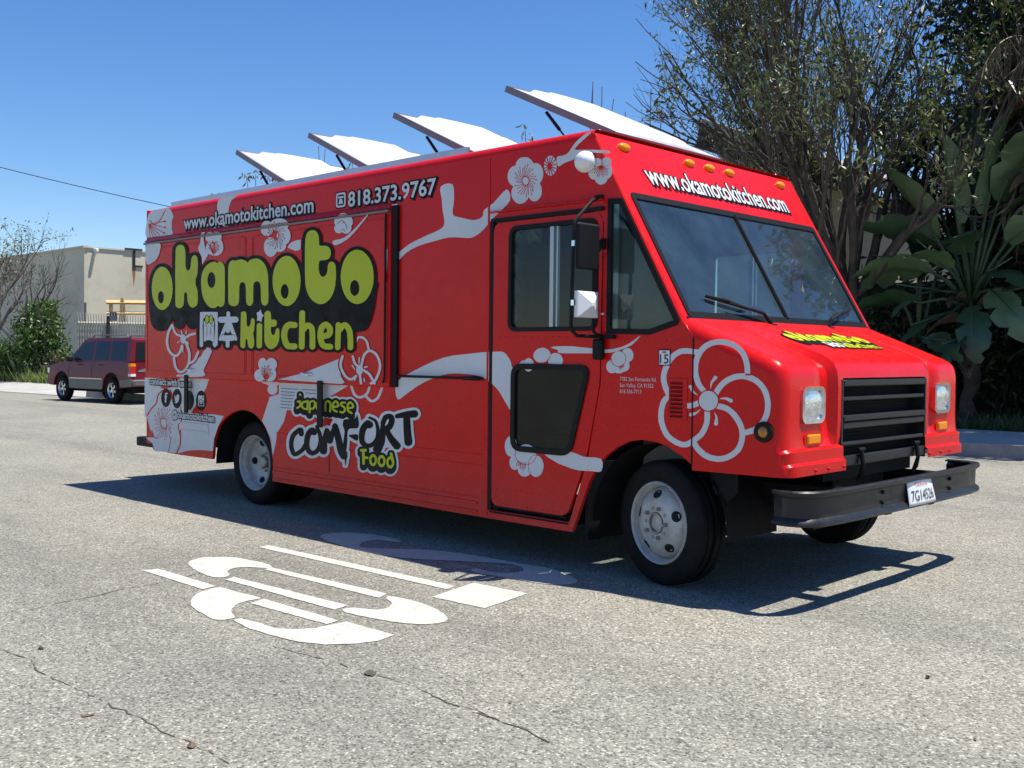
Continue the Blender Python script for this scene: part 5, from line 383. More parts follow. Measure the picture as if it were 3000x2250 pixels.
STOP={'P':[[(-3141,-2097),(-3113,-1995),(-2382,-1988),(-2357,-2093)],[(-2326,-1991),(-2298,-1982),(-2257,-1978),(-2210,-1978),(-2162,-1978),(-2117,-1976),(-2074,-1972),(-2027,-1966),(-1983,-1961),(-1945,-1959),(-1917,-1963),(-1903,-1973),(-1900,-1988),(-1903,-2006),(-1906,-2026),(-1904,-2045),(-1900,-2064),(-1895,-2084),(-1889,-2105),(-1881,-2126),(-1868,-2147),(-1851,-2169),(-1831,-2191),(-1808,-2214),(-1783,-2235),(-1757,-2254),(-1727,-2270),(-1692,-2284),(-1657,-2297),(-1628,-2310),(-1609,-2325),(-1601,-2344),(-1600,-2366),(-1606,-2388),(-1617,-2406),(-1633,-2418),(-1656,-2422),(-1688,-2421),(-1724,-2416),(-1761,-2409),(-1797,-2404),(-1832,-2399),(-1868,-2394),(-1904,-2388),(-1940,-2381),(-1974,-2372),(-2006,-2361),(-2037,-2348),(-2068,-2334),(-2097,-2319),(-2125,-2302),(-2153,-2283),(-2181,-2262),(-2207,-2239),(-2232,-2217),(-2253,-2195),(-2271,-2174),(-2286,-2154),(-2298,-2134),(-2308,-2114),(-2317,-2094),(-2326,-2072),(-2335,-2049),(-2341,-2026),(-2340,-2006)],[(-1876,-1959),(-1161,-1943),(-1142,-2037),(-1839,-2078)],[(-1568,-2357),(-1568,-2303),(-1427,-2289),(-1266,-2284),(-1181,-2233),(-1120,-2137),(-1115,-2049),(-1113,-1927),(-720,-1912),(-692,-2039),(-724,-2153),(-821,-2283),(-969,-2350),(-1165,-2377),(-1354,-2388)]],
'O':[[(-3140,-1756),(-3170,-1739),(-3193,-1720),(-3212,-1700),(-3226,-1680),(-3238,-1660),(-3249,-1641),(-3257,-1622),(-3261,-1603),(-3260,-1582),(-3252,-1560),(-3238,-1533),(-3219,-1504),(-3194,-1475),(-3163,-1447),(-3127,-1425),(-3082,-1409),(-3028,-1396),(-2971,-1387),(-2916,-1380),(-2868,-1375),(-2825,-1373),(-2786,-1372),(-2750,-1374),(-2718,-1378),(-2691,-1384),(-2668,-1393),(-2649,-1403),(-2634,-1416),(-2626,-1429),(-2627,-1443),(-2639,-1458),(-2663,-1473),(-2692,-1490),(-2720,-1507),(-2741,-1524),(-2757,-1541),(-2770,-1559),(-2780,-1577),(-2786,-1596),(-2786,-1614),(-2780,-1633),(-2767,-1653),(-2751,-1672),(-2734,-1690),(-2716,-1705),(-2698,-1716),(-2678,-1723),(-2658,-1729),(-2638,-1736),(-2622,-1745),(-2608,-1759),(-2593,-1775),(-2582,-1792),(-2575,-1808),(-2575,-1821),(-2581,-1833),(-2592,-1845),(-2609,-1855),(-2632,-1862),(-2661,-1865),(-2701,-1865),(-2751,-1860),(-2806,-1853),(-2862,-1844),(-2913,-1834),(-2962,-1821),(-3012,-1807),(-3059,-1791),(-3103,-1774)],[(-2641,-1417),(-1482,-1337),(-1429,-1447),(-2610,-1488)],[(-2538,-1763),(-1402,-1694),(-1374,-1815),(-2507,-1845)],[(-1401,-1360),(-1366,-1354),(-1316,-1349),(-1257,-1346),(-1199,-1346),(-1147,-1348),(-1102,-1354),(-1058,-1362),(-1016,-1372),(-977,-1384),(-941,-1396),(-908,-1408),(-877,-1421),(-849,-1435),(-824,-1449),(-802,-1464),(-783,-1480),(-767,-1496),(-753,-1512),(-744,-1529),(-738,-1547),(-737,-1566),(-739,-1587),(-746,-1607),(-756,-1628),(-769,-1646),(-786,-1664),(-807,-1682),(-831,-1698),(-860,-1714),(-891,-1728),(-928,-1741),(-971,-1754),(-1016,-1765),(-1062,-1775),(-1106,-1783),(-1150,-1791),(-1197,-1798),(-1242,-1803),(-1281,-1804),(-1312,-1800),(-1333,-1789),(-1347,-1772),(-1354,-1751),(-1354,-1730),(-1347,-1712),(-1330,-1698),(-1301,-1686),(-1268,-1674),(-1238,-1662),(-1217,-1649),(-1206,-1633),(-1200,-1616),(-1199,-1598),(-1201,-1580),(-1205,-1563),(-1212,-1545),(-1223,-1527),(-1236,-1509),(-1252,-1493),(-1270,-1477),(-1292,-1464),(-1318,-1453),(-1346,-1442),(-1371,-1432),(-1389,-1421),(-1403,-1408),(-1415,-1395),(-1421,-1381),(-1418,-1370)]],
'T':[[(-3362,-967),(-1348,-890),(-1318,-992),(-3335,-1070)],[(-1336,-740),(-887,-708),(-805,-1164),(-1231,-1197)]],
'S':[[(-3430,-438),(-3450,-414),(-3463,-388),(-3471,-359),(-3474,-331),(-3470,-302),(-3461,-273),(-3447,-243),(-3426,-213),(-3400,-185),(-3368,-160),(-3330,-139),(-3285,-120),(-3235,-103),(-3183,-90),(-3130,-81),(-3072,-77),(-3007,-76),(-2944,-78),(-2888,-84),(-2846,-92),(-2817,-104),(-2797,-120),(-2786,-139),(-2783,-156),(-2790,-171),(-2812,-182),(-2849,-190),(-2892,-197),(-2932,-205),(-2961,-217),(-2977,-231),(-2987,-246),(-2991,-264),(-2991,-282),(-2988,-303),(-2982,-326),(-2972,-352),(-2958,-379),(-2942,-405),(-2925,-426),(-2905,-446),(-2881,-465),(-2857,-481),(-2831,-493),(-2806,-498),(-2784,-497),(-2763,-491),(-2741,-481),(-2715,-464),(-2682,-441),(-2641,-407),(-2594,-364),(-2543,-316),(-2487,-269),(-2428,-230),(-2367,-199),(-2303,-171),(-2235,-147),(-2162,-126),(-2083,-109),(-1993,-96),(-1894,-87),(-1793,-81),(-1697,-76),(-1610,-71),(-1535,-63),(-1467,-54),(-1404,-47),(-1343,-43),(-1282,-47),(-1220,-59),(-1157,-79),(-1098,-102),(-1045,-125),(-1001,-145),(-969,-162),(-944,-178),(-925,-193),(-910,-210),(-898,-227),(-887,-246),(-878,-267),(-873,-288),(-873,-309),(-880,-329),(-892,-350),(-910,-371),(-933,-392),(-962,-411),(-998,-427),(-1044,-440),(-1099,-450),(-1160,-459),(-1222,-466),(-1283,-474),(-1344,-484),(-1410,-494),(-1474,-504),(-1532,-509),(-1577,-508),(-1610,-497),(-1635,-477),(-1651,-454),(-1656,-433),(-1649,-418),(-1624,-413),(-1581,-415),(-1531,-418),(-1483,-418),(-1447,-410),(-1421,-392),(-1399,-367),(-1383,-338),(-1371,-309),(-1366,-283),(-1368,-260),(-1376,-237),(-1390,-216),(-1407,-197),(-1427,-180),(-1449,-166),(-1475,-153),(-1505,-143),(-1536,-137),(-1568,-137),(-1600,-143),(-1633,-155),(-1667,-172),(-1705,-193),(-1747,-217),(-1794,-245),(-1846,-279),(-1901,-316),(-1957,-353),(-2012,-389),(-2067,-424),(-2122,-461),(-2177,-497),(-2235,-529),(-2295,-553),(-2359,-568),(-2426,-576),(-2496,-579),(-2566,-580),(-2635,-581),(-2703,-581),(-2771,-580),(-2839,-577),(-2906,-573),(-2969,-568),(-3030,-563),(-3089,-557),(-3145,-549),(-3198,-540),(-3247,-528),(-3292,-514),(-3334,-498),(-3372,-480),(-3404,-460)]],
}
CRACKS=[[(-2603,-3206),(-2578,-3021),(-2631,-2653),(-2709,-2314),(-2706,-2091),(-2761,-1961),(-2789,-1772),(-2904,-1428),(-2955,-1101),(-3068,-596)],[(-1856,-3478),(-1614,-3457),(-1174,-3472),(-773,-3471),(-593,-3453),(-397,-3450),(-213,-3446),(0,-3436),(239,-3431)],[(-980,-2475),(-552,-2439),(-282,-2425),(5,-2399),(332,-2420),(609,-2419)],[(226,-2423),(376,-2411),(585,-2421),(719,-2410),(908,-2436)]]
BITS={'clump':(-286, -2414),'leaf':(-46, -3449),'stone':(-1727, -3332),'twig':(-639, -3581),'black':(1554, -598),'leaf2':(448, -2244),'leaf3':(2008, -1254)}
# ================================================================== ROAD AND GROUND
def ground_poly(name,pts,z,mat,parent=None,**kw):
    flat,tris=tess([pts]); return mk(name,[(a,b,z) for a,b in flat],tris,mat,parent,**kw)
KA=(-32.0,8.5); KB=(-2.4,10.95); KS=(KB[1]-KA[1])/(KB[0]-KA[0])
def kerb_y(x): return KA[1]+KS*(x-KA[0])
terrain=mk('ground',[(-900,-900,-.02),(900,-900,-.02),(900,900,-.02),(-900,900,-.02)],[(0,1,2,3)],'soil',kind='structure')
road=ground_poly('road',[(-400,-120),(120,-120),(120,kerb_y(120)+.0),(-400,kerb_y(-400))],0.,'asphalt',kind='structure')
rp=random.Random(17)
for ch,pieces in STOP.items():
    word={'S':'first','T':'second','O':'third','P':'last'}[ch]
    le=bpy.data.objects.new('painted_letter',None); link(le,road)
    for p in pieces: 
        q=[(a/1000,b/1000) for a,b in p]; rg=[]
        for i in range(len(q)):
            a,b=q[i],q[(i+1)%len(q)]; k=max(1,int(math.hypot(b[0]-a[0],b[1]-a[1])/.022))
            for j in range(k): t=j/k; rg.append((a[0]+(b[0]-a[0])*t+rp.uniform(-.0035,.0035),a[1]+(b[1]-a[1])*t+rp.uniform(-.0035,.0035)))
        flat,tris=tess([rg]); mk('paint_stroke',[(a,b,.004) for a,b in flat],tris,'line',le)
rc=random.Random(3)
for c in CRACKS:
    pts=[(a/1000,b/1000) for a,b in c]; v=[];f=[]; L=[]
    for i in range(len(pts)-1):
        (x0,y0),(x1,y1)=pts[i],pts[i+1]; n=max(2,int(math.hypot(x1-x0,y1-y0)/.035))
        for k in range(n): t=k/n; L.append((x0+(x1-x0)*t,y0+(y1-y0)*t))
    j=0.
    for i,(x,y) in enumerate(L):
        a=L[max(i-1,0)]; b=L[min(i+1,len(L)-1)]; d=Vector((b[0]-a[0],b[1]-a[1])); d.normalize(); n=Vector((-d.y,d.x))
        j=.8*j+rc.uniform(-.012,.012); w=max(.0012,rc.uniform(.0008,.006)*(0.5+.6*math.sin(i*.13)**2))
        v+=[(x+n.x*(j-w),y+n.y*(j-w),.003),(x+n.x*(j+w),y+n.y*(j+w),.003)]
        if i and rc.random()>.12: f.append((2*i-2,2*i,2*i+1,2*i-1))
    mk('crack',v,f,'crack',road)
# kerb, pavement, verges on the far side of the street
def strip(name,x0,x1,d0,d1,z0,z1,mat,n=24,**kw):
    v=[];f=[]
    for i in range(n+1):
        x=x0+(x1-x0)*i/n; y=kerb_y(x); v+=[(x,y+d0,z0),(x,y+d1,z1)]
        if i: f.append((2*i-2,2*i,2*i+1,2*i-1))
    return mk(name,v,f,mat,**kw)
kb=MB()
for a,b in ((-28.6,40.),):
    n=40
    for i in range(n):
        xa=a+(b-a)*i/n; xb=a+(b-a)*(i+1)/n-.012
        ya,yb=kerb_y(xa),kerb_y(xb)
        kb.add([(xa,ya,-.05),(xb,yb,-.05),(xb,yb+.16,-.05),(xa,ya+.16,-.05),(xa,ya+.02,.2),(xb,yb+.02,.2),(xb,yb+.16,.2),(xa,ya+.16,.2)],[(3,2,1,0),(4,5,6,7),(0,1,5,4),(1,2,6,5),(2,3,7,6),(3,0,4,7)])
kb.build('kerb','kerbgrey',kind='structure')
strip('pavement',-28.6,40,.165,3.1,.196,.21,'concrete',kind='structure')
strip('driveway_apron',-400,-28.6,.0,1.9,.012,.25,'concrete',kind='structure',n=60)
strip('driveway_edge',-400,-28.6,-.07,.0,.006,.014,'crack',kind='structure',n=60)
strip('verge',-400,-28.6,1.9,60,.25,.9,'soil',kind='structure',n=60)
strip('planting_bed',-28.6,40,3.1,60,.19,.35,'soil',kind='structure',n=30)
# small litter on the road
def bit(name,key,label,cat,mat,size,flat=.3,seed=0):
    r=random.Random(seed); x,y=BITS[key][0]/1000,BITS[key][1]/1000; v=[];f=[]
    n=9
    for i in range(n):
        t=2*math.pi*i/n; rr=size*(.55+.6*r.random()); v.append((math.cos(t)*rr,math.sin(t)*rr*.6,.003+size*flat*r.random()*.4))
    v+=[(0,0,.004+size*flat),(0,0,.001)]
    for i in range(n): f+=[(i,(i+1)%n,n),((i+1)%n,i,n+1)]
    o=mk(name,v,f,mat,None,label=label,cat=cat); o.location=(x,y,.001); o.rotation_euler=(0,0,r.uniform(0,6)); return o
bit('tar_clump','clump','dark crumbled tar clump on the crack below the painted letters','debris','crack',.055,.18,1)
bit('fallen_leaf','leaf','curled tan leaf lying on the crack at the bottom left','leaf','browneleaf',.028,.5,2)
bit('pebble','stone','small dark oval pebble on the road at lower left','stone','crack',.022,.7,3)
bit('twig','twig','thin dry twig lying between the two cracks at lower left','twig','browneleaf',.03,.12,4)
bit('rubber_scrap','black','small black rubber scrap alone on the road at lower right','debris','rubber',.022,.5,5)
bit('fallen_leaf','leaf2','tiny tan leaf scrap on the road below the front wheel','leaf','browneleaf',.014,.5,6)
bit('fallen_leaf','leaf3','pale leaf scrap at the bottom right of the road','leaf','browneleaf',.014,.5,8)
# ================================================================== FOOD TRUCK
W=2.62
truck=empty('food_truck',(-3.3,W/2,0),'bright red food truck with plum blossom graphics and lime lettering, four roof hatches propped open','food truck')
TL=Vector((-3.3,W/2,0))
class _T: pass
def tk(o):   # keep world coordinates under the truck's origin
    o.location=o.location-TL; return o
def T(mb,name,mat,parent=None,smooth=False,**kw):
    o=mb.build(name,mat,truck if parent is None else parent,smooth,**kw)
    if parent is None: tk(o)
    return o
def TP(name,cons,f0,f1,mat,parent=None,**kw):
    o=plate(name,cons,f0,f1,mat,truck if parent is None else parent,**kw)
    if parent is None: tk(o)
    return o
def TM(name,v,f,mat,parent=None,smooth=False,**kw):
    o=mk(name,v,f,mat,truck if parent is None else parent,smooth,**kw)
    if parent is None: tk(o)
    return o
def slx(z): return -.257-.585*(z-1.714)
sidef=lambda y:(lambda a,b:(a,y,b))
ARCH_R=[(-5.865,.405),(-5.851,.447),(-5.834,.594),(-5.79,.67),(-5.747,.737),(-5.68,.79),(-5.604,.836),(-5.52,.876),(-5.421,.904),(-5.35,.918),(-5.284,.922),(-5.2,.916),(-5.122,.90),(-5.04,.865),(-4.964,.817),(-4.905,.765),(-4.859,.708),(-4.825,.645),(-4.807,.575),(-4.795,.49),(-4.795,.285)]
ARCH_F=[(-1.141,.272),(-.997,.628),(-.965,.68),(-.913,.755),(-.84,.825),(-.759,.88),(-.658,.925),(-.559,.942),(-.442,.934),(-.37,.917),(-.308,.89),(-.24,.855),(-.18,.815)]
DOOR=rpoly([(-1.925,.372),(-1.19,.372),(-1.02,.80),(-.915,1.30),(-.905,2.435),(-1.925,2.435)],.07)
DHOLE=[(-1.962,.335),(-1.165,.335),(-1.007,.79),(-.905,1.295),(-.893,2.36),(-.93,2.42),(-.98,2.444),(-1.962,2.444)]
WIN=rpoly([(-1.757,1.657),(-.95,1.657),(-.957,2.388),(-1.752,2.388)],.065)
LOW=rpoly([(-1.715,.80),(-1.165,.80),(-1.0,1.405),(-1.715,1.405)],.085)
QW=[(-.855,1.63),(-.507,1.622),(-.305,1.68),(-.287,1.705),(slx(2.50)-.03,2.50),(-.855,2.508)]
SIDE=[(-7.20,.475),(-7.10,.478),(-7.09,.415)]+[(-6.59,.40)]+ARCH_R+[(-1.965,.272)]+ARCH_F+[(-.18,1.61),(slx(1.70)-.012,1.70),(slx(2.93)-.012,2.93),(-7.20,2.93)]
for y0,y1,nm in ((0.,.03,'side_panel'),(W,W-.03,'side_panel')):
    TP(nm,[SIDE,DHOLE,QW],sidef(y0),sidef(y1),'red')
# roof with rounded eaves, closed front lip and rear wall
v=[];f=[];rr=.07
prof=[(0,2.93)]+[(rr-rr*math.cos(R(a)),2.93+rr*math.sin(R(a))) for a in (15,30,45,60,75,90)]
prof=prof+[(W-a,b) for a,b in prof[::-1]]
for (y,z) in prof: v+=[(-7.20,y,z),(slx(z)-.004,y,z)]
for i in range(len(prof)-1): f.append((2*i,2*i+1,2*i+3,2*i+2))
TM('roof',v,f,'red',smooth=40)
mb=MB(); mb.box((-7.205,.0,.48),(-7.235,W,2.99)); mb.box((-7.30,.2,.5),(-7.236,W-.2,2.7)); T(mb,'rear_wall','red')
# lit inside edge of the roof: painted head lining hidden above
# front slanted panel with windscreen opening, pillars rounded
WS=rpoly([(.085,1.735),(W-.085,1.735),(W-.085,2.546),(.085,2.546)],.03)
sl=lambda y,z:(slx(z),y,z)
slb=lambda y,z:(slx(z)-.03,y,z)
TP('front_panel',[[(.03,1.69),(W-.03,1.69),(W-.03,2.965),(.03,2.965)],WS],sl,slb,'red')
for s in (0,1):
    v=[];f=[]
    for z in (1.60,1.69,2.0,2.4,2.8,2.93,2.965):
        for k in range(7):
            t=R(90*k/6); yy=.03-.03*math.sin(t); xx=slx(z)-.034+.034*math.cos(t)
            v.append((xx,W-yy if s else yy,z))
    for i in range(6):
        for k in range(6): q=(i*7+k,i*7+k+1,(i+1)*7+k+1,(i+1)*7+k); f.append(q)
    TM('corner_pillar',v,f,'red',smooth=True)
# windscreen: rubber frame, two panes, centre bar
wsf=TP('windscreen_frame',[inset(WS,-.012),inset(WS,.03)],lambda y,z:(slx(z)+.008,y,z),lambda y,z:(slx(z)-.02,y,z),'rubber')
for y0,y1 in ((.115,1.305),(1.33,W-.115)):
    TP('windscreen_pane',[[(y0,1.765),(y1,1.765),(y1,2.518),(y0,2.518)]],lambda y,z:(slx(z)-.004,y,z),None,'wind')
mb=MB(); mb.tube([(slx(1.755)+.004,1.318,1.755),(slx(2.525)+.004,1.318,2.525)],.014,6); T(mb,'windscreen_centre_bar','rubber')
# cowl vent below the glass
TP('cowl',[[(.05,1.69),(W-.05,1.69),(W-.05,1.735),(.05,1.735)]],lambda y,z:(slx(z)+.004,y,z),None,'rubber')
# ---- hood and front fascia
HP=[(-.255,1.722),(-.2,1.70),(0,1.6246),(.15,1.568),(.27,1.523),(.345,1.495),(.395,1.470),(.428,1.440),(.447,1.40),(.455,1.355),(.457,1.30),(.457,1.2),(.457,1.1),(.457,1.0),(.457,.945),(.478,.930),(.479,.862),(.497,.848),(.498,.785)]
def hp_normal(i):
    a=HP[max(i-1,0)]; b=HP[min(i+1,len(HP)-1)]; d=Vector((b[0]-a[0],b[1]-a[1])).normalized(); return Vector((-d.y,d.x))
ys=[0,.004,.012,.024,.04,.06,.085,.15,.25,.35,.44,.47,.505,.54,.575,.588,.612,.625,.66,.69]
ys=ys+[.9,1.1,1.31,1.52,1.72]+[W-y for y in ys[::-1]]
RR=.085
def hood_pt(i,y):
    d=min(y,W-y); off=0.
    if d<RR: off=RR-math.sqrt(max(0,RR*RR-(RR-d)**2))
    n=hp_normal(i); x,z=HP[i]
    # raised nose around the grille with a shallow channel beside each lamp pod
    ch=0.
    ch=.012
    if d>.44: ch=.012+.030*min(1,(d-.44)/.065)
    if d>.588: ch=.042-.054*min(1,(d-.588)/.037)
    if z<1.02: ch*=max(0,(z-.93)/.09)
    if x<.40 and z>1.44: ch*=max(0,min(1,(x+.2)/.58))
    q=Vector((x,z))-n*(-1)*0
    q=Vector((x,z))-n*(off+ch)
    return (q.x,y,q.y)
nrm=hp_normal(12)
v=[];f=[]
for i in range(len(HP)):
    for y in ys: v.append(hood_pt(i,y))
ny=len(ys)
for i in range(len(HP)-1):
    for j in range(ny-1):
        ym=(ys[j]+ys[j+1])/2; zm=(HP[i][1]+HP[i+1][1])/2
        if .69<ym<W-.69 and zm<1.345: continue
        f.append((i*ny+j,i*ny+j+1,(i+1)*ny+j+1,(i+1)*ny+j))
TM('hood',v,f,'red',smooth=28)
for yy0 in (W-.64,):
    v=[];f=[]
    for i in range(1,9):
        for dy in (-.003,.003):
            q=Vector(hood_pt(i,yy0+dy)); n=hp_normal(i); v.append((q.x+n.x*.003,q.y,q.z+n.y*.003))
        if i>1: k=len(v); f.append((k-4,k-3,k-1,k-2))
    TM('hood_seam',v,f,'void')
# fender sides
fs=[(hood_pt(i,0)[0],hood_pt(i,0)[2]) for i in range(1,len(HP))]
fs=[(-.172,fs[0][1]-.02)]+[p for p in fs if p[0]>-.17]+[(-.172,.777)]
for y0,y1 in ((0,.03),(W,W-.03)): TP('front_fender',[fs],sidef(y0),sidef(y1),'red')
for y in (.001,W-.001):
    mb=MB(); mb.box((-.181,y-.004,.80),(-.171,y+.004,1.60)); T(mb,'fender_seam','void')
for yb in (.30,.45,.60): 
    pass
mb=MB()
for y in (.30,.46,.66,W-.30,W-.46,W-.66):
    mb.lathe([(.0,.010),(.008,.008),(.009,0)],(.498,y,.812),'x',8)
T(mb,'fascia_rivet','red',smooth=True)
# ---- grille
mb=MB(); mb.box((.30,.66,.70),(.36,W-.66,1.40)); T(mb,'radiator','void')
mb=MB()
for k in range(26):
    z=.83+k*.02; mb.box((.362,.69,z),(.372,W-.69,z+.008))
T(mb,'radiator_fin','chassis')
for y in (.672,W-.692): 
    mb=MB(); mb.box((.36,y,.79),(.472,y+.02,1.345)); T(mb,'grille_side','grille')
for z0,z1,x in ((1.303,1.345,.475),(1.212,1.238,.47),(1.084,1.122,.478),(1.036,1.080,.472),(.93,.955,.47),(.805,.868,.480)):
    mb=MB(); mb.box((x-.06,.70,z0),(x,W-.70,z1),.006); T(mb,'grille_slat','grille')
for y in (.912,1.75):
    mb=MB(); mb.tube([(.49,y,.90),(.495,y,.865),(.505,y,.80),(.49,y,.74),(.47,y,.70)],[.012,.016,.014,.018,.012],8); mb.tube([(.49,y-.04,.90),(.49,y+.04,.90)],.013,8); T(mb,'hood_latch','rubber',smooth=40)
# ---- headlights, signals
for y in (.343,W-.343):
    xh=.446
    o=TP('headlight',[rrect(y-.138,1.087,y+.138,1.308,.05),rrect(y-.112,1.112,y+.112,1.283,.035)],lambda a,b:(xh+.014,a,b),lambda a,b:(xh-.03,a,b),'chrome')
    v=[];f=[];n=9
    for i in range(n):
        for j in range(n):
            a=-1+2*i/(n-1); b=-1+2*j/(n-1); v.append((xh-.004+.020*(1-.5*a*a-.5*b*b),y+a*.113,1.1975+b*.087))
    for i in range(n-1):
        for j in range(n-1): f.append((i*n+j,(i+1)*n+j,(i+1)*n+j+1,i*n+j+1))
    l=mk('lens',v,f,'lens',o,True)
    TP('signal_base',[rrect(y-.105,.945,y+.11,1.04,.045),rrect(y-.09,.958,y+.095,1.027,.03)],lambda a,b:(xh+.010,a,b),lambda a,b:(xh-.01,a,b),'red')
    mb=MB(); mb.box((xh-.01,y-.072,.963),(xh+.020,y+.082,1.022),.008); T(mb,'turn_signal','amber')
# ---- bumper
path=[(.40,-.002),(.50,-.006),(.56,.014),(.60,.06),(.628,.14),(.648,.35),(.655,.8),(.657,W/2),(.655,W-.8),(.648,W-.35),(.628,W-.14),(.60,W-.06),(.56,W-.014),(.50,W+.006),(.36,W+.004)]
sec=[(-.03,.712),(.018,.718),(.03,.708),(.028,.694),(.002,.672),(.0,.56),(.026,.54),(.03,.525),(.02,.512),(-.03,.515)]
v=[];f=[];N=len(path)
for i,(x,y) in enumerate(path):
    a=Vector(path[max(i-1,0)]); b=Vector(path[min(i+1,N-1)]); d=(b-a).normalized(); n=Vector((d.y,-d.x))
    if i==0: n=Vector((0,-1))
    if i==N-1: n=Vector((0,1))
    for (k,z) in sec: v.append((x+n.x*k,y+n.y*k,z))
m=len(sec)
for i in range(N-1):
    for k in range(m-1): f.append((i*m+k,i*m+k+1,(i+1)*m+k+1,(i+1)*m+k))
bump=TM('front_bumper',v,f,'bumper',smooth=45)
sol=bump.modifiers.new('s','SOLIDIFY'); sol.thickness=.008; sol.offset=-1
mb=MB()
for y in (.86,1.92):
    for z in (.585,.65): mb.lathe([(0,.018),(.012,.015),(.014,0)],(.655,y,z),'x',8)
T(mb,'bumper_bolt','rubber',smooth=40)
for y in (.62,W-.62): 
    mb=MB(); mb.box((-.4,y-.06,.52),(.64,y+.06,.68)); T(mb,'chassis_horn','chassis')
mb=MB(); mb.box((.60,.95,.495),(.645,1.03,.515)); mb.box((.60,1.62,.495),(.645,1.70,.515)); T(mb,'bumper_bracket','chassis')
# licence plate, slightly bent
pl=[];n=9
PY0,PY1,PZ0,PZ1=1.205,1.585,.53,.69
def ptp(a,b,lift=0.):  # a,b in 0..1
    x=.690+.012*math.sin(a*3.1)-.028*b+.02*(1-b)*(a-.5)**2; wd=1+.10*(1-b)
    y=(PY0+PY1)/2+(a-.5)*(PY1-PY0)*wd; return (x+lift,y,PZ0+(PZ1-PZ0)*b)
v=[ptp(i/(n-1),j/(n-1)) for i in range(n) for j in range(n)]; f=[(i*n+j,(i+1)*n+j,(i+1)*n+j+1,i*n+j+1) for i in range(n-1) for j in range(n-1)]
lp=TM('license_plate',v,f,'plate',smooth=True); s=lp.modifiers.new('s','SOLIDIFY'); s.thickness=.004
fm=lambda a,b,l:ptp(a,b,.004+l)
text('plate_number','7G14526',(.09,.18),(.93,.18),.60,fm,'platetext',lp,.0)
text('plate_state','California',(.25,.77),(.75,.77),.20,fm,'platered',lp,.008)
# ---- door
door=TP('cab_door',[DOOR,WIN,LOW],sidef(0.),sidef(.028),'red')
door2=TP('cab_door',[DOOR,WIN],sidef(W),sidef(W-.028),'red')
for dr,sg,yb in ((door,1,0.),(door2,-1,W)):
    def yy(t,yb=yb,sg=sg): return yb+sg*t
    plate('window_seal',[inset(WIN,-.012),inset(WIN,.018)],sidef(yy(-.010)),sidef(yy(.02)),'rubber',dr)
    plate('window_pane',[inset(WIN,.012)],sidef(yy(.012)),None,'glass',dr)
    mb=MB(); mb.box((-1.372,yy(-.002),1.665),(-1.337,yy(.026),2.385)); mb.box((-1.316,yy(.004),1.665),(-1.304,yy(.026),2.385)); mb.build('window_bar','galv',dr)
plate('lower_seal',[inset(LOW,-.012),inset(LOW,.028)],sidef(-.014),sidef(.02),'rubber',door)
plate('lower_pane',[inset(LOW,.02)],sidef(.004),None,'darkglass',door)
mb=MB(); mb.box((-1.96,-.002,.34),(-1.927,.024,2.44)); T(mb,'door_gap_strip','rubber'); mb=MB(); mb.box((-1.965,W-.024,.34),(-1.90,W-.006,2.44)); mb.box((-.93,W-.024,1.0),(-.88,W-.006,2.44)); mb.box((-1.96,W-.0235,2.41),(-.89,W-.0065,2.45)); T(mb,'door_gap_strip','rubber')
mb=MB(); mb.box((-1.934,-.022,2.440),(-.891,-.001,2.466)); T(mb,'door_rail','rubber')
mb=MB(); mb.box((-1.96,-.03,2.508),(-.90,-.001,2.518),.003); T(mb,'drip_rail','red')
mb=MB(); mb.box((-1.94,-.007,.318),(-1.177,-.001,.330)); mb.box((-1.92,-.012,.362),(-1.19,-.0045,.370)); T(mb,'door_sill_gap','void')
for y0 in (0,W):
    s=-1 if y0==0 else 1
    QF=inset(QW,.0)
    TP('quarter_window_frame',[inset(QW,-.006),inset(QW,.03)],sidef(y0+s*.008),sidef(y0-s*.02),'rubber')
    TP('quarter_window_pane',[inset(QW,.02)],sidef(y0-s*.004),None,'glass')
mb=MB(); mb.box((-.825,.006,1.66),(-.775,.03,2.49)); T(mb,'quarter_window_bar','galv')
# rivets along the cab
mb=MB(); rv=random.Random(5)
def rivet(x,z): mb.add([(x-.006,0,z),(x,-.0,z-.006),(x+.006,0,z),(x,0,z+.006),(x,-.006,z)],[(0,1,4),(1,2,4),(2,3,4),(3,0,4)])
for i in range(15): rivet(-1.86+i*.065+.0,1.605 if i<13 else 1.60)
for i in range(22): t=i/21; rivet(-.875-.14*t,1.30-.62*t)
for i in range(14): rivet(-1.86+i*.05,.395)
for i in range(12): rivet(-1.86+i*.06,.50)
for i in range(7): rivet(-.80+i*.085,1.575)
for i in range(8): rivet(-.84+i*.08,1.02)
for i in range(60): rivet(-4.72+i*.045,.425)
for i in range(60): rivet(-4.72+i*.045,.305)
for i in range(40): rivet(-7.1+i*.032,1.05+rv.uniform(-.15,.1))
for i in range(26): rivet(-4.6+rv.uniform(0,2.5),rv.uniform(.75,1.12))
T(mb,'rivets','red',kind='stuff')
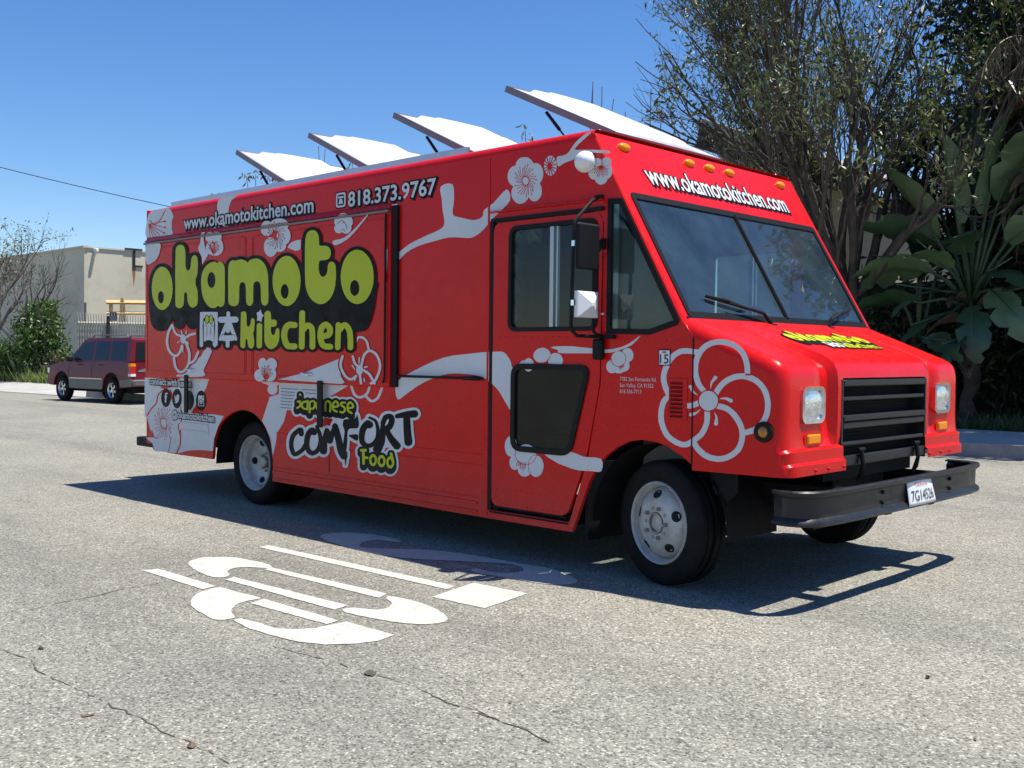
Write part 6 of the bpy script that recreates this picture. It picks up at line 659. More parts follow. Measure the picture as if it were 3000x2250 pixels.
# lower body ribs and seams
for z0,z1,x0,x1 in ((.362,.384,-4.78,-2.07),(.306,.318,-4.78,-2.07),(.411,.417,-4.78,-2.07),(.655,.662,-4.72,-2.02),(.735,.741,-4.73,-2.02)):
    mb=MB(); mb.box((x0,-.012 if z0<.4 else -.004,z0),(x1,.001,z1),.0015); T(mb,'body_rib','red')
mb=MB(); mb.box((-1.985,-.006,.29),(-1.965,.001,2.92),.002); T(mb,'vertical_trim','red')
mb=MB(); mb.box((-3.918,-.003,.45),(-3.912,.001,.652)); mb.box((-4.795,-.003,.30),(-4.79,.001,.50)); T(mb,'panel_seam','void')
mb=MB(); mb.box((-5.938,-.010,.64),(-5.928,.001,.765)); mb.box((-6.51,-.010,.665),(-5.94,.001,.672)); mb.box((-6.51,-.014,.735),(-5.94,.001,.745)); T(mb,'pocket_edge','white')
# ---- service hatch
hx0,hx1,hz0,hz1=-7.185,-3.062,1.205,2.612
mb=MB(); mb.box((hx0,-.042,hz0),(hx1,-.001,hz1),.006); hatch=T(mb,'service_hatch','red')
tkp=TL
def HB(mb,name,mat,smooth=False):
    o=mb.build(name,mat,hatch,smooth); return o
for x0,x1,z0,z1 in ((-7.14,-5.21,1.26,1.268),(-7.14,-5.21,2.56,2.568),(-5.06,-3.13,1.26,1.268),(-5.06,-3.13,2.56,2.568)):
    mb=MB(); mb.box((x0,-.048,z0),(x1,-.0422,z1),.002); HB(mb,'panel_bead','red')
for x in (-5.21,-5.185,-5.085,-5.06,-7.135,-3.135):
    mb=MB(); mb.box((x,-.046,1.27),(x+.006,-.0422,2.556),.0015); HB(mb,'panel_bead','red')
mb=MB(); mb.box((-7.205,-.056,2.613),(-3.08,-.001,2.634),.004); HB(mb,'hatch_rail','railtan')
v=[(-7.19,-.055,2.64),(-3.062,-.055,2.64),(-3.062,-.001,2.695),(-7.19,-.001,2.695),(-7.19,-.001,2.64),(-3.062,-.001,2.64)]
TM('hatch_hinge_cover',v,[(0,1,2,3),(0,3,4),(1,5,2),(4,5,1,0)],'red')
mb=MB(); mb.box((-3.052,-.028,1.208),(-2.99,-.001,2.662),.004); T(mb,'hatch_post','rubber')
mb=MB(); mb.box((-3.056,-.030,2.664),(-2.986,-.001,2.672)); T(mb,'post_cap','alu')
mb=MB(); mb.tube([(-3.10,-.055,2.60),(-3.10,-.058,1.30),(-3.12,-.055,1.24)],.009,6); HB(mb,'gas_strut','rubber')
for x in (-6.166,-4.15):
    mb=MB(); mb.box((x-.07,-.058,1.278),(x+.05,-.043,1.300),.005); mb.tube([(x-.10,-.07,1.302),(x-.03,-.075,1.29),(x+.03,-.07,1.286)],[.006,.012,.016],8); HB(mb,'latch_handle','chrome',40)
for x0,x1,z0 in ((-6.318,-6.248,.85),(-4.02,-3.945,.83)):
    mb=MB(); mb.box((x0,-.062,z0),(x1,-.046,1.235),.004); T(mb,'shelf_arm','rubber')
mb=MB(); mb.tube([(-2.974,-.03,1.299),(-2.25,-.032,1.30),(-2.0,-.03,1.303)],.010,8); mb.tube([(-2.2,-.034,1.30),(-2.02,-.034,1.302)],.016,8); T(mb,'shelf_rod','rubber',smooth=True)
# louvre vent
mb=MB(); mb.box((-4.69,-.0020,.955),(-4.085,-.0005,1.20)); vent=T(mb,'louvre_vent','white')
for k in range(7):
    z=.972+k*.029
    mb=MB(); mb.box((-4.66,-.0026,z-.003),(-4.115,-.0021,z+.006)); mb.build('louvre_slot','grey_and_rim_shade',vent)
    v=[(-4.66,-.0027,z+.022),(-4.115,-.0027,z+.022),(-4.115,-.0048,z+.006),(-4.66,-.0048,z+.006)]
    mk('louvre_slat',v,[(0,1,2,3)],'white',vent)
# fender louvre
mb=MB(); mb.add([],[]) ; mb.box((-.352,-.006,1.08),(-.214,-.001,1.345),.003); fl=T(mb,'fender_louvre','red')
for k in range(9):
    z=1.098+k*.0258
    mb=MB(); mb.box((-.34,-.0075,z),(-.247,-.0062,z+.015)); mb.build('louvre_slot','void',fl)
    mk('louvre_lip',[(-.34,-.008,z+.017),(-.247,-.008,z+.017),(-.247,-.018,z+.008),(-.34,-.018,z+.008)],[(0,1,2,3)],'red',fl)
# side marker, spot lamp, roof markers
mb=MB(); mb.lathe([(.0,-.018),(.035,-.016),(.036,-.022),(.060,-.018),(.062,-.001)],(.326,0,1.044),'y',24); sm=T(mb,'side_marker','rubber',smooth=40)
mb=MB(); mb.lathe([(.0,-.034),(.018,-.032),(.032,-.022),(.034,-.016)],(.326,0,1.044),'y',20); mb.build('lens','amberdark',sm,True)
mb=MB(); mb.lathe([(0,-.115),(.022,-.112),(.05,-.095),(.066,-.07),(.068,-.055),(.072,-.052),(.072,-.03),(.06,-.001)],(0,0,0),'y',24); o=T(mb,'spot_lamp','mirrorwhite',smooth=40); o.location=Vector((-1.054,0,2.765))-TL; o.rotation_euler=(R(-8),0,R(28))
for y in (.267,1.044,1.307,1.582,2.355):
    z=2.898; n=Vector((1,0,.585)).normalized(); c=Vector((slx(z),y,z)); u=Vector((-.585,0,1)).normalized()
    v=[];f=[]
    for ri,(rad,h) in enumerate(((1,0.),(.96,.014),(.75,.024),(.4,.029),(0,.03))):
        for k in range(20): t=2*math.pi*k/20; q=c+Vector((0,1,0))*math.cos(t)*rad*.062*(1.0)+u*math.sin(t)*rad*.030+n*h; v.append(tuple(q))
        if ri:
            for k in range(20): f.append(((ri-1)*20+k,(ri-1)*20+(k+1)%20,ri*20+(k+1)%20,ri*20+k))
    TM('marker_light',v,f,'amber',smooth=True)
# ---- wipers
def onsl(y,z,l): q=Vector((slx(z),y,z))+Vector((1,0,.585)).normalized()*l; return tuple(q)
for (pv,el,tip,b0,b1) in (((1.02,1.70),(.93,1.755),(.55,1.815),(.36,1.865),(.80,1.80)),((1.86,1.70),(1.88,1.74),(2.12,1.80),(1.98,1.775),(2.36,1.845))):
    mb=MB(); mb.tube([onsl(*pv,.02),onsl(*el,.05),onsl(*tip,.045)],[.014,.012,.008],6); mb.box((slx(1.69)-.0,pv[0]-.03,1.675),(slx(1.69)+.045,pv[0]+.03,1.712),.006)
    wp=T(mb,'wiper_arm','rubber')
    mb=MB(); mb.tube([onsl(*b0,.022),onsl((b0[0]+b1[0])/2,(b0[1]+b1[1])/2+.004,.026),onsl(*b1,.022)],[.007,.013,.007],6); mb.tube([onsl(*b0,.012),onsl(*b1,.012)],.006,4); mb.build('wiper_blade','rubber',wp)
# ---- mirrors
def mirror_set(y0,s):
    Y=lambda t:y0+s*t
    mb=MB(); mb.tube([(-.939,Y(-.005),2.523),(-.93,Y(-.08),2.50),(-.90,Y(-.29),2.345),(-.898,Y(-.30),2.32),(-.915,Y(-.30),1.68),(-.91,Y(-.29),1.635),(-.895,Y(-.26),1.606),(-.875,Y(-.05),1.604),(-.87,Y(0.0),1.604)],.012,8)
    mb.box((-.97,Y(-.02),2.515),(-.90,Y(0),2.545),.006); mb.box((-.90,Y(-.035),1.59),(-.78,Y(-.001),1.617),.005)
    mr=T(mb,'mirror_bracket','rubber',smooth=40)
    c=(-.885,Y(-.17)); 
    mb=MB(); mb.box((-.895,Y(-.295),2.035),(-.862,Y(-.075),2.335),.012); mb.build('mirror_head','seat',mr)
    mb=MB(); v=[];
    for (dx,k) in ((-.012,1.),(.012,1.),(.018,.94),(.058,.12)):
        for (a,b) in ((-1,-1),(1,-1),(1,1),(-1,1)): v.append((-.885+dx,Y(-.185)+a*.105*k,1.81+b*.085*k))
    f=[(3,2,1,0)]+[(i*4+j,i*4+(j+1)%4,i*4+4+(j+1)%4,i*4+4+j) for i in range(3) for j in range(4)]+[(12,13,14,15)]
    mk('convex_mirror',v,f,'mirrorwhite',mr)
    mb=MB(); mb.box((-.905,Y(-.315),1.80),(-.88,Y(-.285),1.835)); mb.box((-.905,Y(-.315),2.18),(-.88,Y(-.285),2.215)); mb.build('mirror_clamp','chrome',mr)
    mb=MB(); mb.box((-.945,Y(-.055),1.452),(-.868,Y(-.001),1.59),.012); T(mb,'bracket_foot','rubber')
mirror_set(0,1); mirror_set(W,-1)
mb=MB(); mb.tube([(-.888,-.01,2.24),(-.888,-.045,2.235),(-.892,-.05,2.17),(-.925,-.052,2.155),(-.934,-.052,2.13),(-.936,-.05,1.66),(-.93,-.048,1.635),(-.90,-.045,1.615),(-.895,-.01,1.612)],.011,8); mb.box((-.90,-.03,2.18),(-.872,-.002,2.255),.006); T(mb,'grab_handle','rubber',smooth=40)
mb=MB(); mb.box((-.905,-.0075,1.75),(-.88,-.0045,1.762)); T(mb,'door_tag','white')
# ---- roof hatches (lids hinged at the front, raised behind)
for hx in (-6.19,-4.90,-3.63,-2.26):
    y0,y1=.478,1.85; L=1.07; z0,z1=3.075,3.575; ang=math.atan2(z1-z0,L)
    ca,sa=math.cos(ang),math.sin(ang); LL=L/ca; hfx=hx+L
    def lid(a,b,h): return (hfx-a*ca+h*sa,b,z0+a*sa+h*ca)
    prof=[(0,0),(.245,.0),(.285,.028),(.45,.034),(.48,.044),(.70,.046),(1.03,.044),(1.06,.03),(1.10,.0),(y1-y0,.0)]
    v=[];f=[];n=len(prof)
    for a in (0.,.16,.24,LL*.5,LL-.05,LL):
        for (b,h) in prof:
            k=0 if a<.1 else (.85 if a<.2 else 1)
            v.append(lid(a,y0+b,h*k+.0))
    for i in range(5):
        for j in range(n-1): f.append((i*n+j,i*n+j+1,(i+1)*n+j+1,(i+1)*n+j))
    o=TM('roof_hatch',v,f,'hatchwhite',smooth=30); s=o.modifiers.new('s','SOLIDIFY'); s.thickness=.012; s.offset=-1
    mb=MB()
    for yy_ in (y0-.012,y1-.002):
        mb.add([lid(0,yy_,-.048),lid(LL+.012,yy_,-.048),lid(LL+.012,yy_,.004),lid(0,yy_,.004),lid(0,yy_+.014,-.048),lid(LL+.012,yy_+.014,-.048),lid(LL+.012,yy_+.014,.004),lid(0,yy_+.014,.004)],[(0,1,2,3),(7,6,5,4),(0,4,5,1),(1,5,6,2),(2,6,7,3),(3,7,4,0)])
    mb.add([lid(LL,y0,-.048),lid(LL,y1,-.048),lid(LL,y1,.004),lid(LL,y0,.004),lid(LL+.012,y0,-.048),lid(LL+.012,y1,-.048),lid(LL+.012,y1,.004),lid(LL+.012,y0,.004)],[(0,1,2,3),(7,6,5,4),(0,4,5,1),(1,5,6,2),(2,6,7,3),(3,7,4,0)])
    mb.add([lid(-.004,y0,-.055),lid(-.004,y1,-.055),lid(-.004,y1,.0),lid(-.004,y0,.0)],[(0,1,2,3)])
    mb.build('lid_rim','grey_and_rim_shade',o)  # grey puts the shaded look of the lid's side into the rim colour
    mb=MB(); p0=Vector((hfx-.42,y0+.03,3.02)); p1=Vector(lid(LL*.62,y0+.03,-.07)); pm=p0.lerp(p1,.5)
    mb.tube([p0,pm],.007,6); mb.tube([pm,p1],.013,6); mb.build('gas_strut','rubber',o,True)
    mb=MB(); mb.box((hx+.02,y0+.02,3.0),(hx+.05,y1-.02,3.05)); mb.box((hfx-.03,y0+.02,3.0),(hfx,y1-.02,3.06)); mb.box((hx+.05,y0+.02,3.0),(hfx-.03,y0+.05,3.05)); mb.box((hx+.05,y1-.05,3.0),(hfx-.03,y1-.02,3.05)); T(mb,'hatch_kerb','grey_and_rim_shade')
for y in (.13,W-.16):
    mb=MB(); mb.box((-6.95,y,2.998),(-2.35,y+.03,3.068),.004); mb.box((-2.345,y,2.998),(-1.05,y+.02,3.018),.003); T(mb,'roof_rail','alu')
mb=MB(); mb.tube([(-2.55,1.9,3.0),(-2.53,1.9,3.42)],.012,6); T(mb,'vent_pipe','alu')
# ---- underbody
mb=MB(); mb.box((-7.15,.75,.60),(-.35,W-.75,.66)); mb.box((-4.75,.05,.605),(-1.08,.749,.655)); mb.box((-4.75,W-.749,.605),(-1.08,W-.05,.655)); mb.box((-7.15,.05,.605),(-5.9,.749,.655)); mb.box((-7.15,W-.749,.605),(-5.9,W-.05,.655)); T(mb,'floor_pan','chassis')
for y in (.78,W-.90): 
    mb=MB(); mb.box((-7.1,y,.50),(.45,y+.10,.60)); T(mb,'frame_rail','chassis')
mb=MB(); mb.box((-4.6,.12,.33),(-2.1,.55,.58),.03); mb.box((-4.2,W-.55,.33),(-2.4,W-.12,.58),.03); mb.box((-1.95,.10,.30),(-1.2,W-.10,.36)); T(mb,'underfloor_tank','chassis')
mb=MB(); mb.tube([(-.463,.3,.40),(-.463,W-.3,.40)],.07,10); mb.tube([(-5.305,.3,.40),(-5.305,W-.3,.40)],.09,10); mb.lathe([(.0,-.2),(.17,-.1),(.2,0),(.17,.1),(0,.2)],(-5.305,W/2,.40),'y',14); T(mb,'axle','chassis',smooth=True)
mb=MB(); mb.tube([(-.2,.35,.34),(-.2,W-.35,.34)],.025,8); mb.tube([(.30,.62,.42),(.30,W-.62,.42)],.03,8); mb.box((.0,.95,.42),(.28,1.7,.78)); T(mb,'steering_linkage','chassis')
mb=MB(); mb.box((-8.08,.30,.375),(-7.24,W-.3,.48),.01); T(mb,'rear_bumper','rubber')
# wheel housings
for cx,rad,y0,y1 in ((-.463,.53,.035,.62),(-.463,.53,W-.62,W-.035),(-5.32,.53,.035,.80),(-5.32,.53,W-.80,W-.035)):
    v=[];f=[];n=20
    for k in range(n+1):
        t=math.pi*k/n; x=cx+rad*math.cos(t); z=.36+ (rad+.03)*math.sin(t); v+=[(x,y0,z),(x,y1,z)]
        if k: f.append((2*k-2,2*k,2*k+1,2*k-1))
    w=len(v); TM('wheel_housing',v,f,'chassis',smooth=True)
for y0 in (.04,W-.46):
    mb=MB(); mb.box((-1.06,y0,.22),(-1.035,y0+.42,.75)); T(mb,'mud_flap','chassis')
mb=MB(); mb.add([(-.10,.06,.79),(.12,.06,.79),(.12,.06,.66),(.05,.06,.60),(-.04,.06,.64)],[(0,1,2,3,4)]); T(mb,'splash_shield','chassis')
# ---- wheels
def wheel(name,loc,steer,out,front=True,parent=None):
    """out=-1 faces the near side"""
    w=bpy.data.objects.new(name,None); link(w,truck); w.location=Vector(loc)-TL; w.rotation_euler=(0,0,R(steer)); s=out
    tp=[(.258,.095),(.275,.112),(.31,.122),(.345,.123),(.375,.116),(.392,.104),(.401,.092)]
    tr=[(.404,.085),(.404,.060),(.392,.058),(.392,.050),(.405,.048),(.405,.016),(.393,.014),(.393,-.014)]
    half=tp+tr; prof=half+[(r,-a) for r,a in half[::-1]]
    mb=MB(); mb.lathe(prof,(0,0,0),'y',56); t=mb.build('tyre','tyre',w,35)
    mb=MB(); mb.lathe([(.266,s*.118),(.270,s*.108),(.258,s*.098),(.248,s*.085),(.235,s*.06),(.228,s*.02),(.228,-s*.09),(.262,-s*.11)],(0,0,0),'y',48); mb.lathe([(.266,s*.118),(.262,s*.121),(.256,s*.116),(.250,s*.098)],(0,0,0),'y',48)
    mb.build('rim','rimwhite',w,50)
    if front: dp=[(.232,s*.045),(.222,s*.075),(.20,s*.105),(.165,s*.128),(.14,s*.135),(.130,s*.135),(.125,s*.130),(.072,s*.130),(.070,s*.118),(.0,s*.116)]
    else: dp=[(.226,s*.045),(.222,s*.015),(.21,s*.0),(.18,-s*.02),(.14,-s*.028),(.09,-s*.030),(.0,-s*.030)]
    mb=MB(); mb.lathe(dp,(0,0,0),'y',48); ds=mb.build('disc','rimwhite',w,40)
    def da(r):
        for i in range(len(dp)-1):
            if dp[i+1][0]<=r<=dp[i][0]: t=(dp[i][0]-r)/(dp[i][0]-dp[i+1][0]+1e-9); return dp[i][1]+(dp[i+1][1]-dp[i][1])*t
        return dp[-1][1]
    for k in range(5):
        t=R(72*k+(20 if front else 36)); v=[];n=16
        for j in range(n):
            q=2*math.pi*j/n; rr_=.186+.026*math.cos(q)*(1 if front else 1.1); tt=t+(.036*math.sin(q))/.186
            v.append((rr_*math.cos(tt),da(rr_)+s*.003,rr_*math.sin(tt)))
        v.append((.186*math.cos(t),da(.186)+s*.004,.186*math.sin(t))); mk('hand_hole',v,[(j,(j+1)%n,n) for j in range(n)],'void',w)
    mb=MB()
    base=s*.130 if front else -s*.030
    for k in range(10 if front else 8):
        t=2*math.pi*k/(10 if front else 8); rr_=.098 if front else .085; x,z=rr_*math.cos(t),rr_*math.sin(t); h=.030 if (k%2==0 or not front) else .004
        mb=MB(); mb.lathe([(.0,base+s*h),(.009,base+s*h),(.010,base+s*h*.6),(.013,base+s*h*.55),(.014,base)],(x,0,z),'y',8); mb.build('lug_nut','hub',w,40)
    mb=MB()
    if front: mb.lathe([(.068,s*.118),(.066,s*.136),(.058,s*.136),(.055,s*.085),(.0,s*.08)],(0,0,0),'y',24)
    else: mb.lathe([(.06,-s*.03),(.06,s*.02),(.05,s*.03),(.0,s*.03)],(0,0,0),'y',24)
    mb.build('hub','hub',w,40); return w
wheel('front_wheel',(-.463,.20,.404),-13,-1); wheel('front_wheel',(-.463,W-.20,.404),-13,1)
wheel('rear_wheel',(-5.305,.245,.404),0,-1,False); wheel('rear_wheel',(-5.305,W-.245,.404),0,1,False)
wheel('rear_wheel',(-5.305,.525,.404),0,1,False); wheel('rear_wheel',(-5.305,W-.525,.404),0,-1,False)
# ---- cab interior
for yy1 in (W-.036,.036):
    TP('cab_liner',[[(-2.0,.66),(-.32,.66),(-.32,1.60),(slx(1.66)-.05,1.66),(slx(2.9)-.05,2.9),(-2.0,2.9)],inset(WIN,-.02),inset(QW,.004)],sidef(yy1),None,'inner')
TP('bulkhead',[[(.03,.66),(W-.03,.66),(W-.03,2.95),(.03,2.95)],[(.62,.80),(1.25,.80),(1.25,2.55),(.62,2.55)]],lambda a,b:(-2.02,a,b),lambda a,b:(-2.05,a,b),'quilt')
mb=MB(); mb.box((-7.1,.06,2.90),(-1.15,W-.06,2.93)); T(mb,'head_lining','inner')
mb=MB(); mb.box((-.85,.35,.66),(-.22,W-.06,1.30),.05); mb.box((-.72,.15,1.30),(-.32,W-.08,1.60),.06); T(mb,'dashboard','inner')
mb=MB()
for k in range(24):
    t=2*math.pi*k/24; t2=2*math.pi*(k+1)/24
c=Vector((-1.03,1.86,1.75)); ax=Vector((.55,0,-.83)).normalized(); ua=Vector((0,1,0)); ub=ax.cross(ua)
mb.tube([c+ua*math.cos(2*math.pi*k/24)*.22+ub*math.sin(2*math.pi*k/24)*.22 for k in range(25)],.018,8,cap=False)
mb.tube([c-ua*.2,c+ax*.03,c+ua*.2],.014,6); mb.tube([c+ax*.03,c+ax*.55],.03,8); T(mb,'steering_wheel','seat',smooth=True)
for y0 in (1.62,):
    mb=MB(); mb.box((-1.86,y0,1.02),(-1.36,y0+.5,1.16),.05); mb.box((-1.94,y0+.01,1.14),(-1.80,y0+.49,1.98),.06); mb.box((-1.7,y0+.12,.66),(-1.45,y0+.38,1.02)); T(mb,'driver_seat','seat')
mb=MB(); mb.box((-1.98,.40,.9),(-1.90,1.30,2.34),.03); T(mb,'doorway_dark_panel','seat')  # black panel added over the bulkhead doorway, painting its darkness
# ================================================================== GRAPHICS ON THE BODY
def cons_of(k): return [[(int(a)/1000,int(b)/1000) for a,b in (p.split(',') for p in c.split())] for c in ART[k].split('|') if c]
def groups(cs):
    par=[[j for j in range(len(cs)) if j!=i and inside(cs[i][0],cs[j])] for i in range(len(cs))]
    return [[cs[i]]+[cs[j] for j in range(len(cs)) if i in par[j] and len(par[j])==len(par[i])+1] for i in range(len(cs)) if len(par[i])%2==0]
def decal(name,key,y,mat,parent=None,**kw):
    for g in groups(cons_of(key)):
        flat,tris=tess(g); v=[(a,y,b) for a,b in flat]
        tris=[t if ((Vector(v[t[1]])-Vector(v[t[0]])).cross(Vector(v[t[2]])-Vector(v[t[0]]))).y<0 else t[::-1] for t in tris]
        o=TM(name,v,tris,mat,parent)
    return o
hy=-.0485
for k in ART:
    if k.startswith('H_'):
        cl={'H_02','H_03','H_05','H_07','H_09','H_10'}; decal('blossom_print' if k in cl else 'ribbon_print',k,hy,'white',hatch)
decal('logo_backing','logo_black',hy-.0012,'black',hatch)
for k in ART:
    if k.startswith('L_'): decal('letter',k,hy-.0026,'lime',hatch)
decal('kanji','K_1',hy-.0026,'white',hatch); decal('kanji','K_2',hy-.0026,'white',hatch); decal('kanji_dot','K_dot',hy-.0030,'lime',hatch)
for k in ART:
    if k[:2] in('U_','V_','X_') and k!='V_10':
        decal('blossom_print' if k in('U_00','V_02','V_04','V_05','V_07','V_09','X_01','X_03') else 'ribbon_print',k,-.0018,'white')
decal('round_sticker','V_10',-.0030,'white')
decal('blossom_print','fender_flower',-.0018,'white'); decal('rear_graphic','rear_white',-.0018,'white')
for i in range(4): decal('social_icon','icon_%d'%i,-.0032,'black')
for i in (0,1,3): decal('icon_glyph','glyph_%d'%i,-.0046,'white')
decal('slogan_outline','slogan_white',-.0050,'white'); decal('slogan_shadow','slogan_black',-.0064,'black'); decal('slogan_letter','slogan_green',-.0078,'lime')
sf=lambda a,b,l:(a,-.0018-l,b)
def outlined(name,body,p0,p1,h,fm,o1,o2,sh=(.012,-.010),backs=1):
    rv=None
    o,rv=text(name,body,p0,p1,h,fm,'white',truck,o1,.0036); tk(o)
    o,_=text(name+'_outline',body,p0,p1,h,fm,'black',truck,o2,.0018,ref=rv); tk(o)
    if sh:
        o,_=text(name+'_shadow',body,p0,p1,h,fm,'black',truck,o2,.0008,ref=rv,dx=sh[0],dy=sh[1]); tk(o)
outlined('web_address','www.okamotokitchen.com',(-6.43,2.728),(-4.161,2.712),.188,sf,.020,.085)
outlined('phone_number','818.373.9767',(-3.665,2.712),(-2.555,2.712),.175,sf,.020,.085)
o=TP('phone_icon',[rrect(-3.845,2.706,-3.690,2.850,.03)],sidef(-.0030),None,'black')
o=TP('phone_icon',[rrect(-3.835,2.716,-3.700,2.840,.025),rrect(-3.815,2.732,-3.720,2.824,.018)],sidef(-.0042),None,'white')
mb=MB(); mb.add([(-3.800,-.0042,2.745),(-3.735,-.0042,2.745),(-3.750,-.0042,2.788),(-3.785,-.0042,2.788)],[(0,1,2,3)]); mb.add([(-3.808,-.0042,2.794),(-3.727,-.0042,2.794),(-3.732,-.0042,2.810),(-3.803,-.0042,2.810)],[(0,1,2,3)]); T(mb,'phone_icon','white')
sf2=lambda a,b,l:(a,-.0032-l,b)
outlined('connect_text','connect with us on',(-7.165,1.118),(-6.262,1.112),.100,sf2,.028,.12,None)
outlined('account_name','@okamotokitchen',(-6.665,.785),(-5.812,.778),.100,sf2,.028,.12,None)
for i,(s,x1) in enumerate((('7782 San Fernando Rd.',-.447),('Sun Valley, CA 91352',-.472),('818-336-7713',-.567))):
    o,_=text('address_line',s,(-.742,1.317-.0405*i),(x1,1.319-.0405*i),.036,sf,'white',truck,.0,.002); tk(o)
mb=MB(); mb.box((-.435,-.004,1.421),(-.344,-.001,1.523)); nb=T(mb,'permit_sticker','black')
mb=MB(); mb.box((-.429,-.0052,1.427),(-.350,-.0042,1.517)); mb.build('sticker_face','plate',nb)
mb=MB(); mb.box((-.405,-.0062,1.499),(-.374,-.0054,1.512)); mb.build('sticker_bar','platered',nb)
o,_=text('sticker_number','15',(-.424,1.435),(-.356,1.435),.082,lambda a,b,l:(a,-.0056-l,b),'platetext',nb,.015)
# windscreen header address
def hf(a,b,l): 
    q=Vector((slx(b),a,b))+Vector((1,0,.585)).normalized()*(.002+l); return tuple(q)
outlined('header_address','www.okamotokitchen.com',(.372,2.652),(2.262,2.652),.205,hf,.017,.055,(.014,-.012))
# hood logo
def hoodf(X,Z,l):
    y=.725+(X+7.04)*.288; x=.27-(Z-1.41)*.288
    for i in range(1,8):
        if HP[i][0]<=x<=HP[i+1][0]: break
    t=(x-HP[i][0])/(HP[i+1][0]-HP[i][0]); z=HP[i][1]+t*(HP[i+1][1]-HP[i][1])+.014*max(0,min(1,(x+.2)/.58)); return (x,y,z+.003+l)
for key,l,mat in [('logo_black',0,'black')]+[(k,.002,'lime') for k in ART if k.startswith('L_')]+[('K_1',.002,'white'),('K_2',.002,'white')]:
    for g in groups(cons_of(key)):
        flat,tris=tess(g); TM('hood_logo' if key=='logo_black' else 'hood_letter',[hoodf(a,b,l+.002) for a,b in flat],tris,mat)
# ================================================================== VEGETATION HELPERS
def rnd_dir(r): 
    v=Vector((r.gauss(0,1),r.gauss(0,1),r.gauss(0,1))); return v.normalized()
def branch(mb,r,p,d,L,rad,depth,tips,wig=.18,up=.15,nseg=5,split=(2,3),spread=.55,sides=5,lfac=.72,rfac=.62,ok=None):
    if ok and not ok(p): return
    pts=[p.copy()]; q=p.copy(); dd=d.normalized()
    for i in range(nseg):
        dd=(dd+rnd_dir(r)*wig+Vector((0,0,up*.3))).normalized(); q=q+dd*(L/nseg); pts.append(q.copy())
    r1=rad*rfac; rs=[rad+(r1-rad)*i/nseg for i in range(nseg+1)]
    mb.tube(pts,rs,max(3,sides),cap=False)
    if depth<=0: tips.append((q,dd)); return
    if depth<=2:
        for k in range(1,nseg):
            if r.random()<.6: tips.append((pts[k]+rnd_dir(r)*.03,(dd+rnd_dir(r)).normalized()))
    for k in range(r.randint(*split)):
        nd=(dd+rnd_dir(r)*spread).normalized()
        st=pts[-1] if k==0 else pts[r.randint(max(1,nseg//2),nseg)]
        branch(mb,r,st,nd,L*lfac*r.uniform(.75,1.2),r1*r.uniform(.75,1),depth-1,tips,wig,up,max(3,nseg-1),split,spread,sides-1,lfac,rfac,ok)
def leaf_mesh(r,pts,size,per,sp,droop=.6,wid=.34,fold=True):
    """many small folded leaves around given points"""
    v=[];f=[]
    for (p,d) in pts:
        for k in range(per):
            c=p+Vector((r.gauss(0,sp),r.gauss(0,sp),r.gauss(0,sp)))
            a=(d*.5+rnd_dir(r)+Vector((0,0,-droop))).normalized(); s=size*r.uniform(.6,1.25)
            b=a.cross(rnd_dir(r)); 
            if b.length<1e-3: continue
            b.normalize(); n=a.cross(b); w=s*wid
            i=len(v); m=c+a*s*.5
            v+= [tuple(c),tuple(m+b*w*.5+n*s*.06),tuple(c+a*s-n*s*.08),tuple(m-b*w*.5+n*s*.06)]
            f+= [(i,i+1,i+2,i+3)] if not fold else [(i,i+1,i+2),(i,i+2,i+3)]
    return v,f
# ---- large multi-stemmed tree behind the truck's nose
def stem_tree(base,label,seed=11):
    r=random.Random(seed); t=empty('tree',base,label,'tree')
    mb=MB(); tips=[]
    mb.tube([(0,0,-.1),(.02,.0,.7),(.0,.03,1.5),(-.03,.02,2.1),(0,0,2.6)],[.42,.33,.30,.33,.24],12,cap=False)
    n=19
    left=Vector((-.72,-.69,0))
    ok=lambda q:(q.dot(left)<4.0+.25*math.sin(q.z*2.3)) and q.z<9.6 and q.z>1.9+1.15*max(0,q.dot(left))
    for i in range(n):
        az=2*math.pi*i/n+r.uniform(-.25,.25); tilt=r.uniform(.04,.45) if i%2 else r.uniform(.35,.95)
        d=Vector((math.cos(az)*math.sin(tilt),math.sin(az)*math.sin(tilt),math.cos(tilt)))
        p=Vector((math.cos(az)*.15,math.sin(az)*.15,r.uniform(1.7,2.7)))
        branch(mb,r,p,d,r.uniform(2.0,2.9),r.uniform(.075,.135),5,tips,wig=.14,up=.16,nseg=5,split=(2,4),spread=.46,sides=6,lfac=.74,rfac=.62,ok=ok)
    for i in range(8):
        az=math.atan2(-.69,-.72)+r.uniform(-.7,.7); tilt=r.uniform(.36,.62)
        d=Vector((math.cos(az)*math.sin(tilt),math.sin(az)*math.sin(tilt),math.cos(tilt)))
        branch(mb,r,Vector((math.cos(az)*.15,math.sin(az)*.15,r.uniform(2.0,2.7))),d,r.uniform(2.9,3.5),r.uniform(.07,.11),5,tips,wig=.12,up=.14,nseg=6,split=(2,4),spread=.42,sides=6,lfac=.70,rfac=.62,ok=ok)
    mb.build('trunk','bark',t,True)
    r2=random.Random(seed+1); keep=[q for q in tips if r2.random()<.38 and q[0].z>4.2+.42*max(0,q[0].dot(left)) and ok(q[0])]
    v,f=leaf_mesh(r2,keep,.14,5,.12,1.0,.38)
    o=mk('crown',v,f,'leaf',t); print('tree tips',len(tips),len(keep),len(mb.f)); return t,len(keep)
tr,nk=stem_tree((-6.6,15.2,.2),'tall tree with many upright grey stems and sparse small leaves behind the windscreen')
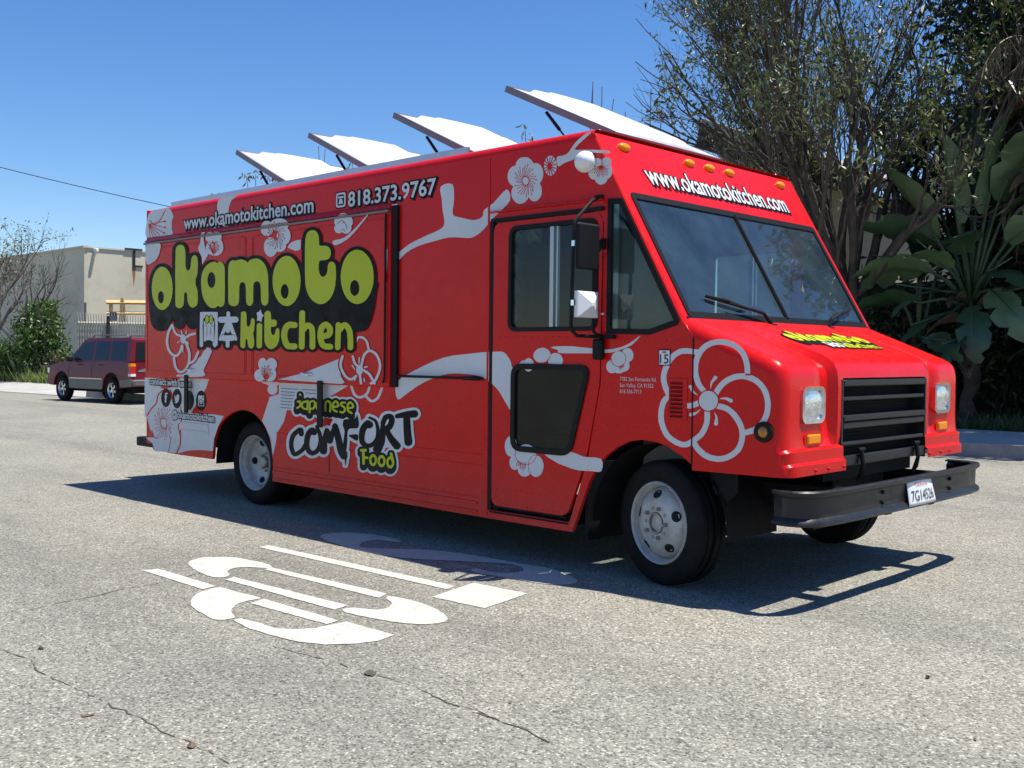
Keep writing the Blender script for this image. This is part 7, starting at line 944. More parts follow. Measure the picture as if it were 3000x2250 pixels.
# ---- dense shade trees at the right
def dense_tree(base,h,rad,rz,label,mat,seed,nl,size=.2,stems=3,bark='bark',group=None,cz=None,inner=.35):
    r=random.Random(seed); t=empty('tree',base,label,'tree',group); mb=MB(); tips=[]
    for i in range(stems):
        d=Vector((r.uniform(-.3,.3),r.uniform(-.3,.3),1)); branch(mb,r,Vector((r.uniform(-.2,.2),r.uniform(-.2,.2),-.1)),d,h*.5,.16,3,tips,wig=.12,up=.2,nseg=6,split=(2,4),spread=.6,sides=7,lfac=.62)
    mb.build('trunk',bark,t,True)
    pts=[]; c=Vector((0,0,cz if cz else h))
    cl=[]
    for k in range(70): 
        q=rnd_dir(r); q=Vector((q.x*rad[0],q.y*rad[1],q.z*rz))*(inner+(1-inner)*r.random()**.6); cl.append(c+q)
    for k in range(nl):
        q=cl[k%len(cl)]+Vector((r.gauss(0,.34*rad[0]*.45),r.gauss(0,.34*rad[1]*.45),r.gauss(0,.3*rz*.6))); pts.append((q,rnd_dir(r)))
    v,f=leaf_mesh(r,pts,size,3,.16,.5,.42); mk('crown',v,f,mat,t); return t
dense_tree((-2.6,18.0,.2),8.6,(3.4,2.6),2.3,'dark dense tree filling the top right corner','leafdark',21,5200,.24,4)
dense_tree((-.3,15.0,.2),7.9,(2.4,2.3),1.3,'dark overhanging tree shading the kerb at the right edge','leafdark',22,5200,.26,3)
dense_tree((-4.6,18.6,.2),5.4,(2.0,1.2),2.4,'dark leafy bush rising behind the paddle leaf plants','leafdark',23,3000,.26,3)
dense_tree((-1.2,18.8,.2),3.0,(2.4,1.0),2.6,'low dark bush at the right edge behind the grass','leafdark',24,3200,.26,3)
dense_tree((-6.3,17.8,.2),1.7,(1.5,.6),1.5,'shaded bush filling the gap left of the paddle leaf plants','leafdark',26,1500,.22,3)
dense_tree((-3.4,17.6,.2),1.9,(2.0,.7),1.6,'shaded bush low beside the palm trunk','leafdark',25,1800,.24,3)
# yellow-green sprigs lit by the sun high in the dark tree
r=random.Random(31); sp=empty('vine',(-4.2,15.4,.2),'sunlit yellow green climber hanging in the dark tree top','vine')
mb=MB(); pts=[]
for k in range(9):
    x0=Vector((r.uniform(-1.2,1.6),r.uniform(-.4,.3),r.uniform(5.3,8.2))); q=x0.copy(); L=[Vector((x0.x*.4,.2,0)),Vector((x0.x*.7,.1,x0.z*.55)),x0]
    for j in range(7): q=q+Vector((r.uniform(-.16,.2),r.uniform(-.1,.1),r.uniform(-.16,.05))); L.append(q.copy()); pts.append((q.copy(),rnd_dir(r)))
    mb.tube(L[2:],[.008]*8,4,cap=False)
mb.build('stem','bark',sp,True)
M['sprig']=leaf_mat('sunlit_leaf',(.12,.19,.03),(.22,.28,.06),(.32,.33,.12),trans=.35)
v,f=leaf_mesh(r,pts,.16,7,.11,.8,.36); mk('foliage',v,f,'sprig',sp)
# ---- paddle leaf plants (giant bird of paradise)
def paddle(L,Wd,bend,cup,tears,seed,roll=0.):
    r=random.Random(seed); n=14; v=[];f=[]; rows=[]
    for i in range(n+1):
        t=i/n; w=Wd*(math.sin(math.pi*min(1,t*.93+.05))**.62)*(1-.25*t); a=bend*t*t
        c=Vector((0,L*(t-.12*bend*t*t*t),-L*.38*bend*t*t)); row=[]
        for k,sx in enumerate((-1,-.55,-.12,.12,.55,1)):
            tear=1.
            if abs(sx)>.5 and (i+ (3 if sx<0 else 0))%5==0: tear=1-tears*r.uniform(.3,.9)
            x=sx*w*tear; z=cup*abs(sx)**1.3*w*(1+.25*math.sin(t*9+sx*3+seed))+.04*w*math.sin(t*17+sx*5+seed*2)+roll*sx*w
            row.append(len(v)); v.append((x,c.y,c.z+z))
        rows.append(row)
    for i in range(n):
        for k in range(5): f.append((rows[i][k],rows[i][k+1],rows[i+1][k+1],rows[i+1][k]))
    me=bpy.data.meshes.new('leaf'); me.from_pydata(v,[],f); me.polygons.foreach_set('use_smooth',[True]*len(f)); return me
PAD=[paddle(1.25,.30,.35,.35,.25,1),paddle(1.35,.34,.7,.15,.5,2),paddle(1.15,.30,1.1,.25,.6,3),paddle(1.3,.22,.1,.75,.1,4),paddle(1.1,.33,1.4,-.1,.7,5)]
for me in PAD: me.materials.append(M['strel'])
PAD2=[m.copy() for m in PAD]; DEAD=[paddle(1.0,.26,1.6,.7,.5,8),paddle(.9,.22,1.9,.9,.6,9)]
for m in PAD2: m.materials.clear(); m.materials.append(M['strel2'])
for m in DEAD: m.materials.append(M['browneleaf'])
def place_leaf(t,me,base,tip_dir,roll,scale,petiole,name='leaf'):
    d=Vector(tip_dir).normalized(); up=Vector((0,0,1)); x=d.cross(up)
    if x.length<.05: x=Vector((1,0,0))
    x.normalize(); z=x.cross(d); m=Matrix((x,d,z)).transposed(); m=m@Matrix.Rotation(roll,3,'Y')
    o=bpy.data.objects.new(name,me); link(o,t); b=Vector(base); o.matrix_local=Matrix.Translation(b)@m.to_4x4()@Matrix.Scale(scale,4)
    if petiole is not None:
        mb=MB(); p0=Vector(petiole); mid=p0.lerp(b,.55)+Vector((0,0,.12)); mb.tube([p0,mid,b,b+d*scale*.9],[.055,.04,.03,.012],6); pe=mb.build('leaf_stalk','strel',t,True)
    return o
def strelitzia(base,label,leaves,trunkh,group,seed):
    t=empty('bird_of_paradise',base,label,'plant',group); r=random.Random(seed)
    mb=MB(); n=10; mb.tube([(r.gauss(0,.05),r.gauss(0,.05),trunkh*i/n) for i in range(n+1)],[.14+.03*math.sin(i*2.1) for i in range(n+1)],9); mb.build('trunk','stalk',t)
    # fibrous old leaf bases
    for k in range(7):
        a=r.uniform(0,6.28); h=trunkh*r.uniform(.35,1.); place_leaf(t,DEAD[k%2],(math.cos(a)*.16,math.sin(a)*.16,h),(math.cos(a)*.5,math.sin(a)*.5,.15),r.uniform(-.5,.5),r.uniform(.5,.9),None,'dead_leaf')
    for (me,dx,dz,dy,tx,tz,ty,roll,sc) in leaves:
        place_leaf(t,me,(dx,dy,dz),(tx,ty,tz),roll,sc,(0,0,trunkh*.92))
    return t
# offsets in metres from the plant's base; x is along the street
A=PAD;B2=PAD2
strelitzia((-4.3,15.6,.2),'tallest bird of paradise plant with upright paddle leaves behind the right headlight',[
 (B2[3],.35,4.05,-.3,.22,1.0,-.1,.5,1.55),(A[3],.05,4.2,.0,-.02,1.0,.05,-.2,1.35),(A[1],-.35,4.0,.1,-.35,1.,.1,.3,1.7),(A[0],-.1,4.6,.2,-.08,1.,.2,.1,1.6),
 (A[2],-.55,3.6,-.25,-1.,.55,-.2,.9,1.35),(B2[2],-.65,3.0,-.35,-1.,.35,-.3,.5,1.35),(B2[1],.75,3.5,-.3,.9,.6,-.2,-.7,1.2),(A[4],.45,2.9,-.5,.7,.25,-.6,.2,1.0),
 (A[4],-.35,2.6,-.55,-.5,.1,-.7,.1,1.1),(B2[4],.5,2.6,-.4,.45,-.35,-.35,.6,1.1),(A[2],-.9,2.4,-.2,-1.,.25,-.2,.4,1.3),(A[0],.3,4.3,.3,.3,1,.3,.4,1.5),(A[1],-.2,2.2,-.4,-.4,-.2,-.5,0.,1.0),(A[4],.1,3.3,-.6,.1,.5,-.6,.4,1.2),(B2[4],-.9,3.1,-.1,-1.,.1,-.3,.8,1.2),(A[2],.8,2.6,-.1,1,.2,-.2,-.3,1.3),(A[4],.2,2.3,-.5,.2,-.4,-.5,.2,1.1),(B2[2],.6,4.0,-.1,.8,.75,-.2,.3,1.3),(A[1],-.7,4.3,.1,-.7,.9,.1,.2,1.4),(A[0],-.45,5.0,.2,-.3,1,.2,.1,1.4),(A[2],.1,1.7,-.5,-.1,-.1,-.6,.3,.9),(B2[3],-.15,3.9,-.35,-.12,1,-.15,.3,1.4),(B2[1],.55,4.3,-.2,.45,1,-.1,-.3,1.5),(B2[0],-.6,3.7,-.3,-.5,1,-.2,.5,1.4),(A[3],.9,3.6,0,.7,1,0,.2,1.4),(B2[2],-.2,3.0,-.6,-.3,.5,-.7,.2,1.1)],2.5,'bird of paradise plants',5)
strelitzia((-5.6,16.3,.2),'bird of paradise plant beside the tree trunk with torn curled leaves',[
 (B2[4],-.25,2.5,-.3,-.7,.2,-.4,.2,.9),(A[2],.1,2.9,-.2,.6,.7,-.2,.2,1.2),(B2[2],.35,1.7,-.5,.6,-.05,-.5,.5,1.0),(A[1],-.1,3.4,.1,-.2,1,.1,0,1.3),(B2[1],.1,1.5,-.5,-.5,-.2,-.6,.3,1.1),(A[0],.3,3.2,.2,.4,1,.1,.2,1.3)],1.6,'bird of paradise plants',6)
strelitzia((-2.7,16.6,.2),'shaded bird of paradise plant at the right edge with brown hanging leaves',[
 (A[1],-.2,3.6,0,-.25,1,0,.2,1.4),(A[0],.2,3.8,.1,.3,1,.1,0,1.5),(A[2],.5,2.8,-.3,1,.4,-.2,.4,1.3),(A[4],-.5,2.4,-.4,-.8,.2,-.5,.2,1.2),(A[2],.2,1.2,-.4,.4,.1,-.6,.2,.9),(A[3],-.3,.9,-.5,-.3,.8,-.3,.2,.8),(A[4],.0,1.6,-.5,-.6,.2,-.5,.2,1.1),(A[1],.7,2.0,-.3,.9,.1,-.4,.1,1.2),(A[2],-.7,3.2,0,-.9,.6,0,.2,1.4),(A[0],.6,4.2,.1,.6,1,.1,.2,1.5),(A[4],.3,.8,-.6,.1,.4,-.7,.2,.8)],2.2,'bird of paradise plants',7)
# dead brown leaves and shaggy fronds hanging at the right
dl=bpy.data.objects['bird_of_paradise.002']
for (x,y,z,tx,ty,tz,sc) in ((.1,-.7,4.0,.2,-.4,.3,1.3),(.35,-.7,3.5,.4,-.3,.1,1.3),(.45,-.6,4.4,.5,-.3,.4,1.1),(-.1,-.3,5.2,-.3,-.3,.3,1.2)):
    place_leaf(dl,DEAD[0],(x,y,z),(tx,ty,tz),.6,sc,None,'dead_leaf')
def frond(base,label,L,seed,dirs):
    r=random.Random(seed); t=empty('palm_frond',base,label,'dead frond','dead palm fronds hanging in the tree'); mb=MB(); v=[];f=[]
    for (dx,dy,dz) in dirs:
        pts=[];q=Vector((0,0,0)); d=Vector((dx,dy,dz)).normalized()
        for i in range(12): pts.append(q.copy()); d=(d+Vector((0,0,-.20))).normalized(); q=q+d*L/12
        mb.tube(pts,.016,4,cap=False)
        for i in range(2,12):
            for k in range(6):
                c=pts[i]+rnd_dir(r)*.02; a=Vector((r.gauss(0,.35),r.gauss(0,.35),-1)).normalized(); s=r.uniform(.35,.8); b=a.cross(rnd_dir(r)).normalized()*.013; j=len(v)
                e=c+a*s+Vector((r.gauss(0,.08),r.gauss(0,.08),0)); v+=[tuple(c-b),tuple(c+b),tuple(e)]; f.append((j,j+1,j+2))
    mb.build('midrib','deadfrond',t,True); mk('leaflets',v,f,'deadfrond',t)
frond((-2.2,15.2,7.2),'pale dead palm frond hanging at the far right edge',1.9,41,[(-.6,-.5,.5),(.2,-.6,.4),(-.3,.3,.6)])
frond((-3.1,15.3,7.3),'dead palm frond drooping left of the right edge',1.7,42,[(-.8,-.3,.4),(-.3,-.6,.5)])
frond((-6.1,16.0,5.0),'small dead palm frond hanging beside the tree stems',1.0,43,[(-.5,-.4,.3),(.3,-.5,.2)])
# palm trunk beside the paddle plant
pt=empty('palm_tree',(-2.5,16.6,.2),'dark palm with a shaggy skirt of dead brown leaves in the top right corner','palm'); mb=MB(); r=random.Random(9)
mb.tube([(0,0,z*.3) for z in range(26)],[.24+.03*math.sin(z*2.4) for z in range(26)],12); mb.build('trunk','stalk',pt)
pts=[]
for k in range(1500):
    a=r.uniform(0,6.28); q=r.uniform(.2,1.5); pts.append((Vector((math.cos(a)*q,math.sin(a)*q,r.uniform(4.6,8.6)-.5*q)),Vector((math.cos(a),math.sin(a),-.6))))
v,f=leaf_mesh(r,pts,.62,2,.15,1.2,.085); mk('dead_skirt',v,f,'deadfrond',pt)
for k in range(10):
    a=r.uniform(2.6,5.6); place_leaf(pt,DEAD[k%2],(math.cos(a)*.9,math.sin(a)*.9,r.uniform(4.8,7.8)),(math.cos(a),math.sin(a),.1),r.uniform(-.8,.8),r.uniform(.7,1.1),None,'dead_leaf')
# shade grass and sunny grass
def grass(name,x0,x1,d0,d1,n,h,mat,z0,z1,label,seed):
    r=random.Random(seed); v=[];f=[]
    for k in range(n):
        x=r.uniform(x0,x1); u=r.random(); y=kerb_y(x)+d0+(d1-d0)*u; z=z0+(z1-z0)*u; hh=h*r.uniform(.4,1.3)*(1+.8*(r.random()<.1)); a=r.uniform(0,6.28); w=.012+hh*.05
        i=len(v); bx,by=math.cos(a)*w,math.sin(a)*w; lx,ly=r.gauss(0,.35)*hh,r.gauss(0,.35)*hh
        v+=[(x-bx,y-by,z),(x+bx,y+by,z),(x+lx,y+ly,z+hh)]; f.append((i,i+1,i+2))
    return mk(name,v,f,mat,label=label,cat='grass',kind='stuff')
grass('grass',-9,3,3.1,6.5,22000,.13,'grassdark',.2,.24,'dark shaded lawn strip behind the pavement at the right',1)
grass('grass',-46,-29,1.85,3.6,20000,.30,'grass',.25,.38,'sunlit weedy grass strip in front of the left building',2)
# ================================================================== RIGHT BUILDING AND FENCE
bld=empty('building',(-15,20.5,0),'tan stucco building with dark roof fascia behind the truck','building')
def off(o,c): o.location=o.location-Vector(c); return o
BC=(-15,20.5,0)
wl=[(-13.3,0),(-9.0,0),(-9.0,5.75),(-13.3,7.35)]
off(plate('wall',[wl],lambda a,b:(a,20.5,b),lambda a,b:(a,28,b),'tanwall',bld),BC)
rf=[(-13.6,7.42),(-8.6,5.50),(-8.5,5.85),(-13.5,7.95)]
off(plate('fascia',[rf],lambda a,b:(a,19.75,b),lambda a,b:(a,20.0,b),'fascia',bld),BC)
rt=[(-13.5,7.955),(-8.5,5.855),(-8.4,6.10),(-13.4,8.22)]
off(plate('roof',[rt],lambda a,b:(a,19.6,b),lambda a,b:(a,28.5,b),'shingle',bld),BC)
bl2=empty('building',(-25,21,0),'flat tan building edge showing between the truck roof hatches','building')
mb=MB(); mb.box((-31,21,0),(-23.2,27,8.55)); off(mb.build('wall','tanwall',bl2),(-25,21,0)); mb=MB(); mb.box((-31.1,20.9,8.551),(-23.1,27.1,8.95)); off(mb.build('roof','timber',bl2),(-25,21,0))
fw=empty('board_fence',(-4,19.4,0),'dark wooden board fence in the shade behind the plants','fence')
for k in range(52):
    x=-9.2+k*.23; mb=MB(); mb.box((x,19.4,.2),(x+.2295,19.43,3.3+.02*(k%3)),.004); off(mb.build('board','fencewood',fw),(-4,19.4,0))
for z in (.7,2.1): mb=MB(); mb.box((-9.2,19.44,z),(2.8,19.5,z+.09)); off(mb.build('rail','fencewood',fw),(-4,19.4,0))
# saplings whose tips show above the truck roof
def sapling(base,h,label,seed,leafy=1.,bare=0,mat='dryleaf',spread=.35):
    r=random.Random(seed); t=empty('sapling',base,label,'sapling','thin saplings behind the truck'); mb=MB(); tips=[]
    for k in range(3+bare):
        d=Vector((r.uniform(-.06,.06),r.uniform(-.06,.06),1)); p=Vector((r.uniform(-spread,spread),r.uniform(-.2,.2),0)); L=[p.copy()];q=p.copy(); hh=h*r.uniform(.86,1.0)
        for j in range(9): q=q+Vector((r.gauss(0,.05),r.gauss(0,.05),hh/9)); L.append(q.copy())
        mb.tube(L,.028,4,cap=False,r1=.012)
        for j in range(6,10): tips.append((L[j],Vector((r.gauss(0,1),r.gauss(0,1),.3)).normalized()))
    mb.build('stem','barkpale',t,True); v,f=leaf_mesh(r,[q for q in tips if r.random()<leafy],.24,8,.13,1.1,.34); 
    if f: mk('foliage',v,f,mat,t)
def ray_at(u,v,y):   # where a plant seen over the roof stands on the bed behind the street
    pass
for i,(x,h,lf,br,lab) in enumerate(((-30.2,7.3,1,0,'leafy sapling tip above the rear end of the truck roof'),(-28.7,7.6,1,0,'drooping sapling top left of the rearmost roof hatch'),(-27.5,7.5,1,1,'paired sapling tops under the rearmost roof hatch'),(-24.6,8.0,.5,0,'slim sapling rising under the second roof hatch'),(-22.0,7.3,1,3,'bushy dry sapling showing below the second roof hatch'),(-15.0,7.3,1,0,'drooping sapling between the two front roof hatches'))):
    sapling((x,14.5,.2),h,lab,50+i,lf,br,'dryleaf',.3 if i!=4 else .8)
for i,(x,h,lf,lab) in enumerate(((-12.95,8.0,.0,'tallest bare twig behind the front roof hatch'),(-12.3,7.7,.1,'bare twig pair above the front roof hatch'),(-11.3,7.5,.4,'bare twig with dry brown leaves beside the big tree'))):
    sapling((x,14.5,.2),h,lab,70+i,lf,0,'browneleaf',.35)
# ================================================================== LEFT SIDE OF THE STREET
lb=empty('warehouse',(-49.6,18,0),'pale cream warehouse with a shaded left face and sunlit right face','building'); LC=(-49.6,18,0)
def LBm(mb,name,mat,parent=None,smooth=False):
    o=mb.build(name,mat,lb if parent is None else parent,smooth)
    if parent is None: off(o,LC)
    return o
mb=MB(); mb.box((-49.6,18,0),(-95,60,6.70)); LBm(mb,'wall','cream')
mb=MB(); mb.box((-49.52,17.92,6.701),(-95,18.2,6.80)); mb.box((-49.8,18.201,6.701),(-49.54,60,6.775)); LBm(mb,'parapet_cap','cream')
mb=MB(); mb.box((-49.58,18.45,6.50),(-49.25,18.62,6.68),.03); mb.tube([(-49.6,18.5,6.2),(-49.4,18.5,6.35),(-49.4,18.53,6.5)],.04,6); LBm(mb,'flood_lamp','mirrorwhite')
mb=MB(); mb.box((-49.59,20.60,5.86),(-49.54,20.72,6.77)); mb.box((-49.59,20.15,6.78),(-49.5,21.1,6.86)); mb.box((-49.59,20.721,5.9),(-49.54,21.15,5.98)); LBm(mb,'steel_bracket','fascia')
mb=MB(); mb.add([(-49.59,20.56,5.86),(-49.59,20.78,5.86),(-49.59,20.72,5.3),(-49.59,20.66,4.9)],[(0,1,2,3)]); LBm(mb,'rust_streak','rust')
mb=MB(); mb.tube([(-49.56,18.05,.3),(-49.56,18.05,3.9)],.05,6); LBm(mb,'corner_conduit','barkpale')
# picket fence with bent tops in front of it
FD=Vector((.56,.83,0)).normalized(); F0=Vector((-38.25,12.75,0)); fe=empty('picket_fence',tuple(F0),'cream metal picket fence with outward bent tops beside the warehouse','fence')
sheet=MB(); FN=Vector((.83,-.56,0))
for k in range(64):
    p=FD*(k*.1); mb=MB(); 
    b=p+FN*.06
    mb.tube([b+Vector((0,0,.4)),b+Vector((0,0,2.62)),b+FN*.03+Vector((0,0,2.78)),b+FN*.13+Vector((0,0,2.95))],[.022,.022,.022,.012],4); mb.build('picket','picket',fe)
v=[];f=[]
for k in range(130):
    p=FD*(k*.05)-FN*(.02 if k%2 else -.01); v+=[(p.x,p.y,.3),(p.x,p.y,2.62)]
    if k: f.append((2*k-2,2*k,2*k+1,2*k-1))
mk('corrugated_sheet',v,f,'picket',fe)
for z in (.8,2.55):
    mb=MB(); mb.tube([Vector((0,0,z))+FN*.03,FD*6.4+FN*.03+Vector((0,0,z))],.03,4); mb.build('rail','picket',fe)
for s in (1.15,4.2): mb=MB(); q=FD*s+FN*.10; mb.box((q.x-.05,q.y-.05,.3),(q.x+.05,q.y+.05,2.85)); mb.build('post','fascia',fe)
sg=empty('notice',tuple(F0+FD*1.35+FN*.12+Vector((0,0,2.7))),'small dark and grey notice on the picket fence post','sign')
mb=MB(); mb.box((-.14,-.02,-.05),(.14,.0,.30)); o=mb.build('panel','grey_and_rim_shade',sg); o.rotation_euler=(0,0,math.atan2(FD.y,FD.x)); mb=MB(); mb.box((-.14,-.025,.18),(.14,-.021,.29)); o=mb.build('header','fascia',sg); o.rotation_euler=(0,0,math.atan2(FD.y,FD.x))
# timber frames stacked behind the fence
tf=empty('timber_rack',(-40.6,14.9,.72),'bright yellow timber frames stacked behind the picket fence','timber'); D=FD
def tb(p0,p1,w=.09):
    mb=MB(); mb.tube([p0,p1],w,4); mb.build('beam','timber',tf)
for k in range(3): tb(D*.1+Vector((0,0,1.9+.45*k)),D*5+Vector((0,0,1.95+.45*k)),.07)
for k in range(8): q=D*(.5+k*.55); tb(q+Vector((0,0,.1)),q+D*(-.3 if k%2 else .25)+Vector((0,0,3.0)),.08)
for k in range(3): q=D*(.2+k*1.9)+FN*-.5; tb(q+Vector((0,0,0)),q+Vector((0,0,2.9)),.09)
tb(D*0+FN*-.5+Vector((0,0,2.85)),D*5+FN*-.5+Vector((0,0,2.9)),.09)
# shrubs
def shrub(name,base,rad,h,label,mat,seed,n,size,group='shrubs by the warehouse'):
    r=random.Random(seed); t=empty(name,base,label,'shrub',group); mb=MB(); tips=[]
    for k in range(7):
        a=r.uniform(0,6.28); branch(mb,r,Vector((math.cos(a)*.1,math.sin(a)*.1,-.05)),Vector((math.cos(a)*.5,math.sin(a)*.5,1)),h*.55,.035,2,tips,wig=.15,up=.2,nseg=4,split=(2,3),spread=.5,sides=4)
    mb.build('stems','bark',t,True); pts=[]
    lob=[Vector((r.uniform(-.6,.6)*rad,r.uniform(-.6,.6)*rad,h*r.uniform(.18,.85))) for _ in range(16)]
    for k in range(n):
        c=lob[k%16]; q=c+Vector((r.gauss(0,.30*rad),r.gauss(0,.3*rad),r.gauss(0,.16*h)))
        taper=1-.45*max(0,q.z/h-.3); q=Vector((q.x*taper,q.y*taper,max(.05,min(q.z,h*1.02)))); pts.append((q,(q-Vector((0,0,h*.4))).normalized()))
    v,f=leaf_mesh(r,pts,size,2,.05,.15,.45); mk('foliage',v,f,mat,t)
shrub('shrub',(-37.4,11.0,.4),.95,2.75,'tall leafy green shrub in front of the warehouse wall','shrub',81,2600,.20)
shrub('shrub',(-38.9,10.2,.4),.80,1.35,'low rounded dark green bush at the left of the tall shrub','shrub',82,1500,.13)
shrub('shrub',(-36.4,11.1,.4),.45,.85,'pale olive bush low at the bonnet of the parked car','dryleaf',83,500,.15)
ag=empty('agave',(-38.0,10.3,.4),'spiky grey green agave between the two bushes','plant')
r=random.Random(6)
for k in range(12):
    a=r.uniform(0,6.28); d=Vector((math.cos(a)*.5,math.sin(a)*.5,1)).normalized(); L=r.uniform(.8,1.35); b=Vector((-math.sin(a),math.cos(a),0))*.05
    mk('leaf',[tuple(-b),tuple(b),tuple(d*L*.5+b*.8),tuple(d*L),tuple(d*L*.5-b*.8)],[(0,1,2,3,4)],'strel2',ag)
# bare trees at the left edge
def bare_tree(base,label,seed,L0,n,depth,leafn,mat,rad=.09,tilt=.5,lean=(0,0),lsize=.16,bark='barkpale',trunk=1.2):
    r=random.Random(seed); t=empty('bare_tree',base,label,'tree'); mb=MB(); tips=[]
    mb.tube([(0,0,-.1),(.02,.01,trunk*.5),(0,0,trunk)],[rad*1.5,rad*1.2,rad],8,cap=False)
    for k in range(n):
        a=2*math.pi*k/n+r.uniform(-.3,.3); ti=r.uniform(.1,tilt); d=Vector((math.cos(a)*math.sin(ti)+lean[0],math.sin(a)*math.sin(ti)+lean[1],math.cos(ti)))
        branch(mb,r,Vector((0,0,trunk*.96)),d,L0*r.uniform(.8,1.2),rad*.6,depth,tips,wig=.16,up=.22,nseg=5,split=(2,3),spread=.5,sides=5,lfac=.68)
    mb.build('trunk',bark,t,True)
    if leafn: v,f=leaf_mesh(r,[tips[r.randrange(len(tips))] for _ in range(leafn)],lsize,3,.14,.8,.36); mk('foliage',v,f,mat,t)
bare_tree((-38.0,11.0,.35),'leafless grey tree standing behind the tall shrub',91,1.25,8,4,0,'dryleaf',.13,.85,trunk=1.5)
bare_tree((-39.7,10.0,.35),'half bare tree with sparse olive leaves at the left edge',92,1.75,8,5,900,'dryleaf',.13,.75,(-.05,-.03),.13,trunk=1.6)
# overhead wire
mb=MB(); a=Vector((-75,3,16.7)); b=Vector((-49.6,27.05,8.8)); pts=[]
a=Vector((-59.602,17.532,11.882)); b=Vector((-52.781,24.027,9.791)); d=b-a
for i in range(25): t=-2.2+4.0*i/24; q=a+d*t; q.z+=.16*(t-.0)*(t-1.0); pts.append(q)
mb.tube(pts,.022,5); mb.build('overhead_wire','rubber',label='thin black overhead wire sloping across the sky at the left',cat='wire')
# ================================================================== PARKED CAR
HEAD=math.atan2(-.35,-2.5); car=empty('parked_car',(-25.72,8.28,0),'maroon four door off-road car parked at the far kerb, seen from behind its left side','car',None,HEAD)
WB=1.30
car.scale=(.94,.97,1.06)
def arch(cx,r,n=9,z0=.42): return [(cx+r*math.cos(math.pi-math.pi*k/n),z0+ r*math.sin(math.pi*k/n)*.92) for k in range(n+1)]
low=[(-2.22,.46),(-2.27,.62),(-2.24,1.08),(-1.9,1.10),(.95,1.10),(1.45,1.05),(1.95,.97),(2.06,.86),(2.08,.55),(2.0,.44)]
low=low+[p for p in arch(WB,.43)[::-1]]+[(.75,.36),(-.75,.36)]+arch(-WB,.43)[::-1]+[(-1.85,.42)]
def cx_(y): return lambda a,b:(a,y*(1-.10*max(0,(b-.75)/.4)*.6),b)
plate('body',[low],cx_(.86),cx_(-.86),'suvred',car)
gh=[(-2.2,1.10),(1.02,1.10),(.30,1.66),(.10,1.70),(-1.98,1.72),(-2.10,1.66)]
def gy(b): return .81-.14*max(0,(b-1.1)/.6)
plate('cabin',[gh],lambda a,b:(a,gy(b),b),lambda a,b:(a,-gy(b),b),'suvred',car)
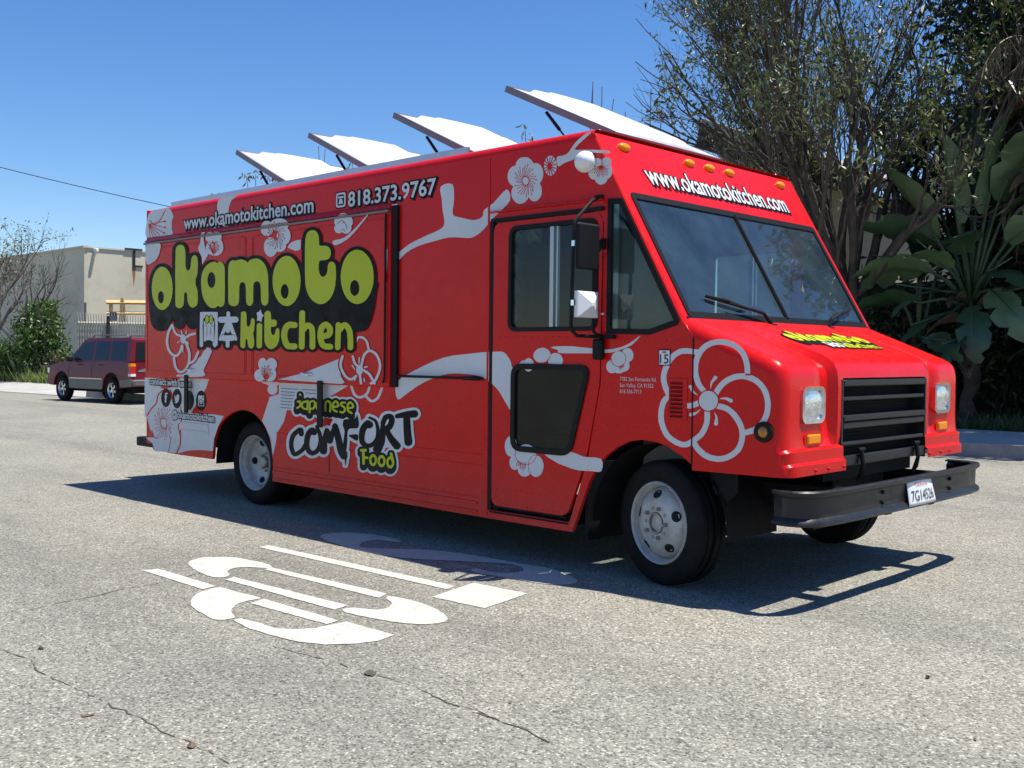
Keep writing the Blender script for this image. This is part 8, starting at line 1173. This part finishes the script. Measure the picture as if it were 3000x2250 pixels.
for sgn in (1,-1):
    for w in ([(.86,1.13),(.30,1.58),(-.22,1.62),(-.24,1.13)],[(-.36,1.13),(-.34,1.62),(-1.02,1.63),(-1.10,1.13)],[(-1.22,1.13),(-1.14,1.63),(-1.86,1.63),(-1.98,1.13)]):
        plate('side_window',[w],lambda a,b:(a,sgn*(gy(b)+.006),b),lambda a,b:(a,sgn*(gy(b)-.004),b),'suvglass',car)
    plate('lower_cladding',[[(-.86,.37),(.86,.37),(.90,.62),(-.92,.62)]],lambda a,b:(a,sgn*.872,b),lambda a,b:(a,sgn*.85,b),'suvgrey',car)
    plate('trim_strip',[[(-.86,.625),(.84,.625),(.84,.648),(-.86,.648)]],lambda a,b:(a,sgn*.878,b),lambda a,b:(a,sgn*.85,b),'suvchrome',car)
    plate('rear_cladding',[[(-2.26,.46),(-1.76,.46),(-1.74,.62),(-2.28,.66)]],lambda a,b:(a,sgn*.872,b),lambda a,b:(a,sgn*.80,b),'suvgrey',car)
    mb=MB(); mb.box((-2.285,sgn*.70,.72),(-2.15,sgn*.865,1.06),.02); tl=mb.build('tail_light','taillight',car)
    mb=MB(); mb.box((-2.29,sgn*.71,.98),(-2.16,sgn*.868,1.05)); mb.build('amber_lens','amber',tl)
    mb=MB(); mb.box((-2.29,sgn*.71,.725),(-2.16,sgn*.868,.79)); mb.build('reverse_lens','plate',tl)
    mb=MB(); mb.box((.62,sgn*.86,1.08),(.80,sgn*1.04,1.22),.03); mb.build('wing_mirror','seat',car)
    mb=MB(); mb.tube([(-1.75,sgn*.60,1.72),(-1.7,sgn*.60,1.79),(-.05,sgn*.60,1.79),(.0,sgn*.60,1.72)],.018,6); mb.build('roof_rack','suvgrey',car)
    for x in (.80,-.30): mb=MB(); mb.box((x-.012-.5,sgn*.861,.99),(x-.4,sgn*.885,1.015)); mb.build('door_handle','seat',car)
    for x in (-.30,.92): mb=MB(); mb.box((x,sgn*.859,.66),(x+.010,sgn*.8615,1.09)); mb.build('door_seam','void',car)
    mb=MB(); mb.box((1.98,sgn*.55,.74),(2.09,sgn*.86,.90),.02); mb.build('headlight','lens',car)
    for x in (WB,-WB):
        wv=bpy.data.objects.new('wheel',None); link(wv,car); wv.location=(x,sgn*.745,.345)
        mb=MB(); mb.lathe([(.2,.10),(.24,.115),(.31,.11),(.34,.08),(.345,0),(.34,-.08),(.31,-.11),(.2,-.1)],(0,0,0),'y',28); mb.build('tyre','tyre',wv,True)
        mb=MB(); mb.lathe([(.205,sgn*.102),(.19,sgn*.09),(.18,sgn*.05),(.05,sgn*.055),(.045,sgn*.085),(0,sgn*.085)],(0,0,0),'y',24); mb.build('rim','suvchrome',wv,40)
        for k in range(5):
            t=2*math.pi*k/5+.3; mb=MB(); v=[(r_*math.cos(t+a),sgn*.056+sgn*.004,r_*math.sin(t+a)) for r_,a in ((.075,-.35),(.165,-.32),(.175,0),(.165,.32),(.075,.35))]; mk('rim_slot',v,[(0,1,2,3,4)],'void',wv)
plate('rear_window',[[(-.66,1.14),(.66,1.14),(.58,1.6),(-.58,1.6)]],lambda a,b:(-2.208+.12*max(0,(b-1.1)/.6)-.01,a,b),None,'suvglass',car)
plate('windscreen',[[(-.70,1.12),(.70,1.12),(.60,1.62),(-.60,1.62)]],lambda a,b:(1.02-(b-1.10)*1.286+.012,a,b),None,'suvglass',car)
mb=MB(); mb.box((-2.42,-.84,.48),(-2.2,.84,.62),.03); rb=mb.build('rear_bumper','suvgrey',car); mb=MB(); mb.box((-2.43,-.82,.60),(-2.24,.82,.64),.01); mb.build('bumper_strip','suvchrome',rb)
mb=MB(); mb.box((1.95,-.84,.44),(2.17,.84,.66),.04); mb.build('front_bumper','suvgrey',car)
mb=MB(); mb.box((-2.0,-.6,.28),(1.9,.6,.42)); mb.build('underbody','chassis',car)
mb=MB(); mb.box((-1.9,-.78,.42),(-.9,.78,.9)); mb.box((.9,-.78,.42),(1.7,.78,.85)); mb.build('wheel_well','void',car)
plate('tailgate_badge',[[(.25,.84),(.62,.84),(.60,.88),(.40,.93),(.27,.88)]],lambda a,b:(-2.262,a,b),None,'suvchrome',car)
